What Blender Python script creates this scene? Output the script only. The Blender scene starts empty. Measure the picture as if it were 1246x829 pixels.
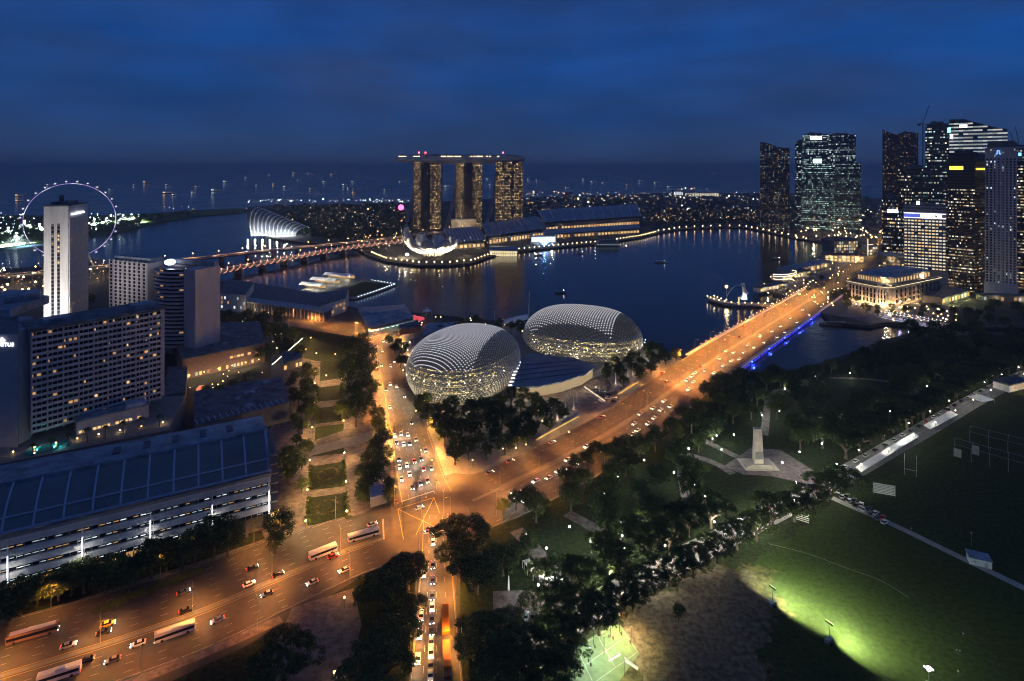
import bpy, bmesh, math, random
from mathutils import Vector, Matrix, noise as mnoise
from mathutils.geometry import tessellate_polygon
R = math.radians
rng = random.Random(7)
sc = bpy.context.scene
COL = sc.collection

# ------------------------------------------------------------------ camera, world, sun, exposure
F, HZ, CX, H = 700.0, 203.0, 623.0, 160.0
cd = bpy.data.cameras.new('camera'); cam = bpy.data.objects.new('camera', cd); COL.objects.link(cam)
cam.location = (0, 0, H); cam.rotation_euler = (R(90), 0, 0)
cd.sensor_fit = 'HORIZONTAL'; cd.sensor_width = 36.0; cd.lens = F / 1246 * 36
cd.shift_y = -(414.5 - HZ) / 1246
cd.clip_start = 1.0; cd.clip_end = 200000
sc.camera = cam
sc.render.engine = 'CYCLES'
cy = sc.cycles
cy.use_denoising = True
try: cy.denoiser = 'OPENIMAGEDENOISE'
except Exception: pass
cy.max_bounces = 4; cy.diffuse_bounces = 1; cy.glossy_bounces = 3; cy.transmission_bounces = 3; cy.transparent_max_bounces = 6
cy.sample_clamp_indirect = 2.0; cy.sample_clamp_direct = 0.0
cy.caustics_reflective = False; cy.caustics_refractive = False
cy.use_light_tree = True; cy.filter_width = 1.05
cy.use_adaptive_sampling = True; cy.adaptive_threshold = 0.004
sc.view_settings.view_transform = 'Standard'; sc.view_settings.look = 'None'
sc.view_settings.exposure = 0.0; sc.view_settings.gamma = 1.0
sc.view_settings.use_curve_mapping = False

def mkworld():
    w = bpy.data.worlds.new('World'); sc.world = w; w.use_nodes = True
    nt = w.node_tree; nt.nodes.clear()
    N = nt.nodes.new; L = nt.links.new
    out = N('ShaderNodeOutputWorld'); bg = N('ShaderNodeBackground'); L(bg.outputs[0], out.inputs[0])
    tc = N('ShaderNodeTexCoord'); sep = N('ShaderNodeSeparateXYZ'); L(tc.outputs['Generated'], sep.inputs[0])
    sky = N('ShaderNodeTexSky'); sky.sky_type = 'NISHITA'; sky.sun_disc = False
    sky.sun_elevation = R(1.5); sky.sun_rotation = R(250); sky.altitude = 50; sky.ozone_density = 6.0; sky.air_density = 1.0; sky.dust_density = 0.5
    # dusk gradient by elevation
    ramp = N('ShaderNodeValToRGB'); L(sep.outputs['Z'], ramp.inputs[0])
    cr = ramp.color_ramp; cr.interpolation = 'EASE'
    stops = [(0.0, (.0125, .0255, .064)), (0.035, (.0095, .0260, .078)), (0.09, (.0045, .0270, .105)), (0.17, (.0042, .0330, .140)), (0.30, (.0075, .0270, .105)), (1.0, (.013, .028, .080))]
    cr.elements[0].position, cr.elements[0].color = stops[0][0], (*stops[0][1], 1)
    cr.elements[1].position, cr.elements[1].color = stops[-1][0], (*stops[-1][1], 1)
    for p, c in stops[1:-1]:
        e = cr.elements.new(p); e.color = (*c, 1)
    # clouds: noise stretched along the horizon
    mp = N('ShaderNodeMapping'); mp.inputs['Scale'].default_value = (1.1, 1.1, 4.0); L(tc.outputs['Generated'], mp.inputs[0])
    nz = N('ShaderNodeTexNoise'); nz.inputs['Scale'].default_value = 1.7; nz.inputs['Detail'].default_value = 6; nz.inputs['Roughness'].default_value = .55
    L(mp.outputs[0], nz.inputs[0])
    r2 = N('ShaderNodeValToRGB'); L(nz.outputs[0], r2.inputs[0])
    r2.color_ramp.elements[0].position = .42; r2.color_ramp.elements[1].position = .72
    mulc = N('ShaderNodeMath'); mulc.operation = 'MULTIPLY'; mulc.inputs[1].default_value = .8; L(r2.outputs[0], mulc.inputs[0])
    mix = N('ShaderNodeMix'); mix.data_type = 'RGBA'
    L(mulc.outputs[0], mix.inputs['Factor']); L(ramp.outputs[0], mix.inputs['A']); mix.inputs['B'].default_value = (.0125, .0235, .066, 1)
    # fine-grained cloud texture
    nz2 = N('ShaderNodeTexNoise'); nz2.inputs['Scale'].default_value = 5; nz2.inputs['Detail'].default_value = 5
    L(mp.outputs[0], nz2.inputs[0])
    mr = N('ShaderNodeMapRange'); L(nz2.outputs[0], mr.inputs[0]); mr.inputs[1].default_value = .3; mr.inputs[2].default_value = .7; mr.inputs[3].default_value = .82; mr.inputs[4].default_value = 1.14
    vm = N('ShaderNodeVectorMath'); vm.operation = 'SCALE'; L(mix.outputs['Result'], vm.inputs[0]); L(mr.outputs[0], vm.inputs['Scale'])
    # a trace of the physical dusk sky
    sm = N('ShaderNodeVectorMath'); sm.operation = 'SCALE'; L(sky.outputs[0], sm.inputs[0]); sm.inputs['Scale'].default_value = .006
    ad = N('ShaderNodeVectorMath'); ad.operation = 'ADD'; L(vm.outputs[0], ad.inputs[0]); L(sm.outputs[0], ad.inputs[1])
    L(ad.outputs[0], bg.inputs[0]); bg.inputs[1].default_value = 2.0
mkworld()
sl = bpy.data.lights.new('sun', 'SUN'); sl.energy = 0.03; sl.angle = R(25); sl.color = (.62, .75, 1.0)
so = bpy.data.objects.new('sun', sl); COL.objects.link(so); so.rotation_euler = (R(55), 0, R(250 - 180))

# ------------------------------------------------------------------ placing by the plan of the place
def gy(py, z=0.0): return F * (H - z) / (py - HZ)
def G(px, py, z=0.0):
    Y = gy(py, z); return Vector(((px - CX) / F * Y, Y, z))
def XY(px, Y, z=0.0): return Vector(((px - CX) / F * Y, Y, z))
def ZT(py, Y): return H - (py - HZ) / F * Y

# ------------------------------------------------------------------ materials
MATS = {}
def mat(name, col, rough=.6, metal=0.0, var=.25, scale=.3, emit=None, es=0.0, bump=0.0, spec=.4, col2=None, detail=4, stretch=None, hard=.2):
    if name in MATS: return MATS[name]
    m = bpy.data.materials.new(name); m.use_nodes = True; MATS[name] = m
    nt = m.node_tree; N = nt.nodes.new; L = nt.links.new
    b = nt.nodes['Principled BSDF']
    b.inputs['Roughness'].default_value = rough; b.inputs['Metallic'].default_value = metal
    b.inputs['Specular IOR Level'].default_value = spec
    if emit:
        b.inputs['Base Color'].default_value = (*col, 1)
        b.inputs['Emission Color'].default_value = (*emit, 1); b.inputs['Emission Strength'].default_value = es
        return m
    g = N('ShaderNodeNewGeometry'); src = g.outputs['Position']
    if stretch:
        mp = N('ShaderNodeMapping'); mp.inputs['Scale'].default_value = stretch; L(src, mp.inputs[0]); src = mp.outputs[0]
    nz = N('ShaderNodeTexNoise'); nz.inputs['Scale'].default_value = scale; nz.inputs['Detail'].default_value = detail; nz.inputs['Roughness'].default_value = .65
    L(src, nz.inputs[0])
    rp = N('ShaderNodeValToRGB'); L(nz.outputs[0], rp.inputs[0])
    c2 = col2 or tuple(min(1, c * (1 + var)) for c in col)
    c1 = tuple(c * (1 - var) for c in col)
    rp.color_ramp.elements[0].position = .5 - hard; rp.color_ramp.elements[0].color = (*c1, 1)
    rp.color_ramp.elements[1].position = .5 + hard; rp.color_ramp.elements[1].color = (*c2, 1)
    L(rp.outputs[0], b.inputs['Base Color'])
    if bump:
        bp = N('ShaderNodeBump'); bp.inputs['Strength'].default_value = bump; L(nz.outputs[0], bp.inputs['Height']); L(bp.outputs[0], b.inputs['Normal'])
    return m
def emat(name, col, s): return mat(name, (.1, .1, .1), emit=col, es=s)

asphalt = mat('asphalt', (.058, .055, .052), .75, var=.30, scale=.14, detail=14, hard=.15)
asphalt2 = mat('asphalt_worn', (.075, .068, .06), .72, var=.28, scale=.2, detail=14, hard=.15)
paving = mat('paving', (.14, .11, .105), .8, var=.45, scale=.35, detail=12, hard=.12)
paving_grey = mat('paving_grey', (.2, .195, .19), .8, var=.25, scale=.4)
concrete = mat('concrete', (.32, .31, .3), .8, var=.2, scale=.25)
concrete_dark = mat('concrete_dark', (.14, .14, .15), .8, var=.25, scale=.25)
white_wall = mat('white_wall', (.60, .585, .57), .7, var=.22, scale=.12, detail=10, stretch=(1, 1, .25))
grey_wall = mat('grey_wall', (.42, .40, .42), .75, var=.15, scale=.15)
purple_wall = mat('mauve_wall', (.50, .46, .50), .75, var=.2, scale=.12, detail=10, stretch=(1, 1, .25))
brick = mat('brown_brick', (.23, .13, .1), .85, var=.25, scale=.6)
stone = mat('stone', (.46, .40, .33), .8, var=.2, scale=.3)
roofblue = mat('roof_sheet', (.22, .26, .32), .5, var=.5, hard=.15, detail=12, scale=.15, spec=.5)
roofdark = mat('roof_dark', (.11, .12, .14), .7, var=.55, hard=.14, detail=12, scale=.2)
roofpanel = mat('roof_panel', (.12, .14, .165), .25, var=.25, scale=.05, spec=.6)
ribmat = mat('rib_steel', (.38, .45, .6), .4, var=.1, scale=.5)
metal = mat('metal_grey', (.3, .31, .33), .4, .6, var=.15, scale=1)
metal_dark = mat('metal_dark', (.05, .05, .055), .5, .4, var=.2, scale=1)
glassd = mat('glass_dark', (.012, .015, .022), .12, var=.3, scale=.05, spec=.6)
glassg = mat('glass_green', (.012, .024, .026), .12, var=.3, scale=.05, spec=.6)
glassp = mat('glass_plum', (.03, .018, .024), .18, var=.3, scale=.05, spec=.5)
whitep = mat('white_paint', (.36, .35, .33), .7, var=.5, scale=1.2)
yellowp = mat('yellow_paint', (.50, .33, .04), .6, var=.25, scale=1.2)
grass = mat('grass', (.022, .032, .012), .95, var=.5, scale=.55, hard=.12, spec=.1, detail=12, bump=.4)
turf = mat('turf', (.032, .050, .013), .95, var=.42, hard=.13, scale=.55, spec=.1, detail=12, bump=.5)
dirt = mat('dirt', (.12, .10, .07), .95, var=.5, hard=.12, scale=.5, spec=.1, detail=14, col2=(.18, .15, .105), bump=.9)
golf_turf = mat('golf_turf', (.07, .12, .04), .95, var=.4, scale=.03, spec=.1)
worn = mat('worn_grass', (.062, .058, .026), .95, var=.65, hard=.08, scale=.3, spec=.1, detail=12)
bark = mat('bark', (.10, .075, .055), .9, var=.3, scale=2)
land = mat('land', (.055, .052, .045), .95, var=.5, scale=.03, detail=8)
rubber = mat('rubber', (.012, .012, .012), .8)
cloth = mat('tent_cloth', (.72, .72, .74), .8, var=.08, scale=.4)
redtent = mat('red_cloth', (.55, .05, .06), .7, var=.1)
def leafmat(name, c):
    m = bpy.data.materials.new(name); m.use_nodes = True; MATS[name] = m
    nt = m.node_tree; N = nt.nodes.new; L = nt.links.new
    b = nt.nodes['Principled BSDF']; b.inputs['Roughness'].default_value = .65; b.inputs['Specular IOR Level'].default_value = .06
    oi = N('ShaderNodeObjectInfo'); g = N('ShaderNodeNewGeometry')
    nz = N('ShaderNodeTexNoise'); nz.inputs['Scale'].default_value = .35; L(g.outputs['Position'], nz.inputs[0])
    ad = N('ShaderNodeMath'); ad.operation = 'ADD'; L(nz.outputs[0], ad.inputs[0])
    ml = N('ShaderNodeMath'); ml.operation = 'MULTIPLY'; ml.inputs[1].default_value = .4; L(oi.outputs['Random'], ml.inputs[0]); L(ml.outputs[0], ad.inputs[1])
    rp = N('ShaderNodeValToRGB'); L(ad.outputs[0], rp.inputs[0])
    rp.color_ramp.elements[0].position = .35; rp.color_ramp.elements[0].color = (*[x * .55 for x in c], 1)
    rp.color_ramp.elements[1].position = .95; rp.color_ramp.elements[1].color = (c[0] * 1.7, c[1] * 1.45, c[2] * 1.3, 1)
    L(rp.outputs[0], b.inputs['Base Color'])
    return m
leaf_a = leafmat('leaf_deep', (.048, .080, .028)); leaf_b = leafmat('leaf_mid', (.066, .100, .030)); leaf_c = leafmat('leaf_palm', (.055, .085, .03))

def watermat():
    m = bpy.data.materials.new('water'); m.use_nodes = True
    nt = m.node_tree; N = nt.nodes.new; L = nt.links.new
    b = nt.nodes['Principled BSDF']
    b.inputs['Base Color'].default_value = (.006, .012, .022, 1); b.inputs['Roughness'].default_value = .10; b.inputs['IOR'].default_value = 1.33
    g = N('ShaderNodeNewGeometry')
    nz = N('ShaderNodeTexNoise'); nz.inputs['Scale'].default_value = .16; nz.inputs['Detail'].default_value = 5; nz.inputs['Roughness'].default_value = .6; L(g.outputs['Position'], nz.inputs[0])
    bp = N('ShaderNodeBump'); bp.inputs['Strength'].default_value = .55; bp.inputs['Distance'].default_value = .55; L(nz.outputs[0], bp.inputs['Height'])
    L(bp.outputs[0], b.inputs['Normal'])
    n2 = N('ShaderNodeTexNoise'); n2.inputs['Scale'].default_value = .006; n2.inputs['Detail'].default_value = 4; L(g.outputs['Position'], n2.inputs[0])
    mr = N('ShaderNodeMapRange'); L(n2.outputs[0], mr.inputs[0]); mr.inputs[1].default_value = .35; mr.inputs[2].default_value = .65; mr.inputs[3].default_value = .04; mr.inputs[4].default_value = .13
    L(mr.outputs[0], b.inputs['Roughness'])
    return m
water_m = watermat()
# light-giving surfaces
E_warm = emat('lit_warm', (1.0, .62, .25), 1.1)
E_warm2 = emat('lit_warm_dim', (1.0, .55, .2), .45)
E_white = emat('lit_white', (.85, .95, 1.0), 1.1)
E_white2 = emat('lit_white_dim', (.75, .9, .95), .45)
E_green = emat('lit_pale_green', (.62, 1.0, .85), .7)
E_lamp_w = emat('lamp_white', (1.0, .93, .78), 14)
E_lamp_o = emat('lamp_sodium', (1.0, .55, .15), 14)
E_lamp_far = emat('lamp_far_white', (.85, .95, 1.0), 5)
E_lamp_farw = emat('lamp_far_warm', (1.0, .66, .32), 8)
E_shade_glow = emat('shade_glow_white', (.90, .88, 1.0), 1.05)  # glow that stands in for light on the dome sunshades
E_blue = emat('led_blue', (.03, .06, 1.0), 20)
E_cyan = emat('led_cyan', (.12, .40, 1.0), 30)
E_pink = emat('led_pink', (1.0, .12, .35), 4)
E_red = emat('led_red', (1.0, .05, .03), 5)
E_redb = emat('beacon_red', (1.0, .05, .08), 20)
E_yell = emat('sign_yellow', (1.0, .72, .06), 2.2)
E_violet = emat('led_violet', (.55, .38, 1.0), .85)
E_rimw = emat('led_rim_white', (.85, .8, 1.0), 1.3)
E_head = emat('headlamp', (1.0, .93, .8), 40)
E_tail = emat('tail_lamp', (1.0, .04, .02), 6)
E_sign = emat('sign_white', (.8, .82, 1.0), 3.5)
E_signb = emat('sign_blue', (.12, .16, .8), 1.0)
E_orange = emat('sign_orange', (1.0, .42, .05), 2.0)

# ------------------------------------------------------------------ mesh helpers
class MB:
    def __init__(s): s.v = []; s.f = []; s.m = []
    def add(s, vs, fs, mi=0):
        o = len(s.v); s.v += [tuple(v) for v in vs]; s.f += [tuple(i + o for i in f) for f in fs]; s.m += [mi] * len(fs); return s
    def box(s, x0, x1, y0, y1, z0, z1, mi=0):
        return s.add([(x0, y0, z0), (x1, y0, z0), (x1, y1, z0), (x0, y1, z0), (x0, y0, z1), (x1, y0, z1), (x1, y1, z1), (x0, y1, z1)],
                     [(3, 2, 1, 0), (4, 5, 6, 7), (0, 1, 5, 4), (1, 2, 6, 5), (2, 3, 7, 6), (3, 0, 4, 7)], mi)
    def cbox(s, c, sx, sy, sz, rz=0, mi=0):      # base-centred box
        ca, sa = math.cos(rz), math.sin(rz); q = []
        for z in (0, sz):
            for x, y in ((-1, -1), (1, -1), (1, 1), (-1, 1)):
                a, b = x * sx / 2, y * sy / 2; q.append((c[0] + a * ca - b * sa, c[1] + a * sa + b * ca, c[2] + z))
        return s.add(q, [(3, 2, 1, 0), (4, 5, 6, 7), (0, 1, 5, 4), (1, 2, 6, 5), (2, 3, 7, 6), (3, 0, 4, 7)], mi)
    def poly(s, pts, z, mi=0):
        p = [Vector((q[0], q[1], 0)) for q in pts]
        tr = tessellate_polygon([p]); vs = [(q[0], q[1], z) for q in pts]; fs = []
        for t in tr:
            a, b, c = (p[i] for i in t)
            fs.append(t if (b - a).cross(c - a).z > 0 else (t[0], t[2], t[1]))
        return s.add(vs, fs, mi)
    def prism(s, pts, z0, z1, mi=0, top=None):
        s.poly(pts, z1, mi if top is None else top)
        area = sum(pts[i][0] * pts[(i + 1) % len(pts)][1] - pts[(i + 1) % len(pts)][0] * pts[i][1] for i in range(len(pts)))
        q = pts if area > 0 else pts[::-1]; n = len(q)
        return s.add([(p[0], p[1], z0) for p in q] + [(p[0], p[1], z1) for p in q], [(i, (i + 1) % n, n + (i + 1) % n, n + i) for i in range(n)], mi)
    def tube(s, pts, rs, n=6, mi=0, cap=True):
        pts = [Vector(p) for p in pts]
        if not hasattr(rs, '__len__'): rs = [rs] * len(pts)
        vs = []; fs = []
        for i, p in enumerate(pts):
            d = (pts[min(i + 1, len(pts) - 1)] - pts[max(i - 1, 0)]).normalized()
            a = Vector((0, 0, 1)) if abs(d.z) < .9 else Vector((1, 0, 0))
            u = d.cross(a).normalized(); w = d.cross(u)
            for k in range(n):
                t = 2 * math.pi * k / n; vs.append(p + (u * math.cos(t) + w * math.sin(t)) * rs[i])
        for i in range(len(pts) - 1):
            for k in range(n): fs.append((i * n + k, i * n + (k + 1) % n, (i + 1) * n + (k + 1) % n, (i + 1) * n + k))
        if cap: fs += [tuple(range(n)), tuple(range((len(pts) - 1) * n, len(pts) * n))]
        return s.add(vs, fs, mi)
    def ball(s, c, r, mi=0, n=6, m=4, sz=1.0):
        vs = [(c[0], c[1], c[2] - r * sz)]; fs = []
        for j in range(1, m):
            t = math.pi * j / m - math.pi / 2
            for k in range(n): a = 2 * math.pi * k / n; vs.append((c[0] + r * math.cos(t) * math.cos(a), c[1] + r * math.cos(t) * math.sin(a), c[2] + r * sz * math.sin(t)))
        vs.append((c[0], c[1], c[2] + r * sz)); L = len(vs) - 1
        for k in range(n):
            fs.append((0, 1 + (k + 1) % n, 1 + k)); fs.append((L, 1 + (m - 2) * n + k, 1 + (m - 2) * n + (k + 1) % n))
            for j in range(m - 2): b = 1 + j * n; fs.append((b + k, b + (k + 1) % n, b + n + (k + 1) % n, b + n + k))
        return s.add(vs, fs, mi)
    def build(s, name, mats, parent=None, smooth=False, **kw):
        me = bpy.data.meshes.new(name); me.from_pydata(s.v, [], s.f)
        if not isinstance(mats, (list, tuple)): mats = [mats]
        for m in mats: me.materials.append(m)
        if len(mats) > 1: me.polygons.foreach_set('material_index', s.m)
        if smooth: me.polygons.foreach_set('use_smooth', [True] * len(me.polygons))
        me.update()
        o = bpy.data.objects.new(name, me); COL.objects.link(o)
        if parent: o.parent = parent
        for k, v in kw.items(): o[k] = v
        return o
def thing(name, label, cat, loc=(0, 0, 0), rz=0.0, group=None):
    o = bpy.data.objects.new(name, None); COL.objects.link(o); o.location = loc; o.rotation_euler = (0, 0, rz); o.empty_display_size = .1
    o['label'] = label; o['category'] = cat
    if group: o['group'] = group
    return o
def tag(o, label, cat, group=None):
    o['label'] = label; o['category'] = cat
    if group: o['group'] = group
    return o
def struct(name, mb, m, **kw): return mb.build(name, m, None, kind='structure', **kw)
KIDS = {}
def kids(root):
    if root.name not in KIDS: KIDS[root.name] = list(root.children)
    return KIDS[root.name]
def dup(root, loc, rz=0.0, label=None, group=None, scale=None):
    r = root.copy(); COL.objects.link(r); r.location = loc; r.rotation_euler = (0, 0, rz)
    if label: r['label'] = label
    if group: r['group'] = group
    if scale: r.scale = (scale, scale, scale) if not hasattr(scale, '__len__') else scale
    for ch in kids(root):
        c = ch.copy(); COL.objects.link(c); c.parent = r
        for gch in kids(ch):
            d = gch.copy(); COL.objects.link(d); d.parent = c
    return r
def lightobj(kind, name, energy, color, parent=None, loc=(0, 0, 0), rot=(0, 0, 0), radius=.3, spot=150, blend=.6):
    ld = bpy.data.lights.new(name, kind); ld.energy = energy; ld.color = color
    if kind != 'SUN': ld.shadow_soft_size = radius
    if kind == 'SPOT': ld.spot_size = R(spot); ld.spot_blend = blend
    o = bpy.data.objects.new(name, ld); COL.objects.link(o); o.location = loc; o.rotation_euler = rot
    if parent: o.parent = parent
    return o
def frame(A, B):
    d = B - A; return (A.x, A.y, 0), math.atan2(d.y, d.x), math.hypot(d.x, d.y)
ORD = 'first second third fourth fifth sixth seventh eighth ninth tenth eleventh twelfth thirteenth fourteenth fifteenth sixteenth seventeenth eighteenth nineteenth twentieth twenty-first twenty-second twenty-third twenty-fourth twenty-fifth twenty-sixth twenty-seventh twenty-eighth twenty-ninth thirtieth'.split()
HAZE = 1.15e-4
SOD = (1.0, .34, .06); WARM = (1.0, .72, .38); COOL = (.92, .97, 1.0)
pool_m = mat('pool_water', (.02, .22, .22), .1, var=.15, scale=.4)
E_warm3 = emat('lit_amber', (1.0, .48, .14), .7)
E_yell2 = emat('lit_yellow', (1.0, .60, .10), .9)
E_lamp_g = emat('lamp_green', (.55, 1.0, .55), 12)
E_pink2 = emat('sign_red_orange', (1.0, .25, .12), 1.2)
E_lampteal = emat('lamp_teal', (.6, 1.0, .95), 4)
E_redtent = mat('red_cloth_glow', (.55, .05, .06), emit=(1.0, .10, .12), es=.75)  # the cloth itself glows for the light inside the tent
E_helix = emat('helix_light', (1.0, .45, .30), 1.4)
E_cyan2 = emat('screen_blue', (.1, .35, 1.0), 14)
E_pav = emat('pavilion_glow', (1.0, .82, .45), 1.0)
E_lampdeck = emat('deck_lamp', (1.0, .75, .45), 4.5)
E_mbs = emat('hotel_gold', (1.0, .62, .26), 1.9); E_mbs2 = emat('hotel_gold_dim', (1.0, .6, .24), .9)
lobby_m = emat('lobby_glow', (1.0, .7, .36), .35)
roofcanopy = mat('canopy_sheet', (.10, .15, .24), .4, var=.25, scale=.08, spec=.5)
E_lcream = emat('lit_cream', (1.0, .90, .66), .95); E_lcream2 = emat('lit_cream_dim', (1.0, .85, .5), .4)
E_cream = emat('lit_pale', (.95, .96, .85), .62); E_cream2 = emat('lit_pale_dim', (.9, .95, .85), .32)
E_green2 = emat('lit_pale_green_dim', (.55, .95, .85), .3); E_green3 = emat('lit_gable', (.75, 1.0, .95), 1.5)
E_cyan3 = emat('sign_cyan', (.3, .85, 1.0), 2.5); E_blue2 = emat('emblem_blue', (.2, .5, 1.0), 2.5)
E_blue3 = emat('blue_glow_strip', (.03, .05, 1.0), 1.1)  # glow for the blue-lit underside of the road bridge
E_cornice = emat('cornice_glow', (1.0, .78, .45), 1.6)
E_lamp_far2 = emat('lamp_flood', (.85, 1.0, .95), 5)
E_ship_o = emat('ship_amber', (1.0, .62, .32), 1.9); E_ship_w = emat('ship_white', (.85, .95, 1.0), 1.7)
E_lampflood = emat('flood_lens', (.95, 1.0, .75), 6); E_glare = emat('flood_glare', (1.0, .98, .85), 60)
court_m = mat('court_green', (.10, .16, .07), .85, var=.3, scale=.3)
# ------------------------------------------------------------------ the setting: sea, land, roads, lawns, paths
sea = MB(); sea.add([(-60000, -3000, -3), (60000, -3000, -3), (60000, 90000, -3), (-60000, 90000, -3)], [(0, 1, 2, 3)])
struct('sea', sea, water_m)
def gp(pts, z=0.0): return [G(x, y, z) for x, y in pts]
def landpiece(name, pts, m, extra=()):
    b = MB(); q = gp(pts) + [Vector(e) for e in extra]; b.prism([(p.x, p.y) for p in q], -6, 0); return struct(name, b, m)
north_shore = [(-420, 330), (-150, 329), (0, 327), (90, 322), (160, 319), (205, 320), (246, 330), (262, 341), (300, 348), (345, 356), (362, 363), (420, 372), (455, 378), (520, 381), (560, 386), (600, 390), (655, 394), (700, 398),
               (780, 415), (820, 431), (838, 441), (905, 450), (930, 456), (955, 452), (1000, 441), (1040, 428), (1075, 414), (1112, 404), (1150, 403), (1250, 404), (1420, 412)]
landpiece('north_land', north_shore, land, [(900, 100, 0), (900, -150, 0), (-900, -150, 0), (-900, 500, 0)])
south_shore = [(1420, 408), (1250, 399), (1150, 398), (1078, 392), (1058, 396), (1012, 392), (1000, 381), (985, 372), (972, 364), (940, 356), (948, 346), (958, 337), (962, 327), (985, 320), (1000, 313), (1006, 303), (1003, 295),
               (985, 292.5), (960, 288), (935, 283), (905, 277), (870, 277), (830, 279), (800, 284), (780, 289), (735, 296), (690, 300), (640, 305), (610, 308), (592, 314), (575, 320), (545, 323), (510, 323), (470, 318), (446, 310),
               (432, 302), (424, 297), (395, 297), (360, 294), (333, 290), (312, 282), (304, 273), (300, 262), (302, 252), (330, 249.5), (480, 247.5), (640, 240), (800, 235), (925, 235), (1000, 236), (1050, 241), (1300, 241), (1500, 241)]
landpiece('south_land', south_shore, land)
landpiece('east_land', [(-300, 315), (0, 302), (60, 293), (130, 284), (190, 271), (235, 263), (290, 259), (300, 257), (300, 253), (235, 256), (150, 262), (60, 262), (0, 262), (-300, 262)], golf_turf)
landpiece('far_coast_strip', [(300, 256.3), (300, 254.2), (480, 248), (480, 249.4)], land)

def sheet(name, pts, z, m, world=False, ragged=0):
    b = MB(); q = pts if world else [(p.x, p.y) for p in gp(pts)]
    if ragged:
        o = []
        for i in range(len(q)):
            a, c = Vector(q[i]), Vector(q[(i + 1) % len(q)]); n = max(1, int((c - a).length / 1.6)); d = (c - a).normalized(); nn = Vector((-d.y, d.x))
            for k in range(n): p = a + (c - a) * k / n; o.append(tuple(p + nn * ragged * (mnoise.noise(Vector((p.x * .13, p.y * .13, 3))) * 2.4 + mnoise.noise(Vector((p.x * .6, p.y * .6, 7))))))
        q = o
    b.poly(q, z); return struct(name, b, m)
def offs(line, d0):
    out = []
    for i, p in enumerate(line):
        a = line[max(i - 1, 0)]; c = line[min(i + 1, len(line) - 1)]; t = (c - a).normalized(); n = Vector((-t.y, t.x, 0))
        out.append(p + n * (d0[i] if hasattr(d0, '__len__') else d0))
    return out
def ribbon_pts(line, dl, dr):
    l = offs(line, dl); r = offs(line, [-x for x in dr] if hasattr(dr, '__len__') else -dr); return l, r
def ribbon(name, line, dl, dr, z, m):
    l, r = ribbon_pts(line, dl, dr); b = MB(); n = len(l)
    b.add([(p.x, p.y, z) for p in r] + [(p.x, p.y, z) for p in l], [(i, i + 1, n + i + 1, n + i) for i in range(n - 1)])
    return struct(name, b, m)
def resample(line, step):
    out = []; acc = 0.0; out.append((line[0], (line[1] - line[0]).normalized()))
    for i in range(len(line) - 1):
        a, c = line[i], line[i + 1]; d = (c - a).length; t = (c - a).normalized(); s = step - acc
        while s <= d: out.append((a + t * s, t)); s += step
        acc = (acc + d) % step if step else 0
    return out
def smooth_line(line, it=2):
    for _ in range(it):
        q = [line[0]]
        for i in range(len(line) - 1): q += [line[i] * .75 + line[i + 1] * .25, line[i] * .25 + line[i + 1] * .75]
        line = q + [line[-1]]
    return line
def lerp_off(src, vals, dst):
    d = []
    for p in dst:
        best = None
        for i in range(len(src) - 1):
            a, c = src[i], src[i + 1]; t = max(0, min(1, (p - a).dot(c - a) / (c - a).length_squared)); q = a + (c - a) * t
            e = (p - q).length
            if best is None or e < best[0]: best = (e, vals[i] * (1 - t) + vals[i + 1] * t)
        d.append(best[1])
    return d
# ground sheets of the near side
sheet('paved_ground', [(-300, 760), (0, 690), (330, 640), (330, 420), (250, 392), (250, 352), (350, 360), (470, 400), (480, 600), (300, 720), (-300, 1000)], .02, paving)
sheet('park_lawn', [(560, 640), (640, 615), (730, 560), (800, 512), (905, 452), (955, 454), (1045, 432), (1110, 408), (1300, 408), (1500, 430), (1500, 900), (900, 1400), (560, 1400)], .02, grass)
sheet('esplanade_paving', [(478, 420), (500, 395), (600, 395), (770, 415), (832, 441), (762, 487), (700, 525), (640, 556), (560, 590), (545, 590), (520, 520), (495, 450)], .03, paving_grey)
sheet('padang_turf', [(640, 1000), (700, 860), (760, 800), (880, 712), (1000, 622), (1110, 566), (1190, 510), (1300, 470), (1700, 470), (1700, 1400), (640, 1400)], .05, turf, ragged=1.2)
sheet('bare_earth', [(752, 775), (775, 735), (830, 706), (880, 690), (915, 700), (938, 735), (925, 790), (940, 860), (900, 1000), (760, 1000), (790, 840)], .09, dirt, ragged=2.2)
sheet('worn_grass', [(740, 790), (762, 728), (826, 694), (880, 680), (925, 692), (952, 735), (940, 790), (955, 860), (910, 1010), (750, 1010), (770, 850)], .07, worn, ragged=4.5)
sheet('near_verge', [(-200, 1000), (-100, 960), (165, 850), (300, 786), (440, 702), (500, 668), (505, 700), (500, 1100), (-200, 1400)], .03, grass)
sheet('block_verge', [(-200, 815), (0, 764), (60, 742), (150, 712), (250, 681), (322, 656), (318, 645), (0, 732), (-200, 785)], .05, grass)
sheet('near_plaza', [(330, 800), (355, 740), (430, 716), (440, 760), (420, 840), (330, 900)], .06, paving)
sheet('car_park', [(615, 745), (690, 740), (700, 765), (640, 790), (600, 790)], .06, concrete_dark)
sheet('footpath', [(0, 905), (180, 829), (290, 783), (345, 757), (340, 750), (280, 770), (150, 829), (0, 890)], .07, paving)

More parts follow.
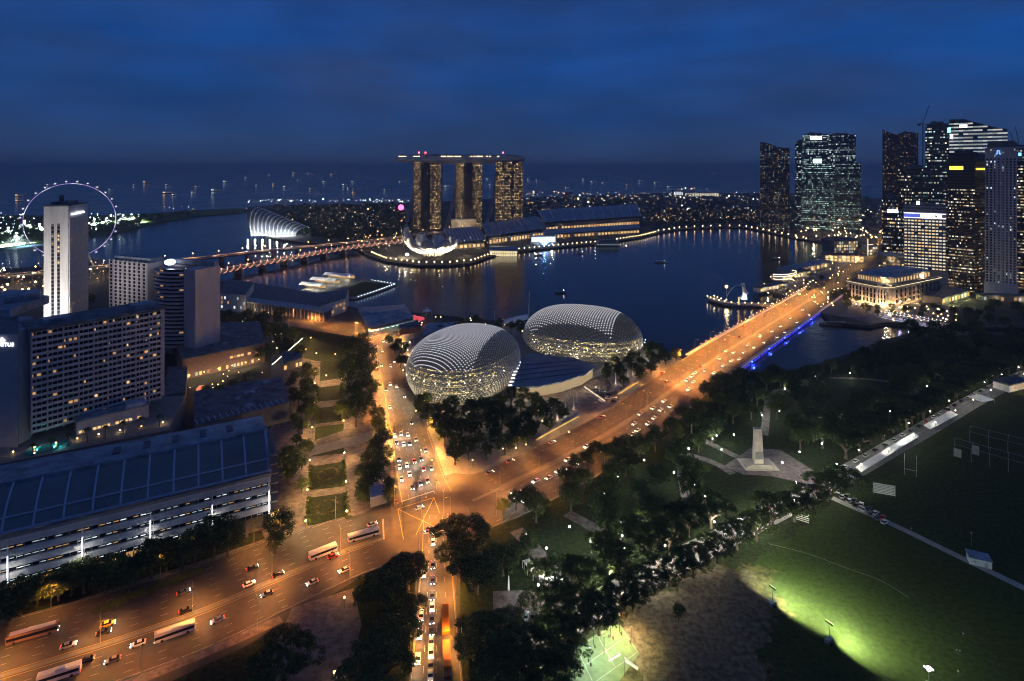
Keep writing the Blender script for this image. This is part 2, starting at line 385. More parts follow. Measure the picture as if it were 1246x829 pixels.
# the wide highway: median line in plan, with the offsets of its two kerbs
hw_px = [(-150, 868), (0, 824), (115, 789), (184, 766), (251, 743), (340, 704), (427, 668), (468, 656), (530, 630), (600, 599), (710, 545), (772, 508), (812, 479), (870, 436), (940, 393), (1005, 353)]
hw = [G(*p) for p in hw_px]
hwL = [28, 28, 28, 28, 28, 27, 24, 22, 20, 19, 18, 18, 20, 20, 20, 20]
hwR = [19, 19, 19, 19, 19, 18, 17, 17, 20, 24, 25, 24, 22, 22, 22, 22]
hws = smooth_line(hw, 2); hwLs = lerp_off(hw, hwL, hws); hwRs = lerp_off(hw, hwR, hws)
ribbon('highway', hws, hwLs, hwRs, .10, asphalt)
# the avenue and its run to the waterfront
av_l = [(452, 411), (456, 425), (460, 445), (469, 490), (477, 540), (484, 590), (488, 614)]; av_r = [(478, 409), (486, 425), (494, 445), (509, 490), (526, 540), (540, 580), (550, 597)]
AVL = [G(*p) for p in av_l]; AVR = [G(*p) for p in av_r]
def strip(name, Lp, Rp, z, m):
    b = MB(); n = len(Lp); b.add([(p.x, p.y, z) for p in Rp] + [(p.x, p.y, z) for p in Lp], [(i, i + 1, n + i + 1, n + i) for i in range(n - 1)]); return struct(name, b, m)
strip('avenue', AVL, AVR, .14, asphalt2)
cr_l = [(230, 352), (280, 372), (330, 386), (380, 399), (425, 408), (455, 416)]; cr_r = [(262, 352), (310, 367), (345, 376), (390, 389), (440, 400), (482, 409)]
strip('boulevard', [G(*p) for p in cr_r][::-1], [G(*p) for p in cr_l][::-1], .18, asphalt2)
sr_l = [(515, 630), (512, 690), (506, 760), (498, 835), (480, 1000)]; sr_r = [(546, 630), (550, 690), (556, 760), (563, 835), (585, 1000)]
SRL = [G(*p) for p in sr_l]; SRR = [G(*p) for p in sr_r]
strip('side_street', SRL, SRR, .14, asphalt2)
sheet('junction', [(470, 618), (540, 590), (585, 582), (610, 592), (600, 632), (552, 648), (512, 650), (478, 645)], .16, asphalt)
sheet('slip_corner', [(540, 580), (548, 596), (585, 588), (640, 562), (600, 572), (570, 578), (552, 576)], .19, asphalt)
sheet('lay_by', [(790, 520), (806, 506), (822, 503), (815, 530), (796, 540), (776, 540)], .13, asphalt)
cdr = [(640, 800), (700, 752), (762, 716), (830, 680), (900, 645), (985, 602), (1060, 560), (1130, 520), (1190, 484), (1250, 455), (1330, 425)]
CDR = smooth_line([G(*p) for p in cdr], 1)
ribbon('park_drive', CDR, 6, 6, .10, paving_grey)
# south-bank roads
q1 = smooth_line([G(1005, 353), G(1030, 338), G(1046, 322), G(1062, 306), G(1076, 292), G(1082, 283), G(1060, 276), G(1000, 270)], 1)
ribbon('quay_road', q1, 17, 17, .12, asphalt)
q2 = smooth_line([G(1020, 352), G(1060, 350), G(1075, 366), G(1120, 374), G(1180, 366), G(1260, 372), G(1340, 385)], 1)
ribbon('riverside_street', q2, 8, 8, .15, asphalt)
sheet('south_paving', [(985, 372), (1000, 381), (1060, 393), (1155, 390), (1160, 352), (1250, 352), (1250, 330), (1070, 300), (1010, 305), (965, 327), (945, 356)], .05, concrete_dark)
sheet('boulevard_verge', [(262, 374), (330, 393), (440, 412), (430, 436), (388, 440), (340, 430), (330, 404), (258, 394)], .06, grass)
sheet('parking_ground', [(312, 365), (350, 375), (400, 388), (450, 399), (472, 393), (420, 372), (330, 358)], .06, asphalt)
# footpaths of the park
for nm, pts, w in (('park_path', [(628, 645), (650, 668), (672, 695), (690, 715), (700, 735)], 3.2), ('park_path', [(690, 625), (718, 640), (740, 655), (760, 662)], 3),
                   ('park_path', [(826, 552), (829, 575), (833, 600), (838, 612)], 2.4), ('park_path', [(836, 553), (870, 563), (892, 577)], 2.2), ('park_path', [(845, 530), (880, 548), (905, 560)], 2.2),
                   ('park_path', [(935, 485), (932, 510), (930, 530)], 2.2), ('park_path', [(935, 485), (950, 473), (965, 478)], 2.5), ('park_path', [(1010, 460), (1050, 461), (1095, 466)], 2), ('park_path', [(700, 735), (668, 730), (600, 732)], 5),
                   ('park_path', [(650, 690), (664, 706), (690, 715)], 3), ('padang_path', [(1012, 606), (1025, 612), (1090, 640), (1165, 677), (1246, 716), (1400, 790)], 1.8)):
    ribbon(nm, smooth_line([G(*p) for p in pts], 1), w, w, .12, paving if nm == 'park_path' else concrete)
sheet('monument_plaza', [(880, 568), (915, 545), (950, 548), (988, 572), (1010, 585), (1000, 606), (985, 590), (940, 580), (905, 578)], .15, paving)
sheet('forecourt', [(628, 472), (690, 470), (722, 452), (735, 456), (752, 478), (718, 503), (690, 500), (660, 482)], .12, paving)
sheet('forecourt_drive', [(620, 478), (626, 466), (700, 463), (735, 447), (742, 452), (700, 470), (650, 484)], .15, stone)
# promenade of lawn panels
for k, q in enumerate([[(374, 640), (376, 606), (420, 600), (424, 634)], [(378, 597), (378, 568), (418, 562), (420, 592)], [(379, 556), (380, 548), (418, 541), (419, 552)], [(383, 536), (384, 520), (418, 516), (418, 524)],
                       [(385, 516), (386, 497), (417, 493), (418, 512)], [(387, 489), (387, 472), (416, 468), (417, 486)], [(389, 464), (390, 440), (420, 437), (418, 460)], [(380, 433), (382, 412), (430, 410), (425, 430)]]):
    sheet('lawn_panel', q, .07, grass)
b = MB()
for (px, py) in ((398, 617), (399, 577)):
    c = G(px, py); b.add([(c.x + 5.5 * math.cos(t * .349), c.y + 6.5 * math.sin(t * .349), .1) for t in range(18)] + [(c.x + 4 * math.cos(t * .349), c.y + 5 * math.sin(t * .349), .1) for t in range(18)], [(t, (t + 1) % 18, 18 + (t + 1) % 18, 18 + t) for t in range(18)])
struct('ring_path', b, worn)
sheet('footway_promenade', [(375, 556), (380, 545), (470, 520), (470, 532), (430, 542)], .09, paving_grey)
# kerbs (real steps)
def kerb(line, w=.35, h=.14, z=.02):
    b = MB(); l = offs(line, w / 2); r = offs(line, -w / 2)
    for i in range(len(line) - 1):
        b.add([(r[i].x, r[i].y, z), (r[i + 1].x, r[i + 1].y, z), (l[i + 1].x, l[i + 1].y, z), (l[i].x, l[i].y, z), (r[i].x, r[i].y, z + h + .1), (r[i + 1].x, r[i + 1].y, z + h + .1), (l[i + 1].x, l[i + 1].y, z + h + .1), (l[i].x, l[i].y, z + h + .1)],
              [(4, 5, 6, 7), (0, 1, 5, 4), (2, 3, 7, 6), (1, 2, 6, 5), (3, 0, 4, 7)])
    return struct('kerb', b, concrete_dark)
hl, hr = ribbon_pts(hws, hwLs, hwRs)
jx = G(535, 622)
cut = [i for i, p in enumerate(hws) if (p - jx).length < 26]
i0, i1 = min(cut), max(cut)
for ln in (hl[:i0], hl[i1:], hr[:i0], hr[i1:]): kerb(ln)
kerb(AVL[:-1]); kerb(AVR[:-1]); kerb(SRL[1:]); kerb(SRR[1:]); kerb(CDR)
# planted median with a railing strip
for seg in (hws[:i0], hws[i1:]):
    ribbon('median', seg, .9, .9, .22, concrete_dark)
# painted markings
mk = MB(); mky = MB()
def dash(p, t, lat, ln, w, b, z):
    n = Vector((-t.y, t.x, 0)); c = p + n * lat; a = t * ln / 2; q = n * w / 2
    b.add([(*(c - a - q).xy, z), (*(c + a - q).xy, z), (*(c + a + q).xy, z), (*(c - a + q).xy, z)], [(0, 1, 2, 3)])
for seg, w0, w1 in ((slice(0, i0), 0, 0), (slice(i1, None), 0, 0)):
    ln = hws[seg]; oL = hwLs[seg]; oR = hwRs[seg]
    for p, t in resample(ln, 9.0):
        a = lerp_off(ln, oL, [p])[0]; c = lerp_off(ln, oR, [p])[0]
        k = 1
        while 1.6 + 3.6 * k < a - 1.5: dash(p, t, 1.6 + 3.6 * k, 2.4, .15, mk, .125); k += 1
        k = 1
        while 1.6 + 3.6 * k < c - 1.5: dash(p, t, -1.6 - 3.6 * k, 2.4, .15, mk, .125); k += 1
        for lat in (1.5, a - .7, -c + .7, -1.5): dash(p, t, lat, 9.0, .16, mky if abs(lat) < 2 else mk, .125)
def edge_lanes(Lp, Rp, n, z):
    Ls = smooth_line(Lp, 1); Rs = smooth_line(Rp, 1)
    for k in range(1, n):
        u = k / n; c = [a * (1 - u) + d * u for a, d in zip(Ls, Rs)]
        for p, t in resample(c, 8): dash(p, t, 0, 2.6, .16, mk, z)
    for u in (.025, .975):
        c = [a * (1 - u) + d * u for a, d in zip(Ls, Rs)]
        for p, t in resample(c, 6): dash(p, t, 0, 6, .16, mky, z)
edge_lanes(AVL, AVR, 6, .165); edge_lanes(SRL, SRR, 4, .165)
def bar(a, c, w, b, z):
    t = (c - a); dash((a + c) / 2, t.normalized(), 0, t.length, w, b, z)
bar(G(488, 611), G(528, 598), .7, mk, .19); bar(G(515, 650), G(548, 645), .6, mk, .19)
bar(G(466, 632), G(467, 657), .7, mk, .185)
for a, c in (((484, 620), (528, 606)), ((484, 620), (491, 657)), ((528, 606), (535, 625)), ((528, 606), (506, 652)), ((484, 620), (526, 640))): bar(G(*a), G(*c), .28, mky, .195)
struct('white_markings', mk, whitep); struct('yellow_markings', mky, yellowp)
# white lines and wickets on the turf
b = MB(); ln = smooth_line([G(935, 662), G(985, 674), G(1030, 692), G(1070, 705), G(1105, 727)], 2)
l = offs(ln, .09); r = offs(ln, -.09); n = len(l); b.add([(p.x, p.y, .11) for p in r] + [(p.x, p.y, .11) for p in l], [(i, i + 1, n + i + 1, n + i) for i in range(n - 1)])
struct('turf_line', b, whitep)
# ------------------------------------------------------------------ buildings
def quad_mesh(name, m):      # unit window: x along the wall, z up, standing proud towards -y
    me = bpy.data.meshes.new(name); me.from_pydata([(0, 0, 0), (1, 0, 0), (1, 0, 1), (0, 0, 1)], [], [(0, 1, 2, 3)]); me.materials.append(m); return me
WQ = {}
def windows(root, cells, name='lit_window', cap=100):
    """cells: (x, y, z, w, h, rot, material). The first hundred become parts; the rest one part."""
    cells = list(cells); random.Random(3).shuffle(cells)
    for (x, y, z, w, h, rz, m) in cells[:cap]:
        if m.name not in WQ: WQ[m.name] = quad_mesh('lit_window', m)
        o = bpy.data.objects.new(name, WQ[m.name]); COL.objects.link(o); o.parent = root; o.location = (x, y, z); o.scale = (w, 1, h); o.rotation_euler = (0, 0, rz)
    rest = cells[cap:]
    if rest:
        ms = list({c[6].name: c[6] for c in rest}.values()); b = MB()
        for (x, y, z, w, h, rz, m) in rest:
            c, s = math.cos(rz), math.sin(rz); b.add([(x, y, z), (x + w * c, y + w * s, z), (x + w * c, y + w * s, z + h), (x, y, z + h)], [(0, 1, 2, 3)], ms.index(m))
        b.build(name, ms, root, kind='stuff')
DIM = {}
def dimmed(m, k):
    key = (m.name, k)
    if key not in DIM:
        b = m.node_tree.nodes['Principled BSDF']; c = tuple(b.inputs['Emission Color'].default_value)[:3]; DIM[key] = emat(f'{m.name}_level_{int(k * 100)}', c, b.inputs['Emission Strength'].default_value * k)
    return DIM[key]
def face_cells(L, y0, x0, rz, z0, z1, nf, nc, p, mats, wf=.8, hf=.5, off=.06, rg=rng, rowbias=True, span=1):
    """cells of one wall: origin (x0, y0), direction rz, outward normal to its right"""
    out = []; fh = (z1 - z0) / nf; cw = L / nc; c, s = math.cos(rz), math.sin(rz); nx, ny = s, -c
    for r in range(nf):
        rb = rg.choice((.25, .6, 1, 1, 1.5, 1.9)) if rowbias else 1
        for k in range(nc):
            q = p(k / nc, r / nf) if callable(p) else p
            if rg.random() < q * rb:
                u = (k + .5 - wf / 2) * cw; m = rg.choice(mats)
                out.append((x0 + c * u + nx * off, y0 + s * u + ny * off, z0 + (r + .5 - hf / 2) * fh, cw * wf, fh * hf, rz, m))
    return out
def tower(name, label, pxL, pxR, YL, YR, depth, z1, nf, nc, p, mats, body, z0=0.0, band='h', bandm=None, group=None, plant=True, wf=.8, hf=.5, sides=True, crown=None, cat='tower', rowbias=True, bh=.32, mull=0, sidep=None, fine=True):
    if pxL > 900 and YL == YR:      # fronts square to the quay they overlook
        tA, tB = (pxL - CX) / F, (pxR - CX) / F; tc = (tA + tB) / 2; YR = YL * (tA + 1 / tc) / (tB + 1 / tc)
    A = XY(pxL, YL); B = XY(pxR, YR); loc, rz, L = frame(A, B)
    t = thing(name, label, cat, loc, rz, group)
    b = MB(); b.box(0, L, 0, depth, z0, z1 if crown is None else z1 - .01)
    if crown:   # list of (x, z) of the roofline along the front
        b = MB(); n = len(crown); fr = [(0, 0, z0)] + [(x * L, 0, z) for x, z in crown] + [(L, 0, z0)]
        vs = fr + [(x, depth, z) for x, y, z in fr]; m = len(fr)
        b.add(vs, [tuple(range(m - 1, -1, -1))[::-1], tuple(range(m, 2 * m))[::-1]] + [(i + 1, i, m + i, m + i + 1) for i in range(m - 1)] + [(0, m - 1, 2 * m - 1, m)])
    b.build('wall', body, t)
    fh = (z1 - z0) / nf
    top = lambda u: z1
    if crown:
        def top(u):
            for i in range(len(crown) - 1):
                if crown[i][0] <= u <= crown[i + 1][0] and crown[i + 1][0] > crown[i][0]:
                    w = (u - crown[i][0]) / (crown[i + 1][0] - crown[i][0]); return crown[i][1] * (1 - w) + crown[i + 1][1] * w
            return crown[-1][1]
    if band and bandm:
        b = MB(); pr = .3
        if 'h' in band:
            for k in range(nf + 1):
                z = z0 + k * fh
                if crown and z > min(z for _, z in crown): continue
                h = fh * bh
                b.box(-pr, L + pr, -pr, 0, z - h / 2, z + h / 2)
                if sides: b.box(-pr, -.002, .002, depth, z - h / 2, z + h / 2); b.box(L + .002, L + pr, .002, depth, z - h / 2, z + h / 2)
        if 'v' in band:
            nm = mull or nc
            for k in range(nm + 1):
                x = L * k / nm; w = max(.25, L / nm * .16); zt = min(top(min(.999, max(0.001, k / nm))), z1)
                b.box(x - w / 2, x + w / 2, -pr - .22, -.004, z0, zt)
            if sides:
                ns = max(2, int(nm * depth / L))
                for k in range(1, ns):
                    y = depth * k / ns
                    b.box(-pr - .22, -.004, y - .2, y + .2, z0, z1 if not crown else crown[0][1]); b.box(L + .004, L + pr + .22, y - .2, y + .2, z0, z1 if not crown else crown[-1][1])
        b.build('facade_frame', bandm, t)
    if fine: nc = int(nc * 1.7); hf *= .82; mats = [dimmed(m, k) for m in mats for k in (1.7, .8, .4, .14)]
    cells = face_cells(L, 0, 0, 0, z0 + fh * .1, z1, nf, nc, p, mats, wf, hf, rowbias=rowbias)
    if crown: cells = [c for c in cells if c[2] + c[4] < top(min(.999, max(.001, (c[0] + c[3] / 2) / L))) - 1]
    front = cells
    if sides:
        ns = max(2, int(round(nc * depth / L))); sp = sidep if sidep is not None else p
        cells = cells + face_cells(depth, 0, L, R(90), z0 + fh * .1, z1 if not crown else crown[-1][1], nf, ns, sp, mats, wf, hf, rowbias=rowbias)
        cells = cells + face_cells(depth, depth, 0, R(-90), z0 + fh * .1, z1 if not crown else crown[0][1], nf, ns, sp, mats, wf, hf, rowbias=rowbias)
    windows(t, cells)
    if plant and not crown:
        b = MB(); b.box(0, L, 0, .4, z1, z1 + 1.2); b.box(0, L, depth - .4, depth, z1, z1 + 1.2); b.box(0, .4, .4, depth - .4, z1, z1 + 1.2); b.box(L - .4, L, .4, depth - .4, z1, z1 + 1.2); b.build('parapet', bandm or body, t)
        b = MB(); b.box(L * .2, L * .75, depth * .25, depth * .8, z1, z1 + max(2.5, fh)); b.box(L * .3, L * .45, depth * .3, depth * .6, z1 + max(2.5, fh), z1 + max(2.5, fh) + 2); b.build('roof_plant', roofdark, t)
    t['L'] = L
    return t, L

# ---- the long street building with the curved glass roof
def long_building():
    A0 = G(0, 740); B = G(329, 647); d = (B - A0).normalized(); A = A0 - d * 45; loc, rz, L = frame(A, B)
    t = thing('office_block', 'long white louvred block with curved blue glass roof beside the highway', 'building', loc, rz)
    b = MB()
    for k in range(int(L / 9) + 1): b.box(k * 9, k * 9 + 1.1, .4, 1.5, 0, 7.6)
    b.box(0, L, 6, 36, 0, 7.6); b.build('ground_floor', concrete_dark, t)
    cells = [(k * 9 + 1.6, 5.94, 1.0 + (k % 2), rng.uniform(3, 7), rng.uniform(2.4, 4), 0, rng.choice((E_warm2, E_yell2, E_warm2, E_warm))) for k in range(int(L / 9)) if rng.random() < .75]
    windows(t, cells, 'shop_window')
    b = MB(); b.box(0, L, .6, 38, 7.6, 24.2); b.build('wall', glassd, t)
    b = MB()
    for f in range(4):
        z = 8.0 + f * 4.1
        b.box(-.1, L + .1, -.25, .6, z + 1.55, z + 3.9)
        for q in range(5): b.box(-.1, L + .1, -.36, -.25, z + 1.7 + q * .45, z + 1.86 + q * .45)
    b.build('louvre', white_wall, t)
    b = MB()
    for f in range(4):
        z = 8.0 + f * 4.1; x = 0
        while x < L - 3:
            b.box(x, x + .18, -.05, .6, z - .1, z + 1.55); x += 2.25
    b.build('mullion', metal, t, kind='stuff')
    cells = []
    for f in range(4):
        z = 8.0 + f * 4.1; x = 0
        while x < L - 3:
            if rng.random() < .68: cells.append((x + .25, .56, z + .35, rng.uniform(1.2, 1.9), .38, 0, rng.choice((E_white, E_white2, E_white2, E_warm2))))
            x += 2.25
    windows(t, cells, 'ceiling_light')
    b = MB()
    for k in range(int(L / 22) + 1): b.box(k * 22 + 3, k * 22 + 3.5, -.75, -.37, 7.6, 24.6)
    b.build('pilaster', white_wall, t)
    for k in range(1, int(L / 22) + 1):
        s = MB(); s.box(k * 22 + 3.1, k * 22 + 3.4, -.85, -.78, 8.5, 18.5); s.build('facade_light', E_sign, t)
        lightobj('POINT', 'facade_lamp', 700, (1, .95, .88), t, (k * 22 + 3.25, -3.6, 13), radius=.4)
    # terrace, its lit edge and the roof
    b = MB(); b.box(-.3, L + .3, -.8, 9, 24.2, 24.75); b.build('terrace', white_wall, t)
    b = MB(); b.box(-.3, L + .3, -.8, -.68, 24.75, 25.9); b.box(-.3, L + .3, -.95, -.55, 26, 26.12); b.build('railing', metal, t)
    b = MB(); b.box(0, L, 5.0, 36, 24.75, 27.6); b.build('upper_storey', glassd, t)
    cells = [(x + .2, 4.95, 25.1, rng.uniform(1.5, 4), rng.uniform(.7, 1.5), 0, rng.choice((E_white2, E_warm2, E_white))) for x in [k * 4.5 for k in range(int(L / 4.5))] if rng.random() < .5]
    windows(t, cells, 'clerestory_window')
    prof = [(1.0, 26.9), (3.0, 29.3), (6.0, 31.7), (10, 34.2), (14, 36.0), (17, 36.9)]
    b = MB(); n = len(prof); b.add([(0, y, z) for y, z in prof] + [(L, y, z) for y, z in prof], [(i, i + n, i + n + 1, i + 1) for i in range(n - 1)]); b.add([(0, y, z - .5) for y, z in prof] + [(L, y, z - .5) for y, z in prof], [(i, i + 1, i + n + 1, i + n) for i in range(n - 1)])
    b.build('glass_roof', roofpanel, t)
    for k in range(int(L / 9) + 2):
        x = min(k * 9 + .2, L - .25); b = MB()
        for i in range(n - 1):
            (ya, za), (yb, zb) = prof[i], prof[i + 1]; w = .35
            b.add([(x - w, ya, za), (x + w, ya, za), (x + w, yb, zb), (x - w, yb, zb), (x - w, ya, za + .55), (x + w, ya, za + .55), (x + w, yb, zb + .55), (x - w, yb, zb + .55)], [(4, 5, 6, 7), (0, 1, 5, 4), (1, 2, 6, 5), (2, 3, 7, 6), (3, 0, 4, 7)])
        b.build('rib', ribmat, t)
    b = MB(); b.box(-.4, L + .4, .2, .9, 26.2, 26.95); b.box(-.4, L + .4, 3.6, 4.1, 30.2, 30.7); b.build('eave_beam', ribmat, t)
    b = MB(); b.box(-.5, L + .5, 17, 21.5, 36.3, 38.0); b.build('ridge', roofblue, t)
    b = MB(); b.add([(-.3, 21.5, 37.2), (L + .3, 21.5, 37.2), (L + .3, 41, 35.3), (-.3, 41, 35.3), (-.3, 21.5, 36.2), (L + .3, 21.5, 36.2), (L + .3, 41, 34.3), (-.3, 41, 34.3)], [(0, 1, 2, 3), (4, 7, 6, 5), (2, 6, 7, 3), (1, 5, 6, 2), (0, 3, 7, 4)])
    b.build('roof', roofblue, t)
    for k in range(5):
        b = MB(); x = L - 60 + k * 11; b.box(x, x + 2.6, 25.5, 32, 36.0, 37.3); b.build('roof_hatch', roofdark, t)
    b = MB(); b.box(0, L, 38.01, 40, 0, 34.5); b.box(0, L, 36.0, 38.0, 27.6, 34.6); b.build('rear_wall', concrete_dark, t)
    # end wall towards the lawns: floors with lit edges
    b = MB()
    for f in range(7): b.box(L, L + 3.4, 2, 30, 7.2 + f * 4.1, 7.9 + f * 4.1)
    b.box(L, L + .3, .6, 38, 24.2, 34); b.build('end_balcony', concrete_dark, t)
    cells = []
    for f in range(7):
        for k in range(6):
            if rng.random() < .75: cells.append((L + .36, 3 + k * 4.4, 4.4 + f * 4.1 - .4, rng.uniform(2, 4), rng.uniform(.5, 1.3), R(90), rng.choice((E_warm, E_white2, E_yell2, E_warm2))))
    windows(t, cells, 'end_window')
    b = MB(); b.box(L + .4, L + 5, 4, 9, .1, 3.8); b.build('kiosk', E_yell2, t)
    lightobj('POINT', 'porch_lamp', 2500, (1, .62, .12), t, (L + 6, 2, 6), radius=.5)

long_building()

# ---- slab hotel with balconies
def slab_hotel():
    A = XY(38, 291); B = XY(197, 336); loc, rz, L = frame(A, B)
    t = thing('hotel', 'broad slab hotel with rows of balconies and a white rooftop sign', 'hotel', loc, rz)
    z0, z1, nf, nc = 25.0, 76.0, 17, 27; D = 17
    b = MB(); b.box(0, L, 1.6, D, z0, z1); b.build('wall', grey_wall, t)
    fh = (z1 - z0) / nf; cw = L / nc
    b = MB()
    for f in range(nf + 1):
        z = z0 + f * fh; b.box(0, L, 0, 1.6, z - .18, z + .12)
        if f < nf: b.box(0, L, 0, .16, z + .12, z + 1.25)
    b.build('balcony', purple_wall, t)
    b = MB()
    for k in range(0, nc + 1, 3): x = min(max(k * cw, .25), L - .25); b.box(x - .25, x + .25, -.25, 1.6, z0 - 1, z1 + .6)
    b.build('fin', purple_wall, t)
    b = MB()
    for f in range(nf):
        for k in range(nc): x = k * cw; b.add([(x + .25, 1.55, z0 + f * fh + .15), (x + cw - .25, 1.55, z0 + f * fh + .15), (x + cw - .25, 1.55, z0 + f * fh + fh - .4), (x + .25, 1.55, z0 + f * fh + fh - .4)], [(0, 1, 2, 3)])
    b.build('glazing', glassd, t)
    rg = random.Random(5); cells = []
    for f in range(nf):
        for k in range(nc):
            if rg.random() < .085: cells.append((k * cw + .3, 1.48, z0 + f * fh + .4, cw * rg.choice((.35, .6, .75)), fh * .6, 0, rg.choice((E_warm, E_warm2, E_warm2, E_warm3))))
    windows(t, cells)
    b = MB(); b.box(L, L + 2.2, 2.5, 9, z0, z1 - 1); b.build('stair_tower', purple_wall, t)
    windows(t, [(L + 2.26, 3.5, z0 + f * fh + .8, 1.4, fh * .5, R(90), E_warm2) for f in range(nf)], 'stair_window')
    b = MB(); b.box(-1, L + 2, -.4, D + 8, z1 + .6, z1 + 1.8); b.build('roof', roofdark, t)
    b = MB(); b.box(L * .78, L * .97, 4, 12, z1 + 1.8, z1 + 4.6); b.box(L * .1, L * .3, 6, 14, z1 + 1.8, z1 + 4); b.build('roof_plant', roofblue, t)
    # sloping glazed atrium wing and the blank end wall with the sign
    iv = Matrix.Rotation(-rz, 3, 'Z'); o = Vector(loc)
    def W(px, Y, z=0): return iv @ (XY(px, Y, z) - o)
    P0, P1, P2, P3 = W(-95, 287), W(22, 287), W(22, 330), W(-60, 345)
    b = MB(); b.prism([(p.x, p.y) for p in (P0, P1, P2, P3)], 0, 76.5, top=1); b.build('end_wall', [grey_wall, roofdark], t)
    Q0, Q1, Q2, Q3 = W(22.5, 290), W(37.5, 296), W(40, 318), W(22.5, 318)
    b = MB(); b.prism([(p.x, p.y) for p in (Q0, Q1, Q2, Q3)], 0, 77.2, top=1); b.build('corner_shaft', [purple_wall, roofblue], t)
    R0 = [W(-40, 318), W(12, 318), W(60, 352), W(10, 372)]
    b = MB(); b.prism([(p.x, p.y) for p in R0], 76.6, 81, top=1)
    R1 = [W(5, 330), W(48, 345), W(50, 356), W(10, 352)]; b.prism([(p.x, p.y) for p in R1], 81, 84.5, top=1); b.build('atrium_roof', [roofblue, roofblue], t)
    # sign on the end wall
    d = (P1 - P0).normalized(); ang = math.atan2(d.y, d.x)
    cu = bpy.data.curves.new('sign_lettering', 'FONT'); cu.body = 'MERITUS'; cu.size = 2.6; cu.extrude = .12; cu.align_x = 'RIGHT'; cu.space_character = 1.1; cu.materials.append(E_sign)
    so_ = bpy.data.objects.new('sign_lettering', cu); COL.objects.link(so_)
    me_ = bpy.data.meshes.new_from_object(so_); bpy.data.objects.remove(so_); so_ = bpy.data.objects.new('sign_lettering', me_); COL.objects.link(so_); so_.parent = t
    p = P1 - d * 2.0; n = Vector((d.y, -d.x, 0)); so_.location = (p.x + n.x * .2, p.y + n.y * .2, ZT(421.5, 287)); so_.rotation_euler = (R(90), 0, ang)
    b = MB(); c0 = P1 - d * 8.2 + n * .25; zc = ZT(414.5, 287)
    for k in range(5):
        a = k * 2 * math.pi / 5; q = c0 + d * math.cos(a) * 1.15; b.ball((q.x, q.y, zc + math.sin(a) * .8), .78, n=8, m=5)
    b.build('sign_emblem', E_sign, t)
    # podium with pool deck
    p0, p1, p2, p3 = W(-60, 262), W(205, 306), W(225, 352), W(-60, 340)
    b = MB(); b.prism([(p.x, p.y) for p in (p0, p1, p2, p3)], 0, 20, top=1); b.build('podium', [concrete_dark, paving_grey], t)
    c = W(57, 286); b = MB(); b.prism([(c.x + x, c.y + y) for x, y in ((-8, -3.2), (4, -4.5), (9.5, -2), (8.5, 2.5), (1, 3.2), (-4, 4.5), (-9, 2.5))], 20.0, 20.25); b.build('swimming_pool', pool_m, t)
    for (px, Y) in ((45, 286), (66, 289), (74, 287)):
        q = W(px, Y); lightobj('POINT', 'pool_lamp', 240, (.1, .8, .75), t, (q.x, q.y, 21.2), radius=.3)
    # long low pavilion on the deck
    s0, s1 = W(93, 300), W(181, 322); d2 = (s1 - s0).normalized(); n2 = Vector((-d2.y, d2.x, 0))
    q = [s0, s1, s1 + n2 * 8, s0 + n2 * 8]; b = MB(); b.prism([(p.x, p.y) for p in q], 20, 26.5); b.build('pavilion', purple_wall, t)
    q = [s0 - n2 * .6 - d2 * .6, s1 - n2 * .6 + d2 * .6, s1 + n2 * 8.5, s0 + n2 * 8.5]; b = MB(); b.prism([(p.x, p.y) for p in q], 26.5, 27.3); b.build('pavilion_roof', roofblue, t)
    q = [s0 + d2 * 22, s1 - d2 * 1, s1 - d2 * 1 + n2 * 5, s0 + d2 * 22 + n2 * 5]; b = MB(); b.prism([(p.x, p.y) for p in q], 27.3, 29.3); b.build('skylight', ribmat, t)
    cells = [((s0 - n2 * .07 + d2 * (1 + k * 2)).x, (s0 - n2 * .07 + d2 * (1 + k * 2)).y, 20.5, 1.5, 1.3, math.atan2(d2.y, d2.x), E_warm) for k in range(14) if k % 5 != 2]
    windows(t, cells, 'pavilion_window')
    for k in range(9):
        q = W(-10 + k * 26, 276 + k * 4.6); s = MB(); s.ball((q.x, q.y, 21), .35); s.build('deck_lamp', E_lamp_o, t)
        if k % 2 == 0: lightobj('POINT', 'deck_light', 160, WARM, t, (q.x, q.y, 22.4), radius=.3)


slab_hotel()

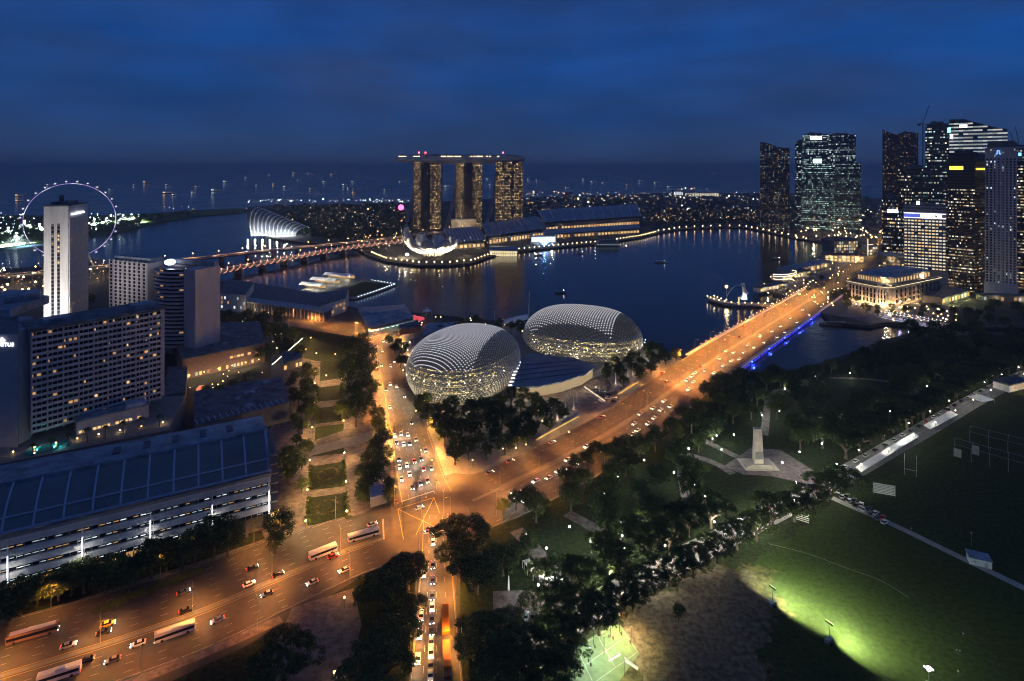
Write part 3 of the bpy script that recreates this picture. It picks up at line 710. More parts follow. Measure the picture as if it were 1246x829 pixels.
# ---- pale floodlit tower in front of the wheel
def pale_tower():
    C0 = Vector((-337, 437, 0)); Lf = Vector((-351.5, 431.8, 0)); loc, rz, L = frame(Lf, C0)
    t = thing('hotel_tower', 'tall floodlit white tower with two slit columns standing before the big wheel', 'tower', loc, rz)
    D = 41; z1 = 130
    b = MB(); b.box(0, L, 0, D, 0, z1); b.build('wall', white_wall, t)
    b = MB(); b.box(L + .01, L + .6, .8, D - .5, 14, z1 - 9); 
    for k in range(36): b.box(L + .6, L + .9, .8, D - .5, 15 + k * 2.95, 16.2 + k * 2.95)
    b.build('side_facade', grey_wall, t)
    b = MB()
    for c in (.36, .60):
        x = L * c; b.box(x - .9, x + .9, -.04, .0, 22, z1 - 13)
    b.build('slit', concrete_dark, t)
    wl = MB()
    for k in range(32):
        pass
    windows(t, [(L * c - .75, -.1, 23 + k * 2.9, 1.5, 1.9, 0, glassd) for k in range(32) for c in (.36, .60)], 'slit_window')
    windows(t, [(L * .6 - .6, -.16, 23 + k * 2.9, 1.2, 1.5, 0, E_warm) for k in (22, 25, 26, 28, 29)] + [(L * .36 - .6, -.16, 23 + k * 2.9, 1.2, 1.5, 0, E_warm2) for k in (27, 29)])
    windows(t, face_cells(D - 3, 1.5, L, R(90), 15, z1 - 10, 36, 12, .06, [E_warm2, E_warm3], .5, .4, off=.93), 'side_window')
    b = MB(); b.box(L * .1, L * .8, 8, 30, z1, z1 + 3); b.box(L * .3, L * .5, 15, 15.4, z1 + 3, z1 + 8); b.box(-.2, L + .2, -.2, D, z1, z1 + .8); b.build('roof_plant', roofdark, t)
    sg = MB()
    for k in range(12): sg.box(L + .9, L + 1.1, 4 + k * 2.3, 4 + k * 2.3 + rng.uniform(.9, 1.7), z1 - 7.2, z1 - 5.2 - rng.uniform(0, .8))
    sg.build('sign_lettering', E_sign, t)
    for xx in (.1, .85): lightobj('SPOT', 'wall_spot', 270000, (1, .92, .84), t, (L * xx, -66, 22), (R(90 + 34), 0, 0), spot=72, radius=.6, blend=.9)  # added spots, set farther off to even the light on the wall
    for z, e, yy in ((24, 11000, -13), (24, 8000, -11)):
        lightobj('SPOT', 'wall_spot', e * .5, (1, .93, .85), t, (L * (.35 if yy == -13 else .7), yy, z), (R(128), 0, 0), spot=85, radius=.5)
pale_tower()

# ---- stepped hotel with the lit dome
def stepped_hotel():
    A = XY(133, 500); B = XY(231, 462); loc, rz, L = frame(A, B)
    t = thing('hotel', 'stepped grey hotel with curved balcony terraces and a small glowing dome', 'hotel', loc, rz)
    z0, z1 = 0, 79; nf = 21; fh = (z1 - 14) / nf
    zt = [ZT(323, 500), ZT(317, 465)]
    b = MB(); b.box(0, L * .5, 0, 16, 0, z1); b.box(L * .5, L * .98, 14, 26, 0, z1 - 2); b.build('wall', grey_wall, t)
    windows(t, [(1.2 + k * (L * .5 - 1.5) / 8, -.05, 14 + f * fh + .5, 2.6, fh - 1.1, 0, glassd) for f in range(nf) for k in range(8)], 'window')
    b = MB()
    for k in range(9): x = .3 + k * (L * .5 - .9) / 8; b.box(x, x + .6, -.5, 0, 12, z1 + 1)
    b.build('fin', purple_wall, t)
    b = MB(); gl = MB()
    cx, r0 = L * .72, L * .24
    for f in range(nf - 1):
        z = 14 + f * fh; r = r0 + max(0, (12 - f)) * .35
        pts = [(cx + r * math.cos(math.pi + math.pi * i / 10), 14 + r * .75 * math.sin(math.pi + math.pi * i / 10)) for i in range(11)]
        pin = [(cx + (x - cx) * .86, 14 + (y - 14) * .86) for x, y in pts]
        b.prism(pts, z, z + 1.25); gl.prism(pin, z + 1.25, z + fh)
    b.build('terrace', purple_wall, t); gl.build('glazing', glassd, t)
    cells = []
    for f in range(nf - 1):
        for i in range(10):
            if rng.random() < .10:
                r = (r0 + max(0, 12 - f) * .35) * .88; a = math.pi + math.pi * (i + .2) / 10; c = math.pi + math.pi * (i + .8) / 10
                x0, y0, x1, y1 = cx + r * math.cos(a), 14 + r * .75 * math.sin(a), cx + r * math.cos(c), 14 + r * .75 * math.sin(c)
                cells.append((x0, y0, 14 + f * fh + 1.3, math.hypot(x1 - x0, y1 - y0), 1.2, math.atan2(y1 - y0, x1 - x0), E_warm2))
    windows(t, cells)
    b = MB(); b.box(L * .97, L * .97 + 13, -3, 20, 0, z1 - 1); b.build('end_slab', purple_wall, t)
    b = MB(); b.box(L * .9, L * .97, 2, 20, 0, z1 - 4); b.build('recess', concrete_dark, t)
    windows(t, [(L * .92, 1.94, 14 + f * fh + .6, 1.3, 1.4, 0, E_warm) for f in range(nf)], 'stair_window')
    b = MB(); b.box(L * .02, L * .48, 3, 14, z1, z1 + 3.5); b.box(L * .55, L + 10, 14.5, 19, z1 - 1, z1 + 2.5); b.build('roof_plant', roofblue, t)
    b = MB(); b.ball((L * .66, 8, z1 + 1.0), 4.2, n=16, m=8, sz=.62); b.build('dome_light', E_sign, t)
stepped_hotel()

def block(name, label, pts, z0, z1, wallm, roofm, cat='building', group=None, world=False):
    q = [Vector(p) for p in pts] if world else [G(*p) for p in pts]; c = sum(q, Vector()) / len(q)
    t = thing(name, label, cat, (c.x, c.y, 0), 0, group)
    b = MB(); b.prism([(p.x - c.x, p.y - c.y) for p in q], z0, z1); b.build('wall', wallm, t)
    b = MB(); b.prism([((p.x - c.x) * 1.01, (p.y - c.y) * 1.01) for p in q], z1, z1 + .8); b.build('roof', roofm, t)
    q2 = [p - c for p in q]
    return t, q2, c
def wall_windows(t, a, b, z, h, n, mats, p=.8, w=.7, name='lit_window'):
    d = b - a; L = d.length; d = d.normalized(); nrm = Vector((d.y, -d.x, 0)); rz = math.atan2(d.y, d.x); cells = []
    for k in range(n):
        if rng.random() < p: q = a + d * L * (k + .5 - w / 2) / n + nrm * .08; cells.append((q.x, q.y, z, L / n * w, h, rz, rng.choice(mats)))
    windows(t, cells, name)
def roof_units(t, q2, z, n, m=roofdark, name='roof_unit', sz=(2, 6), hh=(1, 2.6), seed=1):
    rg = random.Random(seed); xs = [p.x for p in q2]; ys = [p.y for p in q2]; c = sum(q2, Vector()) / len(q2)
    for _ in range(n):
        e = rg.choice(q2); f = rg.choice(q2); u, v = rg.uniform(0, .5), rg.uniform(0, .35); p = c + (e - c) * u + (f - c) * v
        b = MB(); d = q2[1] - q2[0]; b.cbox((p.x, p.y, z), rg.uniform(*sz), rg.uniform(*sz), rg.uniform(*hh), math.atan2(d.y, d.x)); b.build(name, m, t)
# ---- mall blocks between the hotels and the lawns
t, q, c = block('shopping_centre', 'brown brick shopping block with dark flat roof and warm lit ground floor', [(222, 463), (322, 440), (316, 412), (205, 415)], 0, 15, brick, roofdark, 'mall')
wall_windows(t, q[0], q[1], 1.2, 2.6, 22, [E_warm, E_warm2, E_orange, E_green], .6, .6, 'shop_window'); wall_windows(t, q[0] + (q[1] - q[0]) * .55, q[1], 8.5, 1.8, 10, [E_warm, E_warm2], .8, .85)
roof_units(t, q, 15.8, 9, roofblue, seed=3)
for k in range(6):
    p = q[0] + (q[1] - q[0]) * (k + .5) / 6 + Vector((2.5, -5, 0)); s = MB(); s.ball((p.x, p.y, 4.5), .4); s.build('porch_lamp', E_lamp_o if k != 2 else E_lamp_g, t); lightobj('POINT', 'porch_light', 1600, WARM, t, (p.x, p.y - .6, 4.2))
t, q, c = block('shopping_centre', 'low dark roofed block with rows of skylights behind the curved glass roof', [(236, 543), (352, 512), (342, 478), (236, 498)], 0, 11, concrete_dark, roofdark, 'mall')
roof_units(t, q, 11.8, 6, roofblue, seed=4)
b = MB(); d = (q[1] - q[0]); L_ = d.length; d = d.normalized(); n_ = Vector((-d.y, d.x, 0))
for k in range(16):
    p = q[0] + d * (L_ * (k + .6) / 16.5) + n_ * 4; b.cbox((p.x, p.y, 11.8), .5, 7, .5, math.atan2(d.y, d.x))
b.build('skylight', ribmat, t)
wall_windows(t, q[1], q[2], 2, 4, 5, [E_yell2, E_warm], .6, .3)
t, q, c = block('shopping_centre', 'narrow dark block below the slab hotel with an orange entrance', [(200, 500), (226, 494), (228, 462), (204, 462)], 0, 9, concrete_dark, roofdark, 'mall')
b = MB(); p = q[1]; b.cbox((p.x + 2, p.y + 14, .2), 3, 6, 7, .2); b.build('entrance_sign', E_pink2, t)
for k in range(6):
    s = MB(); s.ball((q[1].x + 5 + k * .3, q[1].y + 4 + k * 6.5, 3), .35); s.build('bollard_light', E_lamp_o, t)
    if k % 2 == 0: lightobj('POINT', 'entrance_light', 350, WARM, t, (q[1].x + 6, q[1].y + 4 + k * 6.5, 4.5))
# linear roof light of the mall entrance
a, e = G(331, 444, 5), G(368, 412, 5); t = thing('light_canopy', 'thin white light line on a slender canopy across the square', 'canopy', ((a.x + e.x) / 2, (a.y + e.y) / 2, 0)); m_ = (a + e) / 2
b = MB(); b.tube([a - Vector((m_.x, m_.y, 0)), e - Vector((m_.x, m_.y, 0))], .28); b.build('light_strip', emat('strip_white', (.95, .9, .8), 3), t)
b = MB()
for k in range(5): p = a + (e - a) * (k + .5) / 5 - Vector((m_.x, m_.y, 0)); b.tube([(p.x, p.y, 0), (p.x, p.y, 5)], .15)
b.build('post', metal, t)
# square left of the lawns: hot lit pavilion
t, q, c = block('pavilion', 'low square pavilion with amber floodlit front steps', [(345, 452), (368, 446), (366, 434), (342, 438)], 0, 6, concrete_dark, roofdark, 'pavilion')
lightobj('POINT', 'step_light', 2600, (1, .5, .15), t, (q[1].x + 9, q[1].y - 2, 6), radius=.5); lightobj('POINT', 'step_light', 1500, (1, .5, .15), t, (q[1].x + 5, q[1].y + 16, 6), radius=.5)
wall_windows(t, q[0], q[1], 1, 3, 5, [E_warm], .7, .6)
# grandstand and its end building
t, q, c = block('grandstand', 'long low grandstand with a grey roof facing the floating stage', [(292, 377), (396, 392), (418, 372), (300, 352)], 0, 9, concrete_dark, roofdark, 'grandstand')
b = MB(); d = q[1] - q[0]; L_ = d.length; d = d.normalized(); n_ = Vector((-d.y, d.x, 0))
for k in range(24): p = q[0] + d * L_ * (k + .5) / 24 - n_ * .4; b.cbox((p.x, p.y, 0), .7, .7, 9, math.atan2(d.y, d.x))
b.build('column', white_wall, t)
q3 = [q[0] - n_ * 3, q[1] - n_ * 3, q[1] + n_ * 12, q[0] + n_ * 12]; b = MB(); b.prism([(p.x, p.y) for p in q3], 9.9, 11.4); b.build('upper_roof', grey_wall, t)
wall_windows(t, q[0], q[1], 1, 3, 24, [E_warm2, E_warm], .5, .5)
t, q, c = block('office', 'small white office cube with two rows of windows beside the grandstand', [(388, 391), (421, 379), (424, 368), (392, 372)], 0, 15, white_wall, roofdark)
wall_windows(t, q[0], q[1], 8, 2.6, 7, [E_warm2, E_warm3], .9, .45); wall_windows(t, q[0], q[1], 3, 2.6, 7, [E_warm2, E_warm3], .7, .45)
t, q, c = block('office', 'white framed office with glowing top windows left of the grandstand', [(268, 378), (299, 380), (309, 363), (274, 360)], 0, 19, white_wall, roofdark)
for z in (3, 8, 13): wall_windows(t, q[0], q[1], z, 3, 8, [E_white2, E_warm2, E_white], .55, .5)
lightobj('POINT', 'forecourt_light', 1500, WARM, t, (q[1].x + 4, q[1].y - 5, 7))
lightobj('SPOT', 'lawn_light', 5000, COOL, t, (q[1].x + 70, q[1].y - 62, 12), (R(20), 0, 0), spot=120)
# waterfront food court cluster
t, q, c = block('market_hall', 'dark pitched market hall with a bright teal eave on the waterfront', [(448, 411), (503, 397), (492, 381), (436, 386)], 0, 8.5, concrete_dark, roofblue, 'hall')
d = q[1] - q[0]; L_ = d.length; d = d.normalized(); n_ = Vector((-d.y, d.x, 0)); b = MB(); b.cbox(((q[0] + q[1]) / 2 - n_ * 1.6).xy.to_3d() + Vector((0, 0, 6)), L_, 2.6, .4, math.atan2(d.y, d.x)); b.build('eave', white_wall, t)
for k in range(9):
    p = q[0] + d * L_ * (k + .5) / 9 - n_ * 1.8; s = MB(); s.cbox((p.x, p.y, 5.5), 3.2, 1.2, .4, math.atan2(d.y, d.x)); s.build('eave_light', E_lampteal, t)
for k in (1, 4, 7): p = q[0] + d * L_ * (k + .5) / 9 - n_ * 3.5; lightobj('POINT', 'eave_glow', 700, (.6, 1, .95), t, (p.x, p.y, 4.5))
apex = (q[0] + q[2]) / 2; b = MB(); b.add([(*(p * 1.02).xy, 9.3) for p in q] + [(*(q[0] * .4 + q[3] * .4 + (q[1] + q[2]) * .1).xy, 12.5), (*(q[1] * .4 + q[2] * .4 + (q[0] + q[3]) * .1).xy, 12.5)], [(0, 1, 5, 4), (1, 2, 5), (2, 3, 4, 5), (3, 0, 4)]); b.build('pitched_roof', roofblue, t)
def tent(px, py, r, h, m, label, lit=None, cat='tent', name='tent'):
    p = G(px, py); t = thing(name, label, cat, (p.x, p.y, 0)); n = 8
    b = MB(); b.add([(r * math.cos(2 * math.pi * k / n), r * math.sin(2 * math.pi * k / n), h * .55) for k in range(n)] + [(r * .45 * math.cos(2 * math.pi * k / n), r * .45 * math.sin(2 * math.pi * k / n), h * .72) for k in range(n)] + [(0, 0, h)], [(k, (k + 1) % n, n + (k + 1) % n, n + k) for k in range(n)] + [(n + k, n + (k + 1) % n, 2 * n) for k in range(n)]); b.build('canopy', m, t)
    for k in range(0, n, 2): s = MB(); s.tube([(r * .95 * math.cos(2 * math.pi * k / n), r * .95 * math.sin(2 * math.pi * k / n), 0), (r * .95 * math.cos(2 * math.pi * k / n), r * .95 * math.sin(2 * math.pi * k / n), h * .55)], .15); s.build('post', metal, t)
    if lit: lightobj('POINT', 'tent_light', lit[0], lit[1], t, (0, 0, h * .4), radius=.4)
    return t
t = tent(504, 394, 11, 9, E_redtent, 'glowing red fabric tent over the waterfront food stalls', (1500, (1, .3, .25)))
t = tent(520, 384, 5, 9, cloth, 'small white peaked tent just behind the red tent', (500, COOL))
t = thing('theatre_shell', 'white winged fabric roof of the open stage with a tall mast', 'stage', G(625, 396))
b = MB(); b.add([(-17, -4, 3), (-2, -9, 4), (14, -7, 8), (15, 5, 10), (0, 9, 6), (-15, 5, 3), (2, 0, 9)], [(0, 1, 6), (1, 2, 6), (2, 3, 6), (3, 4, 6), (4, 5, 6), (5, 0, 6)]); b.build('canopy', cloth, t)
b = MB(); b.tube([(15, 4, 0), (16, 4, 34)], [.6, .15]); b.build('mast', white_wall, t); b = MB(); b.tube([(-19, 2, 0), (-19, 2, 14)], [.4, .15]); b.tube([(-10, -6, 0), (-10, -6, 4)], .3); b.build('post', white_wall, t)
lightobj('SPOT', 'mast_light', 9000, COOL, t, (14, -14, 2), (R(150), 0, 0), spot=70); lightobj('POINT', 'stage_light', 700, (.8, .8, 1), t, (3, -14, 14))
t, q, c = block('round_terrace', 'round roof terrace with a pale apron beside the nearer glass dome', [(493, 441), (510, 446), (524, 436), (520, 421), (506, 418), (494, 425)], 0, 5, concrete_dark, paving, 'terrace')
for k in range(8):
    a = R(130 + k * 22); s = MB(); s.ball((c.x * 0 + 13 * math.cos(a), 13 * math.sin(a), 6.8), .45); s.build('rim_lamp', E_lamp_w, t)
lightobj('POINT', 'terrace_light', 800, (1, .75, .6), t, (-3, -2, 10))
t, q, c = block('service_block', 'plain blue roofed service block beside the round terrace', [(515, 417), (545, 409), (556, 400), (520, 402)], 0, 6, concrete_dark, roofblue)
t, q, c = block('service_block', 'plum coloured low block behind the bend of the avenue', [(486, 408), (512, 404), (508, 395), (484, 397)], 0, 5, brick, roofdark)
t, q, c = block('pavilion', 'sloping mauve roofed station entrance between two clipped hedges at the junction', [(451, 618), (471, 612), (464, 578), (446, 580)], 0, 4, concrete, purple_wall, 'pavilion')
# ------------------------------------------------------------------ the two spiky glass domes
def dome(label, C, ang, a, b_, h, litdir, zc, seed, lz, litband, bright, lw, lx, st, sy_):
    t = thing('arts_dome', label, 'dome', (C.x, C.y, 0), ang)
    nu, nv = 96, 34
    def S(u, v, k=1.0):          # u around, v 0 foot .. 1 crown ; bulging shell
        ph = v * math.pi / 2 * 1.0
        e = 2.4
        cu, su = math.cos(u), math.sin(u)
        rr = (abs(cu) ** e + abs(su) ** e) ** (-1 / e)
        zz = zc * (v / .22) if v < .22 else zc + (h - zc) * math.sin((v - .22) / .78 * math.pi / 2)
        if v < .22: w = .86 + .14 * math.sin(v / .22 * math.pi / 2)
        else: w = max(0.0, math.cos((v - .22) / .78 * math.pi / 2)) ** .62
        return Vector((a * rr * cu * w * k, b_ * rr * su * w * k, zz * (1 if k <= 1 else 1) + (k - 1) * 20))
    mb = MB(); vs = [S(2 * math.pi * i / nu, j / nv) for j in range(nv + 1) for i in range(nu)]
    fs = [(j * nu + i, j * nu + (i + 1) % nu, (j + 1) * nu + (i + 1) % nu, (j + 1) * nu + i) for j in range(nv) for i in range(nu)]
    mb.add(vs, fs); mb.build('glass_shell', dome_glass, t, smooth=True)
    # inside floors showing as glowing panels
    # inside floors showing as glowing panels
    mb = MB(); rg = random.Random(seed); nu3, nv3 = 170, 60
    for j in range(nv3):
        for i in range(nu3):
            u = 2 * math.pi * (i + .5) / nu3; v = (j + .5) / nv3
            if not (litband[0] < v < litband[1]): continue
            d = math.cos(u + ang - litdir)
            row = (1.0, .8, .15, .35)[j % 4]
            if rg.random() < (max(0, d) ** .8) * row * .85 + .3:
                q = [S(2 * math.pi * (i + x) / nu3, (j + y) / nv3, 1.003) for x, y in ((.12, .2), (.88, .2), (.88, .75), (.12, .75))]
                mb.add(q, [(0, 1, 2, 3)], rg.choice((0, 1, 1, 2)) if rg.random() < max(0, d) * row else 2)
    mb.build('lit_panel', [E_dome, E_dome2, E_dome3], t, kind='stuff')
    # pointed sunshades: rings on the flanks, straight rows across the crown
    mb = MB(); nu2, nv2 = 100, 40; ls = MB(); VC = .40
    for j in range(1, int(nv2 * VC) + 1):
        for i in range(nu2):
            v = (j + .5) / nv2; u = 2 * math.pi * (i + (.5 if j % 2 else 0)) / nu2
            p0 = S(u - math.pi / nu2 * .85, v - .4 / nv2, 1.002); p1 = S(u + math.pi / nu2 * .85, v - .4 / nv2, 1.002); p2 = S(u, v + .55 / nv2, 1.002)
            n = (p1 - p0).cross(p2 - p0)
            if n.length < 1e-6: continue
            n.normalize(); tip = (p0 + p1) / 2 * .55 + p2 * .45 + n * .65
            mb.add([p0, p1, p2, tip], [(0, 3, 2), (3, 1, 2)])
    def top(x, y):
        rho = ((abs(x) / a) ** 2.4 + (abs(y) / b_) ** 2.4) ** (1 / 2.4)
        if rho >= 1: return None
        v = math.acos(min(1, rho ** (1 / .62))) * 2 / math.pi * .78 + .22
        return v, zc + (h - zc) * math.sin((v - .22) / .78 * math.pi / 2)
    ix = int(a / st)
    for i in range(-ix, ix + 1):
        for k in range(-int(b_ / sy_), int(b_ / sy_) + 1):
            x, y = i * st, k * sy_ + (sy_ / 2 if i % 2 else 0); T = top(x, y)
            if T is None or T[0] < VC: continue
            e = .05; tx, ty = top(x + e, y), top(x, y + e)
            if not tx or not ty: continue
            n = Vector(((T[1] - tx[1]) / e, (T[1] - ty[1]) / e, 1)).normalized(); c = Vector((x, y, T[1])) + n * .08
            sx = Vector((n.z, 0, -n.x)).normalized(); sy = n.cross(sx)
            k_ = 1.0 / max(.45, n.z)
            q0, q1, q2 = c - sx * st * .42 - sy * sy_ * .42, c + sx * st * .42 - sy * sy_ * .42, c + sy * sy_ * .48
            mb.add([q0, q1, q2, c + n * .55 - sy * .1], [(0, 3, 2), (3, 1, 2)])
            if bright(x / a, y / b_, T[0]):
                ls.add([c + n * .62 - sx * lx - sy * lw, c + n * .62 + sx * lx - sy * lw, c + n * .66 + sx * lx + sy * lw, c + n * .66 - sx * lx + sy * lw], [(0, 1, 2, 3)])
    mb.build('sunshade', shade_m, t, kind='stuff'); ls.build('shade_glow', E_shade_glow, t, kind='stuff')  # glowing strips paint the lit patch of the sunshades
    # foot ring, entry piers
    mb = MB(); ring = [S(2 * math.pi * i / 48, 0, 1.03) for i in range(48)]; mb.prism([(p.x, p.y) for p in ring], 0, 2.2); mb.build('plinth', stone, t)
    for k in range(lz):
        u = litdir - ang - 1.2 + 2.4 * k / max(1, lz - 1); p = S(u, 0.24, 1.05); s = MB(); s.ball((p.x, p.y, p.z + .3), .32); s.build('rim_lamp', E_lamp_w, t)
    for k in range(5):
        u = litdir - ang - 1.0 + 2.0 * k / 4; p = S(u, 0, 1.35); lightobj('POINT', 'foot_light', 3000, (1, .84, .55), t, (p.x, p.y, 4), radius=.4)
    return t
dome_glass = mat('dome_glass', (.06, .065, .06), .3, emit=(1.0, .9, .72), es=.022)  # faint glow put into the glass to lift the unlit shell
shade_m = mat('shade_aluminium', (.78, .77, .74), .5, 0, var=.1)
E_dome = emat('dome_glow', (1.0, .76, .30), 2.4); E_dome2 = emat('dome_glow_dim', (1.0, .72, .28), .9); E_dome3 = emat('dome_glow_faint', (1.0, .78, .42), .16)
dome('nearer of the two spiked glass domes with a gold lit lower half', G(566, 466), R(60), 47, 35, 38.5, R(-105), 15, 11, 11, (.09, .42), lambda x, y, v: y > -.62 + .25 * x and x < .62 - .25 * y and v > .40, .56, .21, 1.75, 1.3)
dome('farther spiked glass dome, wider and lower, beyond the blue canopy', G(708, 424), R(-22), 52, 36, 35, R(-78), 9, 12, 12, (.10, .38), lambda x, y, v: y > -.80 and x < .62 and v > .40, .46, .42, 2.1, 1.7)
# the blue canopy between them
t = thing('canopy_roof', 'flat dark blue fan shaped canopy between the two glass domes', 'canopy', G(672, 462))
o = Vector(t.location); q = [G(x, y, 9) - o for x, y in ((622, 472), (634, 440), (645, 430), (700, 437), (727, 446), (712, 456), (685, 465), (655, 471))]
b = MB(); b.prism([(p.x, p.y) for p in q], 8.6, 9.6); b.build('roof', roofcanopy, t)
b = MB()
for k in range(4):
    p, r_ = q[1] + (q[0] - q[1]) * (.2 + .2 * k), q[3] + (q[5] - q[3]) * (.15 + .25 * k); b.tube([(p.x, p.y, 9.75), (r_.x, r_.y, 9.75)], .3, n=4)
b.build('roof_seam', roofdark, t)
ins = [p * .9 for p in q]; b = MB(); b.prism([(p.x, p.y + 2) for p in ins], 0.2, 8.5); b.build('lobby', lobby_m, t)
edge = [q[0], q[7], q[6], q[5], q[4]]
for k in range(len(edge) - 1):
    d = edge[k + 1] - edge[k]
    for u in (.25, .75): p = edge[k] + d * u; lightobj('POINT', 'canopy_light', 1100, (1, .74, .42), t, (p.x + 1, p.y - 2, 6.5), radius=.4)
for k in range(8): p = q[0] + (q[1] - q[0]) * (k + .3) / 8; s = MB(); s.cbox((p.x - 1, p.y, 9.7), 2.6, .8, .5, .2); s.build('edge_lamp', E_sign, t)
# ------------------------------------------------------------------ three towers and the sky deck
BY = 1468.0
def resort():
    cols = lambda skip: (lambda u, v: .02 if skip[0] < u < skip[1] else (.5 if v < .93 else .85))
    specs = [(503.5, 537, 'left', (.26, .60), 'one'), (554.5, 586.5, 'mid', (.30, .62), 'two'), (603, 636, 'right', (.52, .66), 'three')]
    labs = ['resort tower nearest the lotus building, dark middle strip and gold side windows', 'middle resort tower of three with a dark central strip', 'resort tower with the most gold windows beside the long hall roofs']
    ztop = ZT(197, BY)
    for i, (x0, x1, nm, skip, _) in enumerate(specs):
        t, L = tower('resort_tower', labs[i], x0, x1, BY + (0 if i < 2 else -6), BY + (0 if i < 2 else -6), 24, ztop, 44, 15, cols(skip) if i < 2 else (lambda u, v: .18 if .52 < u < .66 else .62), [E_mbs, E_mbs, E_mbs2], glassp, band='hv', bandm=metal_dark, group='three resort towers', plant=False, wf=.55, hf=.52, bh=.2, sides=False, rowbias=False)
        # leaning rear leg
        b = MB(); n = 14; D = 16
        vs = []
        for k in range(n + 1):
            u = k / n; z = ztop * u; x = -32 * (1 - u) ** 1.7 - 1; w = 9 + 3 * u
            vs += [(x, 28, z), (x + w, 28, z), (x + w, 28 + D, z), (x, 28 + D, z)]
        b.add(vs, [(k * 4 + a, k * 4 + (a + 1) % 4, k * 4 + 4 + (a + 1) % 4, k * 4 + 4 + a) for k in range(n) for a in range(4)] + [(n * 4, n * 4 + 1, n * 4 + 2, n * 4 + 3)])
        b.build('leaning_leg', grey_wall, t)
        b = MB(); b.box(-1, 0, 0, 24, 0, ztop); b.build('edge_fin', grey_wall, t)
    t = thing('sky_deck', 'long boat shaped sky deck laid across the three resort towers', 'sky deck', XY(558, BY))
    st = [(477, 195.2, 193.6, 3), (484, 196.8, 192.6, 8), (495, 198.2, 192, 13), (510, 199.4, 191.2, 17), (540, 199.6, 190.2, 20), (570, 199.6, 189.8, 20), (600, 199.6, 189.6, 20), (625, 199.2, 189.6, 18), (634, 198, 190, 15), (638.5, 195.5, 191, 10)]
    b = MB(); vs = []; 
    for px, yb, yt, w in st:
        x = (px - 558) / F * BY; zb, zt = ZT(yb, BY), ZT(yt, BY); zm = (zb + zt) / 2
        vs += [(x, 12 - w, zt), (x, 12 - w, zm), (x, 12 - w * .5, zb), (x, 12 + w * .5, zb), (x, 12 + w, zm), (x, 12 + w, zt)]
    n = len(st); b.add(vs, [(k * 6 + a, k * 6 + 6 + a, k * 6 + 6 + (a + 1) % 6, k * 6 + (a + 1) % 6) for k in range(n - 1) for a in range(6)] + [tuple(range(6)), tuple(range((n - 1) * 6, n * 6))])
    b.build('hull', grey_wall, t)
    b = MB()
    rg = random.Random(2)
    for k in range(46):
        px = 486 + k * 3.2; x = (px - 558) / F * BY; zt = ZT(190.4, BY); b.ball((x, rg.uniform(0, 10), zt + 1.5 + rg.random() * 2), rg.uniform(1.5, 3.2), n=5, m=3)
    b.build('rooftop_palms', leaf_a, t, kind='stuff')
    for px, w in ((513, 10), (520, 12), (615, 14), (622, 8)):
        b = MB(); x = (px - 558) / F * BY; b.box(x - w / 2, x + w / 2, 5, 18, ZT(191, BY), ZT(188, BY)); b.build('roof_pavilion', grey_wall, t)
    for px in (509, 517, 612): s = MB(); s.ball(((px - 558) / F * BY, 10, ZT(185.8, BY)), 2.0); s.build('beacon', E_redb, t); q = MB(); x = (px - 558) / F * BY; q.tube([(x, 10, ZT(190, BY)), (x, 10, ZT(186.4, BY))], .25); q.build('mast', metal, t)
    rg = random.Random(4)
    for k in range(40):
        px = rg.choice((rg.uniform(572, 607), rg.uniform(535, 560), rg.uniform(485, 512), rg.uniform(572, 607), rg.uniform(572, 607)))
        s = MB(); s.cbox(((px - 558) / F * BY, -9 if px > 530 else 0, ZT(190.6, BY)), rg.uniform(2, 5), 1, 1.2); s.build('deck_lamp', E_lampdeck, t)
    for px in (560, 634): s = MB(); s.ball(((px - 558) / F * BY, 2, ZT(191, BY)), 1.0); s.build('edge_beacon', E_red, t)


resort()
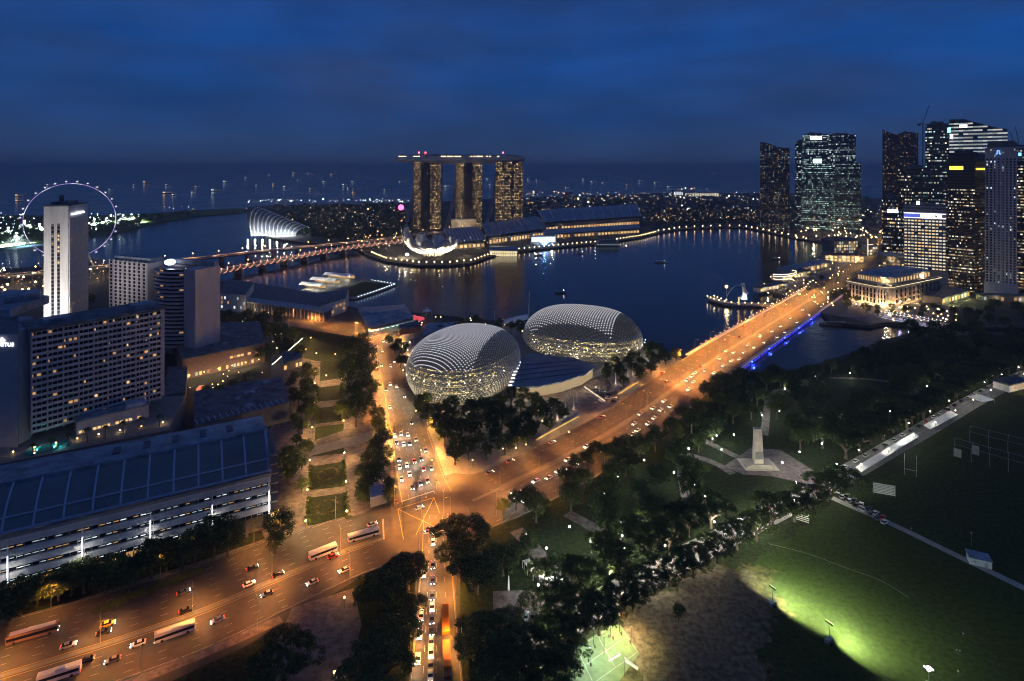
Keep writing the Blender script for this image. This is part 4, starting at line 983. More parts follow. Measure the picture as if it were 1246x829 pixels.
# lotus shaped museum
def lotus():
    c = G(527, 311); t = thing('lotus_museum', 'white lotus shaped museum with upturned petals on the round promontory', 'museum', c)
    n = 10
    for k in range(n):
        a = R(195) + 2 * math.pi * k / n
        da = abs(((a - R(180) + math.pi) % (2 * math.pi)) - math.pi)       # tallest towards the left
        ln = 58 - 4.2 * da; ht = 50 - 14 * da if da < .5 else 29 - 2.6 * da
        b = MB(); m = 9; vs = []
        for i in range(m):
            u = i / (m - 1); r = 8 + (ln - 8) * (math.sin(u * math.pi / 2) ** .85); z = 10 + ht * (u ** 2.0) * .95; w = (3.2 + 11.0 * math.sin(min(1, u * 1.05) * math.pi * .62)) * (1 - .45 * u ** 4)
            th = 5.5 * (1 - u) + 1.2
            for sx, dz in ((-1, 0), (0, -th), (1, 0), (0, 2.0)):
                vs.append((r * math.cos(a) - sx * w * math.sin(a), r * math.sin(a) + sx * w * math.cos(a), z + dz))
        b.add(vs, [(i * 4 + q, i * 4 + (q + 1) % 4, i * 4 + 4 + (q + 1) % 4, i * 4 + 4 + q) for i in range(m - 1) for q in range(4)] + [(0, 1, 2, 3), tuple(range((m - 1) * 4, m * 4))])
        b.build('petal', white_wall, t, smooth=True)
        s = MB(); p = (ln * math.cos(a), ln * math.sin(a)); s.cbox((p[0] * .97, p[1] * .97, 10 + ht * .9), 3, 9, 1.0, a); s.build('petal_skylight', glassd, t)
    b = MB(); b.prism([(13 * math.cos(2 * math.pi * k / 20), 13 * math.sin(2 * math.pi * k / 20)) for k in range(20)], 0, 14); b.build('core', glassd, t)
    b = MB()
    for k in range(10): a = 2 * math.pi * k / 10; b.tube([(17 * math.cos(a), 17 * math.sin(a), 0), (23 * math.cos(a + .25), 23 * math.sin(a + .25), 13)], .8)
    b.build('column', white_wall, t)
    windows(t, [(14 * math.cos(a) , 14 * math.sin(a), 1, 4, 8, a + R(90), E_warm) for a in [2 * math.pi * k / 16 for k in range(16)]], 'lobby_window')
    for k in range(9):
        a = R(170) + R(200) * k / 8; lightobj('SPOT', 'petal_light', 420000, (1, .82, .56), t, (52 * math.cos(a), 52 * math.sin(a), 2), Vector((-math.cos(a), -math.sin(a), .75)).to_track_quat('-Z', 'Y').to_euler(), radius=1, spot=80)
    lightobj('POINT', 'petal_light', 22000, (1, .85, .6), t, (-46, -26, 6), radius=1)
    for k in range(6): a = R(165 + 40 * k); lightobj('POINT', 'plaza_light', 5000, WARM, t, (62 * math.cos(a), 34 * math.sin(a) - 6, 6), radius=.6)
    lightobj('SPOT', 'petal_light', 800000, (1, .84, .6), t, (-92, -34, 3), Vector((1, .42, .42)).to_track_quat('-Z', 'Y').to_euler(), radius=1, spot=60)
    s = MB(); s.ball((-43, -22, 5), 2.4); s.build('floodlight', E_lamp_w, t)
lotus()
# promenade lights, one lamp each
def lamp_row(name, label, cat, group, line, step, h, r, em, light=None, col=WARM, every=1, z0=0.0, post=True):
    proto = None; k = 0
    for p, tdir in resample(line, step):
        if proto is None:
            proto = thing(name, label, cat, (p.x, p.y, z0), 0, group); s = MB(); s.ball((0, 0, h), r, n=6, m=4); s.build('lamp_head', em, proto)
            if post: s = MB(); s.tube([(0, 0, 0), (0, 0, h - r)], max(.07, r * .25), n=5); s.build('post', metal_dark, proto)
            kids(proto); o = proto
        else: o = dup(proto, (p.x, p.y, z0))
        if light and k % every == 0: lightobj('POINT', 'lamp_light', light, col, o, (0, 0, h + r + .4) if h < 2.5 else (0, 0, h - r - .3), radius=.3)
        k += 1
lamp_row('promenade_lamp', 'low warm promenade lamp along the round promontory edge', 'lamp', 'lamps round the promontory', [G(*p, 0) + Vector((0, 3, 0)) for p in ((452, 309), (470, 316.5), (510, 321.5), (545, 321.5), (575, 318.5), (592, 312.5), (610, 307))], 13, 3.0, 1.1, E_lamp_farw, 900, every=3)
lamp_row('promenade_lamp', 'warm lamp of the even row along the straight bay promenade', 'lamp', 'lamps of the bay promenade', [G(*p) + Vector((0, 4, 0)) for p in ((612, 306.5), (640, 304.0), (690, 299.0), (735, 295.0), (780, 288.2), (800, 283.2))], 12, 3.0, 1.0, E_lamp_farw, 600, every=5)
lamp_row('promenade_lamp', 'warm lamp on the far curving edge of the bay', 'lamp', 'lamps on the far bay edge', [G(*p) + Vector((0, 6, 0)) for p in ((802, 282.8), (830, 278.4), (870, 276.6), (905, 276.6), (935, 282.4), (960, 287.4), (985, 292))], 26, 4, 1.5, E_lamp_farw, 1500, every=5)
# halls behind the promenade
def hall(label, pts, z, zr, rib=True, lit=True, roofm=roofblue, name='exhibition_hall', n=11):
    q = [G(*p) for p in pts]; c = sum(q, Vector()) / 4; t = thing(name, label, 'hall', (c.x, c.y, 0)); q = [p - c for p in q]
    b = MB(); b.prism([(p.x, p.y) for p in q], 0, z); b.build('wall', concrete_dark, t)
    b = MB(); m = 9; vs = []
    for k in range(m):
        u = k / (m - 1); a = q[0] + (q[3] - q[0]) * u; d = q[1] + (q[2] - q[1]) * u; zz = z + .4 + (zr - z) * math.sin(math.pi * (.08 + .6 * u))
        vs += [(a.x * 1.03, a.y * 1.03, zz), (d.x * 1.03, d.y * 1.03, zz + 2)]
    b.add(vs, [(2 * k, 2 * k + 1, 2 * k + 3, 2 * k + 2) for k in range(m - 1)] + [tuple(range(0, 2 * m, 2)), tuple(range(1, 2 * m, 2))]); b.build('roof', roofm, t)
    if rib:
        b = MB()
        for i in range(n):
            w = i / (n - 1); pts_ = []
            for k in range(m): p = Vector(vs[2 * k]) * (1 - w) + Vector(vs[2 * k + 1]) * w; pts_.append(p + Vector((0, 0, .6)))
            b.tube(pts_, .9, n=4)
        b.build('rib', ribmat, t)
    if lit:
        d = q[1] - q[0]; L_ = d.length
        wall_windows(t, q[0], q[1], 2, z * .55, int(L_ / 9), [E_warm, E_warm, E_warm3], .95, .6, 'glazing_bay')
        for k in range(3): p = q[0] + d * (k + .5) / 3; lightobj('POINT', 'front_light', 5000, WARM, t, (p.x, p.y - 14, 6), radius=.6)
    return t
hall('long hall with a ribbed blue roof in front of the third resort tower', [(595, 298), (664, 288), (648, 278), (585, 287)], 13, 30)
hall('broad arched hall with a gold lit colonnade under its blue roof', [(664, 284), (778, 276), (772, 264), (655, 272)], 22, 40)
hall('low blue hall roof between the lotus building and the ribbed hall', [(548, 304), (590, 301), (578, 288), (540, 290)], 10, 22, lit=True)
hall('flat roofed casino wing below the broad arched hall', [(664, 291), (778, 284), (776, 280), (660, 286)], 9, 13, rib=False, roofm=grey_wall)
for px, py, lab in ((565, 279, 'pale curved hotel podium between the first two resort towers'), (617, 276, 'pale curved hotel podium between the last two resort towers')):
    p = G(px, py); t = thing('hotel_podium', lab, 'podium', (p.x, p.y, 0)); b = MB(); b.prism([(x * 32, y * 14) for x, y in ((-1, -1), (1, -.4), (1, 1), (-1, 1))], 0, 24); b.build('wall', stone, t); b = MB(); b.prism([(x * 33, y * 15) for x, y in ((-1, -1), (1, -.4), (1, 1), (-1, 1))], 24, 27); b.build('roof', roofblue, t)
    lightobj('POINT', 'podium_light', 30000, WARM, t, (0, -30, 24), radius=.6)
# crystal pavilion on the water, its neighbour, stage
t = thing('glass_pavilion', 'gold lit glass pavilion standing in the water by the promenade', 'pavilion', G(613, 309.5)); b = MB(); b.add([(-24, -7, -2.5), (24, -7, -2.5), (24, 9, -2.5), (-24, 9, -2.5), (-26, -8, 8), (25, -8, 7), (25, 9, 12), (-26, 9, 14)], [(4, 5, 6, 7), (0, 1, 5, 4), (1, 2, 6, 5), (2, 3, 7, 6), (3, 0, 4, 7)]); b.build('glass_wall', E_pav, t)
b = MB()
for k in range(13): x = -25 + k * 4.1; b.tube([(x, -8.2, -2.5), (x, -8.3, 8)], .25, n=4); 
b.tube([(-26, -8.3, 8), (25, -8.3, 7)], .4, n=4); b.tube([(-26, -8.3, 2.5), (25, -8.3, 2.5)], .25, n=4); b.build('frame', metal, t); b = MB(); b.add([(-27, -9, 8.3), (26, -9, 7.3), (26, 10, 12.3), (-27, 10, 14.3)], [(0, 1, 2, 3)]); b.build('roof', roofblue, t)
t = thing('glass_pavilion', 'dark faceted glass pavilion moored beside the straight promenade', 'pavilion', G(739, 297.5)); b = MB(); b.add([(-26, -10, -2.5), (26, -10, -2.5), (22, 12, -2.5), (-24, 12, -2.5), (-18, -8, 9), (16, -9, 12), (20, 9, 11), (-20, 9, 8)], [(4, 5, 6, 7), (0, 1, 5, 4), (1, 2, 6, 5), (2, 3, 7, 6), (3, 0, 4, 7)]); b.build('glass_wall', roofpanel, t); windows(t, [(-22 + k * 6, -10.2, 0, 3, 1.5, 0, E_white2) for k in range(8)])
t = thing('event_stage', 'white and blue lit event stage on the promenade steps', 'stage', G(662, 297)); b = MB(); b.prism([(-30, -8), (30, -10), (26, 10), (-28, 12)], 0, 3); b.build('platform', concrete, t)
b = MB(); b.box(-26, 24, 6, 7, 3, 14); b.build('screen', E_white, t); b = MB(); b.box(-8, 8, -6, -5.4, 3, 9); b.build('blue_screen', E_cyan2, t); b = MB(); b.add([(-32, 0, 14), (30, -2, 16), (28, 14, 18), (-30, 16, 15)], [(0, 1, 2, 3)]); b.build('canopy', cloth, t)
for x, c in ((-18, COOL), (0, (.15, .4, 1)), (15, COOL)): lightobj('POINT', 'stage_light', 9000, c, t, (x, -14, 9), radius=.6)
s = MB(); s.ball((0, -40, 0), 2.5); s.build('float_buoy', metal_dark, t); s = MB(); s.cbox((0, -15, .2), 7, 1, 7); s.build('blue_lamp', E_cyan, t)
p = G(492, 292); 
# ------------------------------------------------------------------ ribbed conservatory
def conservatory():
    c = G(350, 285); t = thing('conservatory', 'white ribbed shell conservatory on the far channel shore', 'conservatory', c)
    n = 13; L0 = 95; arcs = []
    for k in range(n):
        u = k / (n - 1); x = -L0 / 2 + L0 * u - 20; w = 46 * (1 - .35 * u); hh = 62 * (1 - u) ** 1.0 + 16 * u; pts = []
        for i in range(11):
            a = math.pi * i / 10; pts.append(Vector((x + 26 * (1 - math.cos(a)) * .5 - 15 * math.sin(a) * (1 - u), -w * math.cos(a) * .8, hh * math.sin(a) ** .9)))
        arcs.append(pts)
    b = MB(); b.add([p for a in arcs for p in a], [(k * 11 + i, k * 11 + i + 1, (k + 1) * 11 + i + 1, (k + 1) * 11 + i) for k in range(n - 1) for i in range(10)]); b.build('glass_shell', roofpanel, t, smooth=True)
    for a in arcs: b = MB(); b.tube([p * 1.02 for p in a], 1.2, n=5); b.build('rib', white_wall, t)
    for k in range(7): p = arcs[k * 2][0]; lightobj('POINT', 'rib_light', 40000, COOL, t, (p.x - 3, p.y - 16, 4), radius=1)
conservatory()
# ------------------------------------------------------------------ big wheel
def wheel():
    Y = 900.0; X = (86.5 - CX) / F * Y; d = math.atan2(-X, Y)       # faces the camera side
    t = thing('observation_wheel', 'giant observation wheel with violet lit rim and glass capsules', 'wheel', (X, Y, 0), math.atan2(X, -Y) * -1 if False else math.atan2(Y, X) - R(90))
    zc, r = 76.0, 57.5; N = 84
    def P(a, rr, y=0): return (rr * math.cos(a), y, zc + rr * math.sin(a))
    for y in (-1.6, 1.6):
        b = MB(); b.tube([P(2 * math.pi * k / N, r, y) for k in range(N + 1)], .45, n=5, cap=False); b.build('rim', metal, t)
    b = MB(); 
    for k in range(N): b.tube([P(2 * math.pi * k / N, r, -1.6), P(2 * math.pi * (k + .5) / N, r, 1.6)], .18, n=4); 
    b.build('rim_bracing', metal, t)
    for k in range(28):
        a0 = 2 * math.pi * k / 28; b = MB(); b.tube([P(a0 + 2 * math.pi * i / 28 / 4, r + .1, -2.2) for i in range(5)], .36, n=4, cap=True); b.build('rim_light', E_violet if k % 3 else E_rimw, t)
        b = MB(); p = P(a0 + .1, r + 3.6); b.ball(p, 2.5, n=8, m=5, sz=.9); c_ = b.build('capsule', white_wall, t)
        b = MB(); b.ball((p[0], p[1] - 1.1, p[2]), 1.7, n=6, m=4, sz=.8); b.build('window', E_rimw if k % 2 else E_white, c_)
    b = MB()
    for k in range(56): b.tube([P(2 * math.pi * k / 56, 1.5, -3 if k % 2 else 3), P(2 * math.pi * k / 56 + .05, r - .4, -1.4 if k % 2 else 1.4)], .05, n=3, cap=False)
    b.build('spoke_cable', metal_dark, t)
    b = MB(); b.tube([(0, -9, zc), (0, 9, zc)], 2.2, n=10); b.build('hub', metal, t)
    for y in (-1, 1):
        for x in (-1, 1): b = MB(); b.tube([(x * 30, y * 26, 0), (0, y * 8, zc)], [1.4, 1.0], n=6); b.build('support_leg', white_wall, t)
    b = MB(); b.prism([(36 * math.cos(2 * math.pi * k / 24), 22 * math.sin(2 * math.pi * k / 24)) for k in range(24)], 0, 12); b.build('terminal', concrete_dark, t)
wheel()
# ------------------------------------------------------------------ floating stage
t = thing('floating_platform', 'floating stage deck with a dark pitch edged by white lamps', 'platform', G(415, 348)); o = Vector(t.location)
q = [G(x, y, -1.5) - o for x, y in ((358, 357), (432, 364), (484, 346), (410, 333))]; b = MB(); b.prism([(p.x, p.y) for p in q], -3.4, -1.2); b.build('deck', concrete_dark, t)
q2 = [G(x, y, -1.2) - o for x, y in ((408, 358), (430, 361), (476, 346), (440, 343))]; b = MB(); b.prism([(p.x, p.y) for p in q2], -1.2, -1.1); b.build('pitch', turf, t)
lamp_row('platform_lamp', 'white lamp on the edge of the floating stage', 'lamp', 'edge lamps of the floating stage', [G(x, y, -1) for x, y in ((436, 362.5), (460, 354.5), (481, 346.5), (450, 341.5))], 6.2, 1.6, .55, E_lamp_far, None, z0=-1.2)
lamp_row('platform_lamp', 'white lamp on the near edge of the grandstand quay', 'lamp', 'quay lamps below the tents', [G(x, y) for x, y in ((305, 349.5), (345, 357), (395, 366))], 7, 2.5, .5, E_lamp_far, 200, every=3, col=COOL)
for k, (px, py, w, lab) in enumerate(((380, 351, 34, 'long white marquee nearest the quay on the floating stage'), (395, 345, 42, 'middle white marquee of the three on the floating stage'), (412, 339, 46, 'white marquee farthest out on the floating stage'))):
    p = G(px, py, -1.2); a = G(484, 346) - G(432, 364); ang = math.atan2((q[1] - q[0]).y, (q[1] - q[0]).x)
    t = thing('marquee', lab, 'marquee', (p.x, p.y, -1.2), ang, 'marquees on the floating stage')
    b = MB(); b.add([(-w / 2, -6, 5), (w / 2, -6, 5), (w / 2, 6, 5), (-w / 2, 6, 5), (-w / 2, 0, 8), (w / 2, 0, 8)], [(0, 1, 5, 4), (2, 3, 4, 5), (0, 4, 3), (1, 2, 5)]); b.build('roof', cloth, t)
    b = MB()
    for x in range(5):
        for y in (-6, 6): b.box(-w / 2 + x * w / 4.02, -w / 2 + x * w / 4.02 + .2, y - .1, y + .1, 0, 5)
    b.build('post', metal, t)
    for x in (-.3, .3): lightobj('POINT', 'marquee_light', 1500, (1, .9, .6), t, (w * x, 0, 4), radius=.4)
    for x in (-.45, 0, .45): lightobj('POINT', 'marquee_edge_light', 5200, (1, .9, .62), t, (w * x, -9, 6), radius=.4)
    s = MB(); s.box(-w / 2, w / 2, 5.6, 5.8, .5, 4.6); s.build('back_screen', E_warm2, t)
# ------------------------------------------------------------------ two channel bridges
def channel_bridge(label, px, w, z, colr, lampcol, n_arch, spacing, e_lamp, nl):
    ln = smooth_line([G(*p, z) for p in px], 2); c = ln[len(ln) // 2].copy(); c.z = 0
    t = thing('channel_bridge', label, 'bridge', c)
    l = [p - c for p in offs(ln, w)]; r = [p - c for p in offs(ln, -w)]; n = len(l); b = MB()
    vs = []
    for i in range(n): vs += [(l[i].x, l[i].y, z - 2), (r[i].x, r[i].y, z - 2), (r[i].x, r[i].y, z), (l[i].x, l[i].y, z)]
    b.add(vs, [(i * 4 + a, i * 4 + 4 + a, i * 4 + 4 + (a + 1) % 4, i * 4 + (a + 1) % 4) for i in range(n - 1) for a in range(4)]); b.build('deck', asphalt2, t)
    for sd in (l, r):
        b = MB(); vs = []
        for i in range(n): vs += [(sd[i].x, sd[i].y, z + .01), (sd[i].x, sd[i].y, z + 1.2)]
        b.add(vs, [(2 * i, 2 * i + 2, 2 * i + 3, 2 * i + 1) for i in range(n - 1)]); b.build('parapet', concrete, t)
    for k, (p, tt) in enumerate(resample(ln, 45)):
        b = MB(); q = p - c; b.cbox((q.x, q.y, -4), 3, w * 1.5, z + 2, math.atan2(tt.y, tt.x)); b.build('pier', concrete_dark, t)
    for k, (p, tt) in enumerate(resample(ln, spacing)):
        q = p - c; s = MB(); s.tube([(q.x, q.y, z), (q.x, q.y, z + 9)], .15, n=4); s.build('lamp_post', metal_dark, t); s = MB(); s.ball((q.x, q.y, z + 9.2), .8); s.build('lamp_head', e_lamp, t)
        lightobj('SPOT', 'lamp_light', nl, lampcol, t, (q.x, q.y, z + 8), spot=160, radius=.4)
    return t, ln, c, l, r, z
channel_bridge('orange lit road bridge across the channel, the farther of the two', [(-160, 352), (0, 336), (110, 326), (240, 315), (330, 304.5), (420, 296.5), (470, 291), (520, 284), (570, 279)], 11, 8, E_lamp_o, (1, .48, .25), 0, 40, E_lamp_o, 52000)
t, ln, c, l, r, z = channel_bridge('nearer channel bridge edged by a helix of reddish lit steel loops', [(236, 339), (270, 329), (330, 318), (385, 307.5), (440, 299), (470, 296), (492, 294)], 10, 7, E_lamp_o, (1, .5, .3), 0, 36, E_lamp_o, 36000)
for k, (p, tt) in enumerate(resample(ln[4:], 13)):
    q = p - c; nrm = Vector((tt.y, -tt.x, 0)); b = MB(); pts = [q + nrm * (12 + 3.4 * math.cos(a)) + Vector((0, 0, z + 3.0 + 4.2 * math.sin(a))) - Vector((0, 0, q.z)) + tt * a * 2.6 for a in [i * math.pi / 5 - 1.6 for i in range(9)]]; b.tube(pts, .38, n=4); b.build('helix_loop', E_helix, t)
# ------------------------------------------------------------------ business district
WHT = [E_white, E_white2, E_white2, E_green]; MIXW = [E_warm, E_white2, E_warm2, E_white]; WRM = [E_warm, E_warm2, E_warm3]; WG = [E_lcream, E_lcream2, E_warm2]
Y1 = 1440
tower('apartment_tower', 'dark tower with a notched roof standing apart at the end of the bay', 925, 960.5, Y1, Y1, 34, ZT(172.5, Y1), 48, 14, .26, [E_warm2, E_white2, E_warm2, E_green], glassd, band='hv', bandm=metal_dark, crown=[(0, ZT(172.5, Y1)), (.32, ZT(175, Y1)), (.60, ZT(179.5, Y1)), (1, ZT(181, Y1))], wf=.6)
tower('office_tower', 'thin dark edge tower behind the two bright finance towers', 967.5, 985, 1560, 1560, 40, ZT(173, 1560), 46, 6, .3, WHT, glassd, band='h', bandm=metal_dark)
t, L = tower('office_tower', 'finance tower with a blazing white rooftop lantern', 976.5, 1008, 1530, 1530, 40, ZT(164.5, 1530), 46, 12, lambda u, v: .95 if v > .9 else .55, WHT, glassg, band='h', bandm=metal_dark, wf=.9)
b = MB(); z = ZT(164.5, 1530); b.box(L * .3, L * .75, -1.5, -.6, z - 13, z - 4); b.build('lantern', E_sign, t)
t, L = tower('office_tower', 'tallest wide finance tower with a dim glass crown', 1004.5, 1041.5, 1545, 1545, 46, ZT(165, 1545), 46, 14, lambda u, v: .3 if v > .84 else .5, WHT, glassg, band='h', bandm=metal_dark, wf=.9)
t, L = tower('office_tower', 'pale green lit finance tower with a slanted white gable top', 974.5, 1016, 1480, 1480, 44, ZT(190, 1480), 38, 16, lambda u, v: .98 if v > .80 and abs(u - .52) < .5 - (v - .8) * 1.2 else .66, [E_green, E_green2, E_white2, E_green], glassg, band='h', bandm=metal_dark, crown=[(0, ZT(213, 1480)), (.1, ZT(205, 1480)), (.45, ZT(190, 1480)), (.58, ZT(190, 1480)), (.95, ZT(205, 1480)), (1, ZT(213, 1480))], wf=.85)
b = MB(); b.box(L * .36, L * .62, -.8, -.2, ZT(199, 1480), ZT(193.5, 1480)); b.build('gable_light', E_green3, t)
tower('office_tower', 'flat topped finance tower with pale green floors joining the gabled one', 1015.5, 1048, 1478, 1478, 40, ZT(199, 1478), 36, 13, .5, [E_green, E_green2, E_green2, E_white2], glassg, band='h', bandm=metal_dark, wf=.85)
b0 = 1300
tower('apartment_tower', 'plum dark apartment tower with a sharp sail shaped peak', 1074, 1094, b0, b0, 30, ZT(157.5, b0), 60, 9, .14, [E_warm2, E_white2, E_warm3], glassp, band='hv', bandm=metal_dark, crown=[(0, ZT(157.5, b0)), (.12, ZT(159, b0)), (.75, ZT(164, b0)), (1, ZT(165, b0))], wf=.5)
tower('apartment_tower', 'plum dark flat apartment tower beside the sail shaped peak', 1093, 1117, b0 - 40, b0 - 40, 30, ZT(163, b0 - 40), 58, 11, .15, [E_warm2, E_white2, E_warm3], glassp, band='hv', bandm=metal_dark, wf=.5)
t, L = tower('office_tower', 'square dark office with a small white sign at its top corner', 1073, 1100.5, 1020, 1020, 40, ZT(242, 1020), 16, 10, .42, MIXW, glassd, band='h', bandm=metal_dark)
b = MB(); b.box(L * .25, L * .72, -.9, -.4, ZT(258.5, 1020), ZT(254.5, 1020)); b.build('sign', E_sign, t)
t, L = tower('office_tower', 'mid height glass office with yellow green floors behind the white signed block', 1093, 1132, 1060, 1060, 40, ZT(205, 1060), 26, 14, .45, WG, glassg, band='h', bandm=metal_dark)
t, L = tower('office_tower', 'blue glass office with thin lit lines over the white signed block', 1112, 1156, 1000, 1000, 36, ZT(212, 1000), 25, 14, .42, [E_white2, E_green2, E_lcream2], glassg, band='h', bandm=metal_dark)
t, L = tower('bank_building', 'grid fronted bank block with a long white illuminated sign bar', 1100, 1151, 905, 905, 42, ZT(251, 905), 20, 12, lambda u, v: .97 if v < .76 else 0, [E_lcream, E_lcream, E_warm, E_lcream2], concrete_dark, band='hv', bandm=grey_wall, wf=.72, hf=.46, bh=.42, cat='building', rowbias=False, mull=12, fine=False)
za, zb = ZT(265, 900), ZT(259, 900)
b = MB(); b.box(0, L, -1.2, -.75, zb - .9, zb); b.box(0, L, -1.2, -.75, za, za + .9); b.box(L * .4, L * .9, -1.25, -.7, za + .9, zb - .9); b.build('sign_bar', E_sign, t); b = MB(); b.box(0, L * .4, -1.15, -.7, za + .9, zb - .9); b.build('sign_bar', E_signb, t)
b = MB(); x = L * .72
for dx, w in ((0, .5), (1.6, 2.2)): b.box(x + dx, x + dx + w, -1.4, -1.26, za + 2.2, zb - 2.6)
b.box(x + 1.6, x + 2.2, -1.4, -1.26, za + 1.4, zb - 1.6); b.box(x + 3.4, x + 4.6, -1.4, -1.26, za + 1.4, za + 2.0); b.build('sign_mark', metal_dark, t)
b = MB(); b.box(L * .3, L * .38, -1, -.4, ZT(249, 900), ZT(244.5, 900)); b.build('corner_sign', E_sign, t)
tower('office_tower', 'dark green lit tower with a white sign cube at its shoulder', 1126, 1156, 1080, 1080, 34, ZT(152, 1080), 44, 9, lambda u, v: .75 if u < .25 else .38, [E_green, E_lcream, E_white2], glassg, band='h', bandm=metal_dark, wf=.9)
t, L = tower('office_tower', 'striped white lit tower with a stepped sloping roofline', 1155, 1226, 1010, 1010, 50, ZT(145, 1010), 40, 12, lambda u, v: .93, [E_cream, E_cream, E_white2, E_cream2], glassd, band='h', bandm=grey_wall, fine=False, bh=.42, wf=.98, hf=.42, crown=[(0, ZT(145.5, 1010)), (.28, ZT(146, 1010)), (.40, ZT(149, 1010)), (.6, ZT(153, 1010)), (.8, ZT(157, 1010)), (1, ZT(159.5, 1010))], rowbias=False)
b = MB(); b.box(-2.5, 2, -1.2, -.5, ZT(161.5, 1010), ZT(155.5, 1010)); b.build('sign', E_cyan3, t); b = MB(); b.box(L * .18, L * .32, -.9, -.3, ZT(156, 1010), ZT(152.5, 1010)); b.build('sign', E_sign, t)
b = MB(); b.box(1.5, 5, -1.2, -.6, ZT(169, 1010), ZT(164, 1010)); b.build('sign', E_sign, t)
t, L = tower('bank_tower', 'dark rounded bank tower with glowing yellow signs near its top', 1153.5, 1186, 745, 725, 26, ZT(187.5, 740), 44, 11, lambda u, v: (.34 if v < .75 else 0) + (.3 if v < .3 else 0), [E_lcream, E_lcream2, E_warm2, E_lcream2], glassp, band='h', bandm=metal_dark, wf=.95, hf=.42)
b = MB(); b.box(L * .06, L * .58, -.9, -.35, ZT(206.8, 738), ZT(202.3, 738)); b.build('sign', E_yell, t)
t2, L2 = tower('bank_tower', 'narrow dark wing with a slim yellow sign joined to the rounded bank tower', 1186.5, 1199.5, 726, 742, 24, ZT(188.5, 730), 44, 4, lambda u, v: .2 if v < .72 else 0, [E_lcream2, E_warm2], glassp, band='h', bandm=metal_dark, wf=.9, hf=.42)
b = MB(); b.box(L2 * .1, L2 * .85, -.9, -.35, ZT(207, 733), ZT(204.6, 733)); b.build('sign', E_yell, t2)
t, L = tower('bank_tower', 'pale grey tower of tall vertical piers with a blue emblem', 1199, 1237, 705, 705, 34, ZT(181, 705), 46, 8, lambda u, v: .11, [E_white2, E_white, E_lcream2], purple_wall, z0=18, band='v', bandm=purple_wall, mull=9, wf=.34, hf=.55, rowbias=False, fine=False)
windows(t, [(L * (i + .5) / 8 - .95, -.03, 20 + k * (ZT(192, 705) - 20) / 46, 1.9, 2.2, 0, glassd) for k in range(46) for i in range(8)], 'window')
b = MB(); b.box(-1.5, L + 1.5, -3, 36, 0, 18); b.build('base_block', purple_wall, t); b = MB(); b.box(L * .3, L * .78, -3.5, -3.02, 4.2, 5.6); b.build('base_sign', E_sign, t); b = MB(); b.box(L * .3, L * .5, -3.56, -3.5, 4.4, 5.4); b.build('base_sign', E_orange, t)
b = MB(); b.box(2, L - 1, 1, 30, ZT(181, 705), ZT(172, 705)); b.build('roof_plant', concrete_dark, t)
x, z = L * .42, ZT(188, 700); b = MB(); b.box(x - 1.2, x - .7, -.9, -.4, z + .7, z + 4); b.box(x + .7, x + 1.2, -.9, -.4, z + .7, z + 4); b.box(x - 1.2, x + 1.2, -.9, -.41, z + 4, z + 4.6); b.box(x - 2.3, x - 1.2, -.9, -.4, z, z + .8); b.box(x + 1.2, x + 2.3, -.9, -.4, z, z + .8); b.build('emblem', E_blue2, t)
t, L = tower('bank_tower', 'dark tower with cream floors cut off by the edge of the view', 1236.5, 1290, 735, 735, 30, ZT(197, 735), 44, 12, .5, [E_lcream, E_lcream2, E_warm2], glassd, band='h', bandm=metal_dark, wf=.95)
b = MB(); b.box(2, 5, -.9, -.4, ZT(190, 735), ZT(186, 735)); b.build('emblem', E_blue2, t)
tower('office_tower', 'tall pale block with a rooftop crane behind the vertical piers', 1216, 1246, 830, 830, 30, ZT(178, 830), 40, 8, .3, [E_white2, E_lcream2], grey_wall, band='h', bandm=metal_dark)
for i, (x0, x1, y, yt, p_, lab) in enumerate(((1046, 1073, 1150, 262, .5, 'low office slab in the gap beside the sail peaked apartments'), (1148, 1158, 960, 230, .5, 'slender dark office squeezed behind the rounded bank tower'), (1050, 1074, 1330, 268, .4, 'distant low block behind the lit quay road'))):
    if i == 1: tower('office_tower', lab, x0, x1, y, y, 30, ZT(yt, y), 22, 4, p_, MIXW, glassd, band='h', bandm=metal_dark)
# crane on the roofs
t = thing('tower_crane', 'thin tower crane rising above the plum apartment towers', 'crane', XY(1123, 1200)); b = MB(); z0, z1 = 0, ZT(150, 1200); b.tube([(0, 0, z0), (0, 0, z1)], 1.2, n=4); b.build('mast', metal_dark, t)
b = MB(); b.tube([(-8, 0, z1 - 2), (0, 0, z1), (13, 0, ZT(128, 1200))], .8, n=4); b.build('jib', metal_dark, t); b = MB(); b.cbox((-8, 0, z1 - 5), 5, 3, 4); b.build('counterweight', metal_dark, t)
for i, (px, py) in enumerate(((1234, 160), (1240, 154))):
    t = thing('tower_crane', ['small luffing crane at the edge of the view', 'second luffing crane just beyond the first at the view edge'][i], 'crane', XY(px, 880 + i * 60)); Yc = 880 + i * 60; b = MB(); b.tube([(0, 0, 0), (0, 0, ZT(176, Yc))], 1, n=4); b.build('mast', metal_dark, t); b = MB(); b.tube([(0, 0, ZT(176, Yc)), (-6, 0, ZT(py, Yc))], .5, n=4); b.build('jib', metal_dark, t)
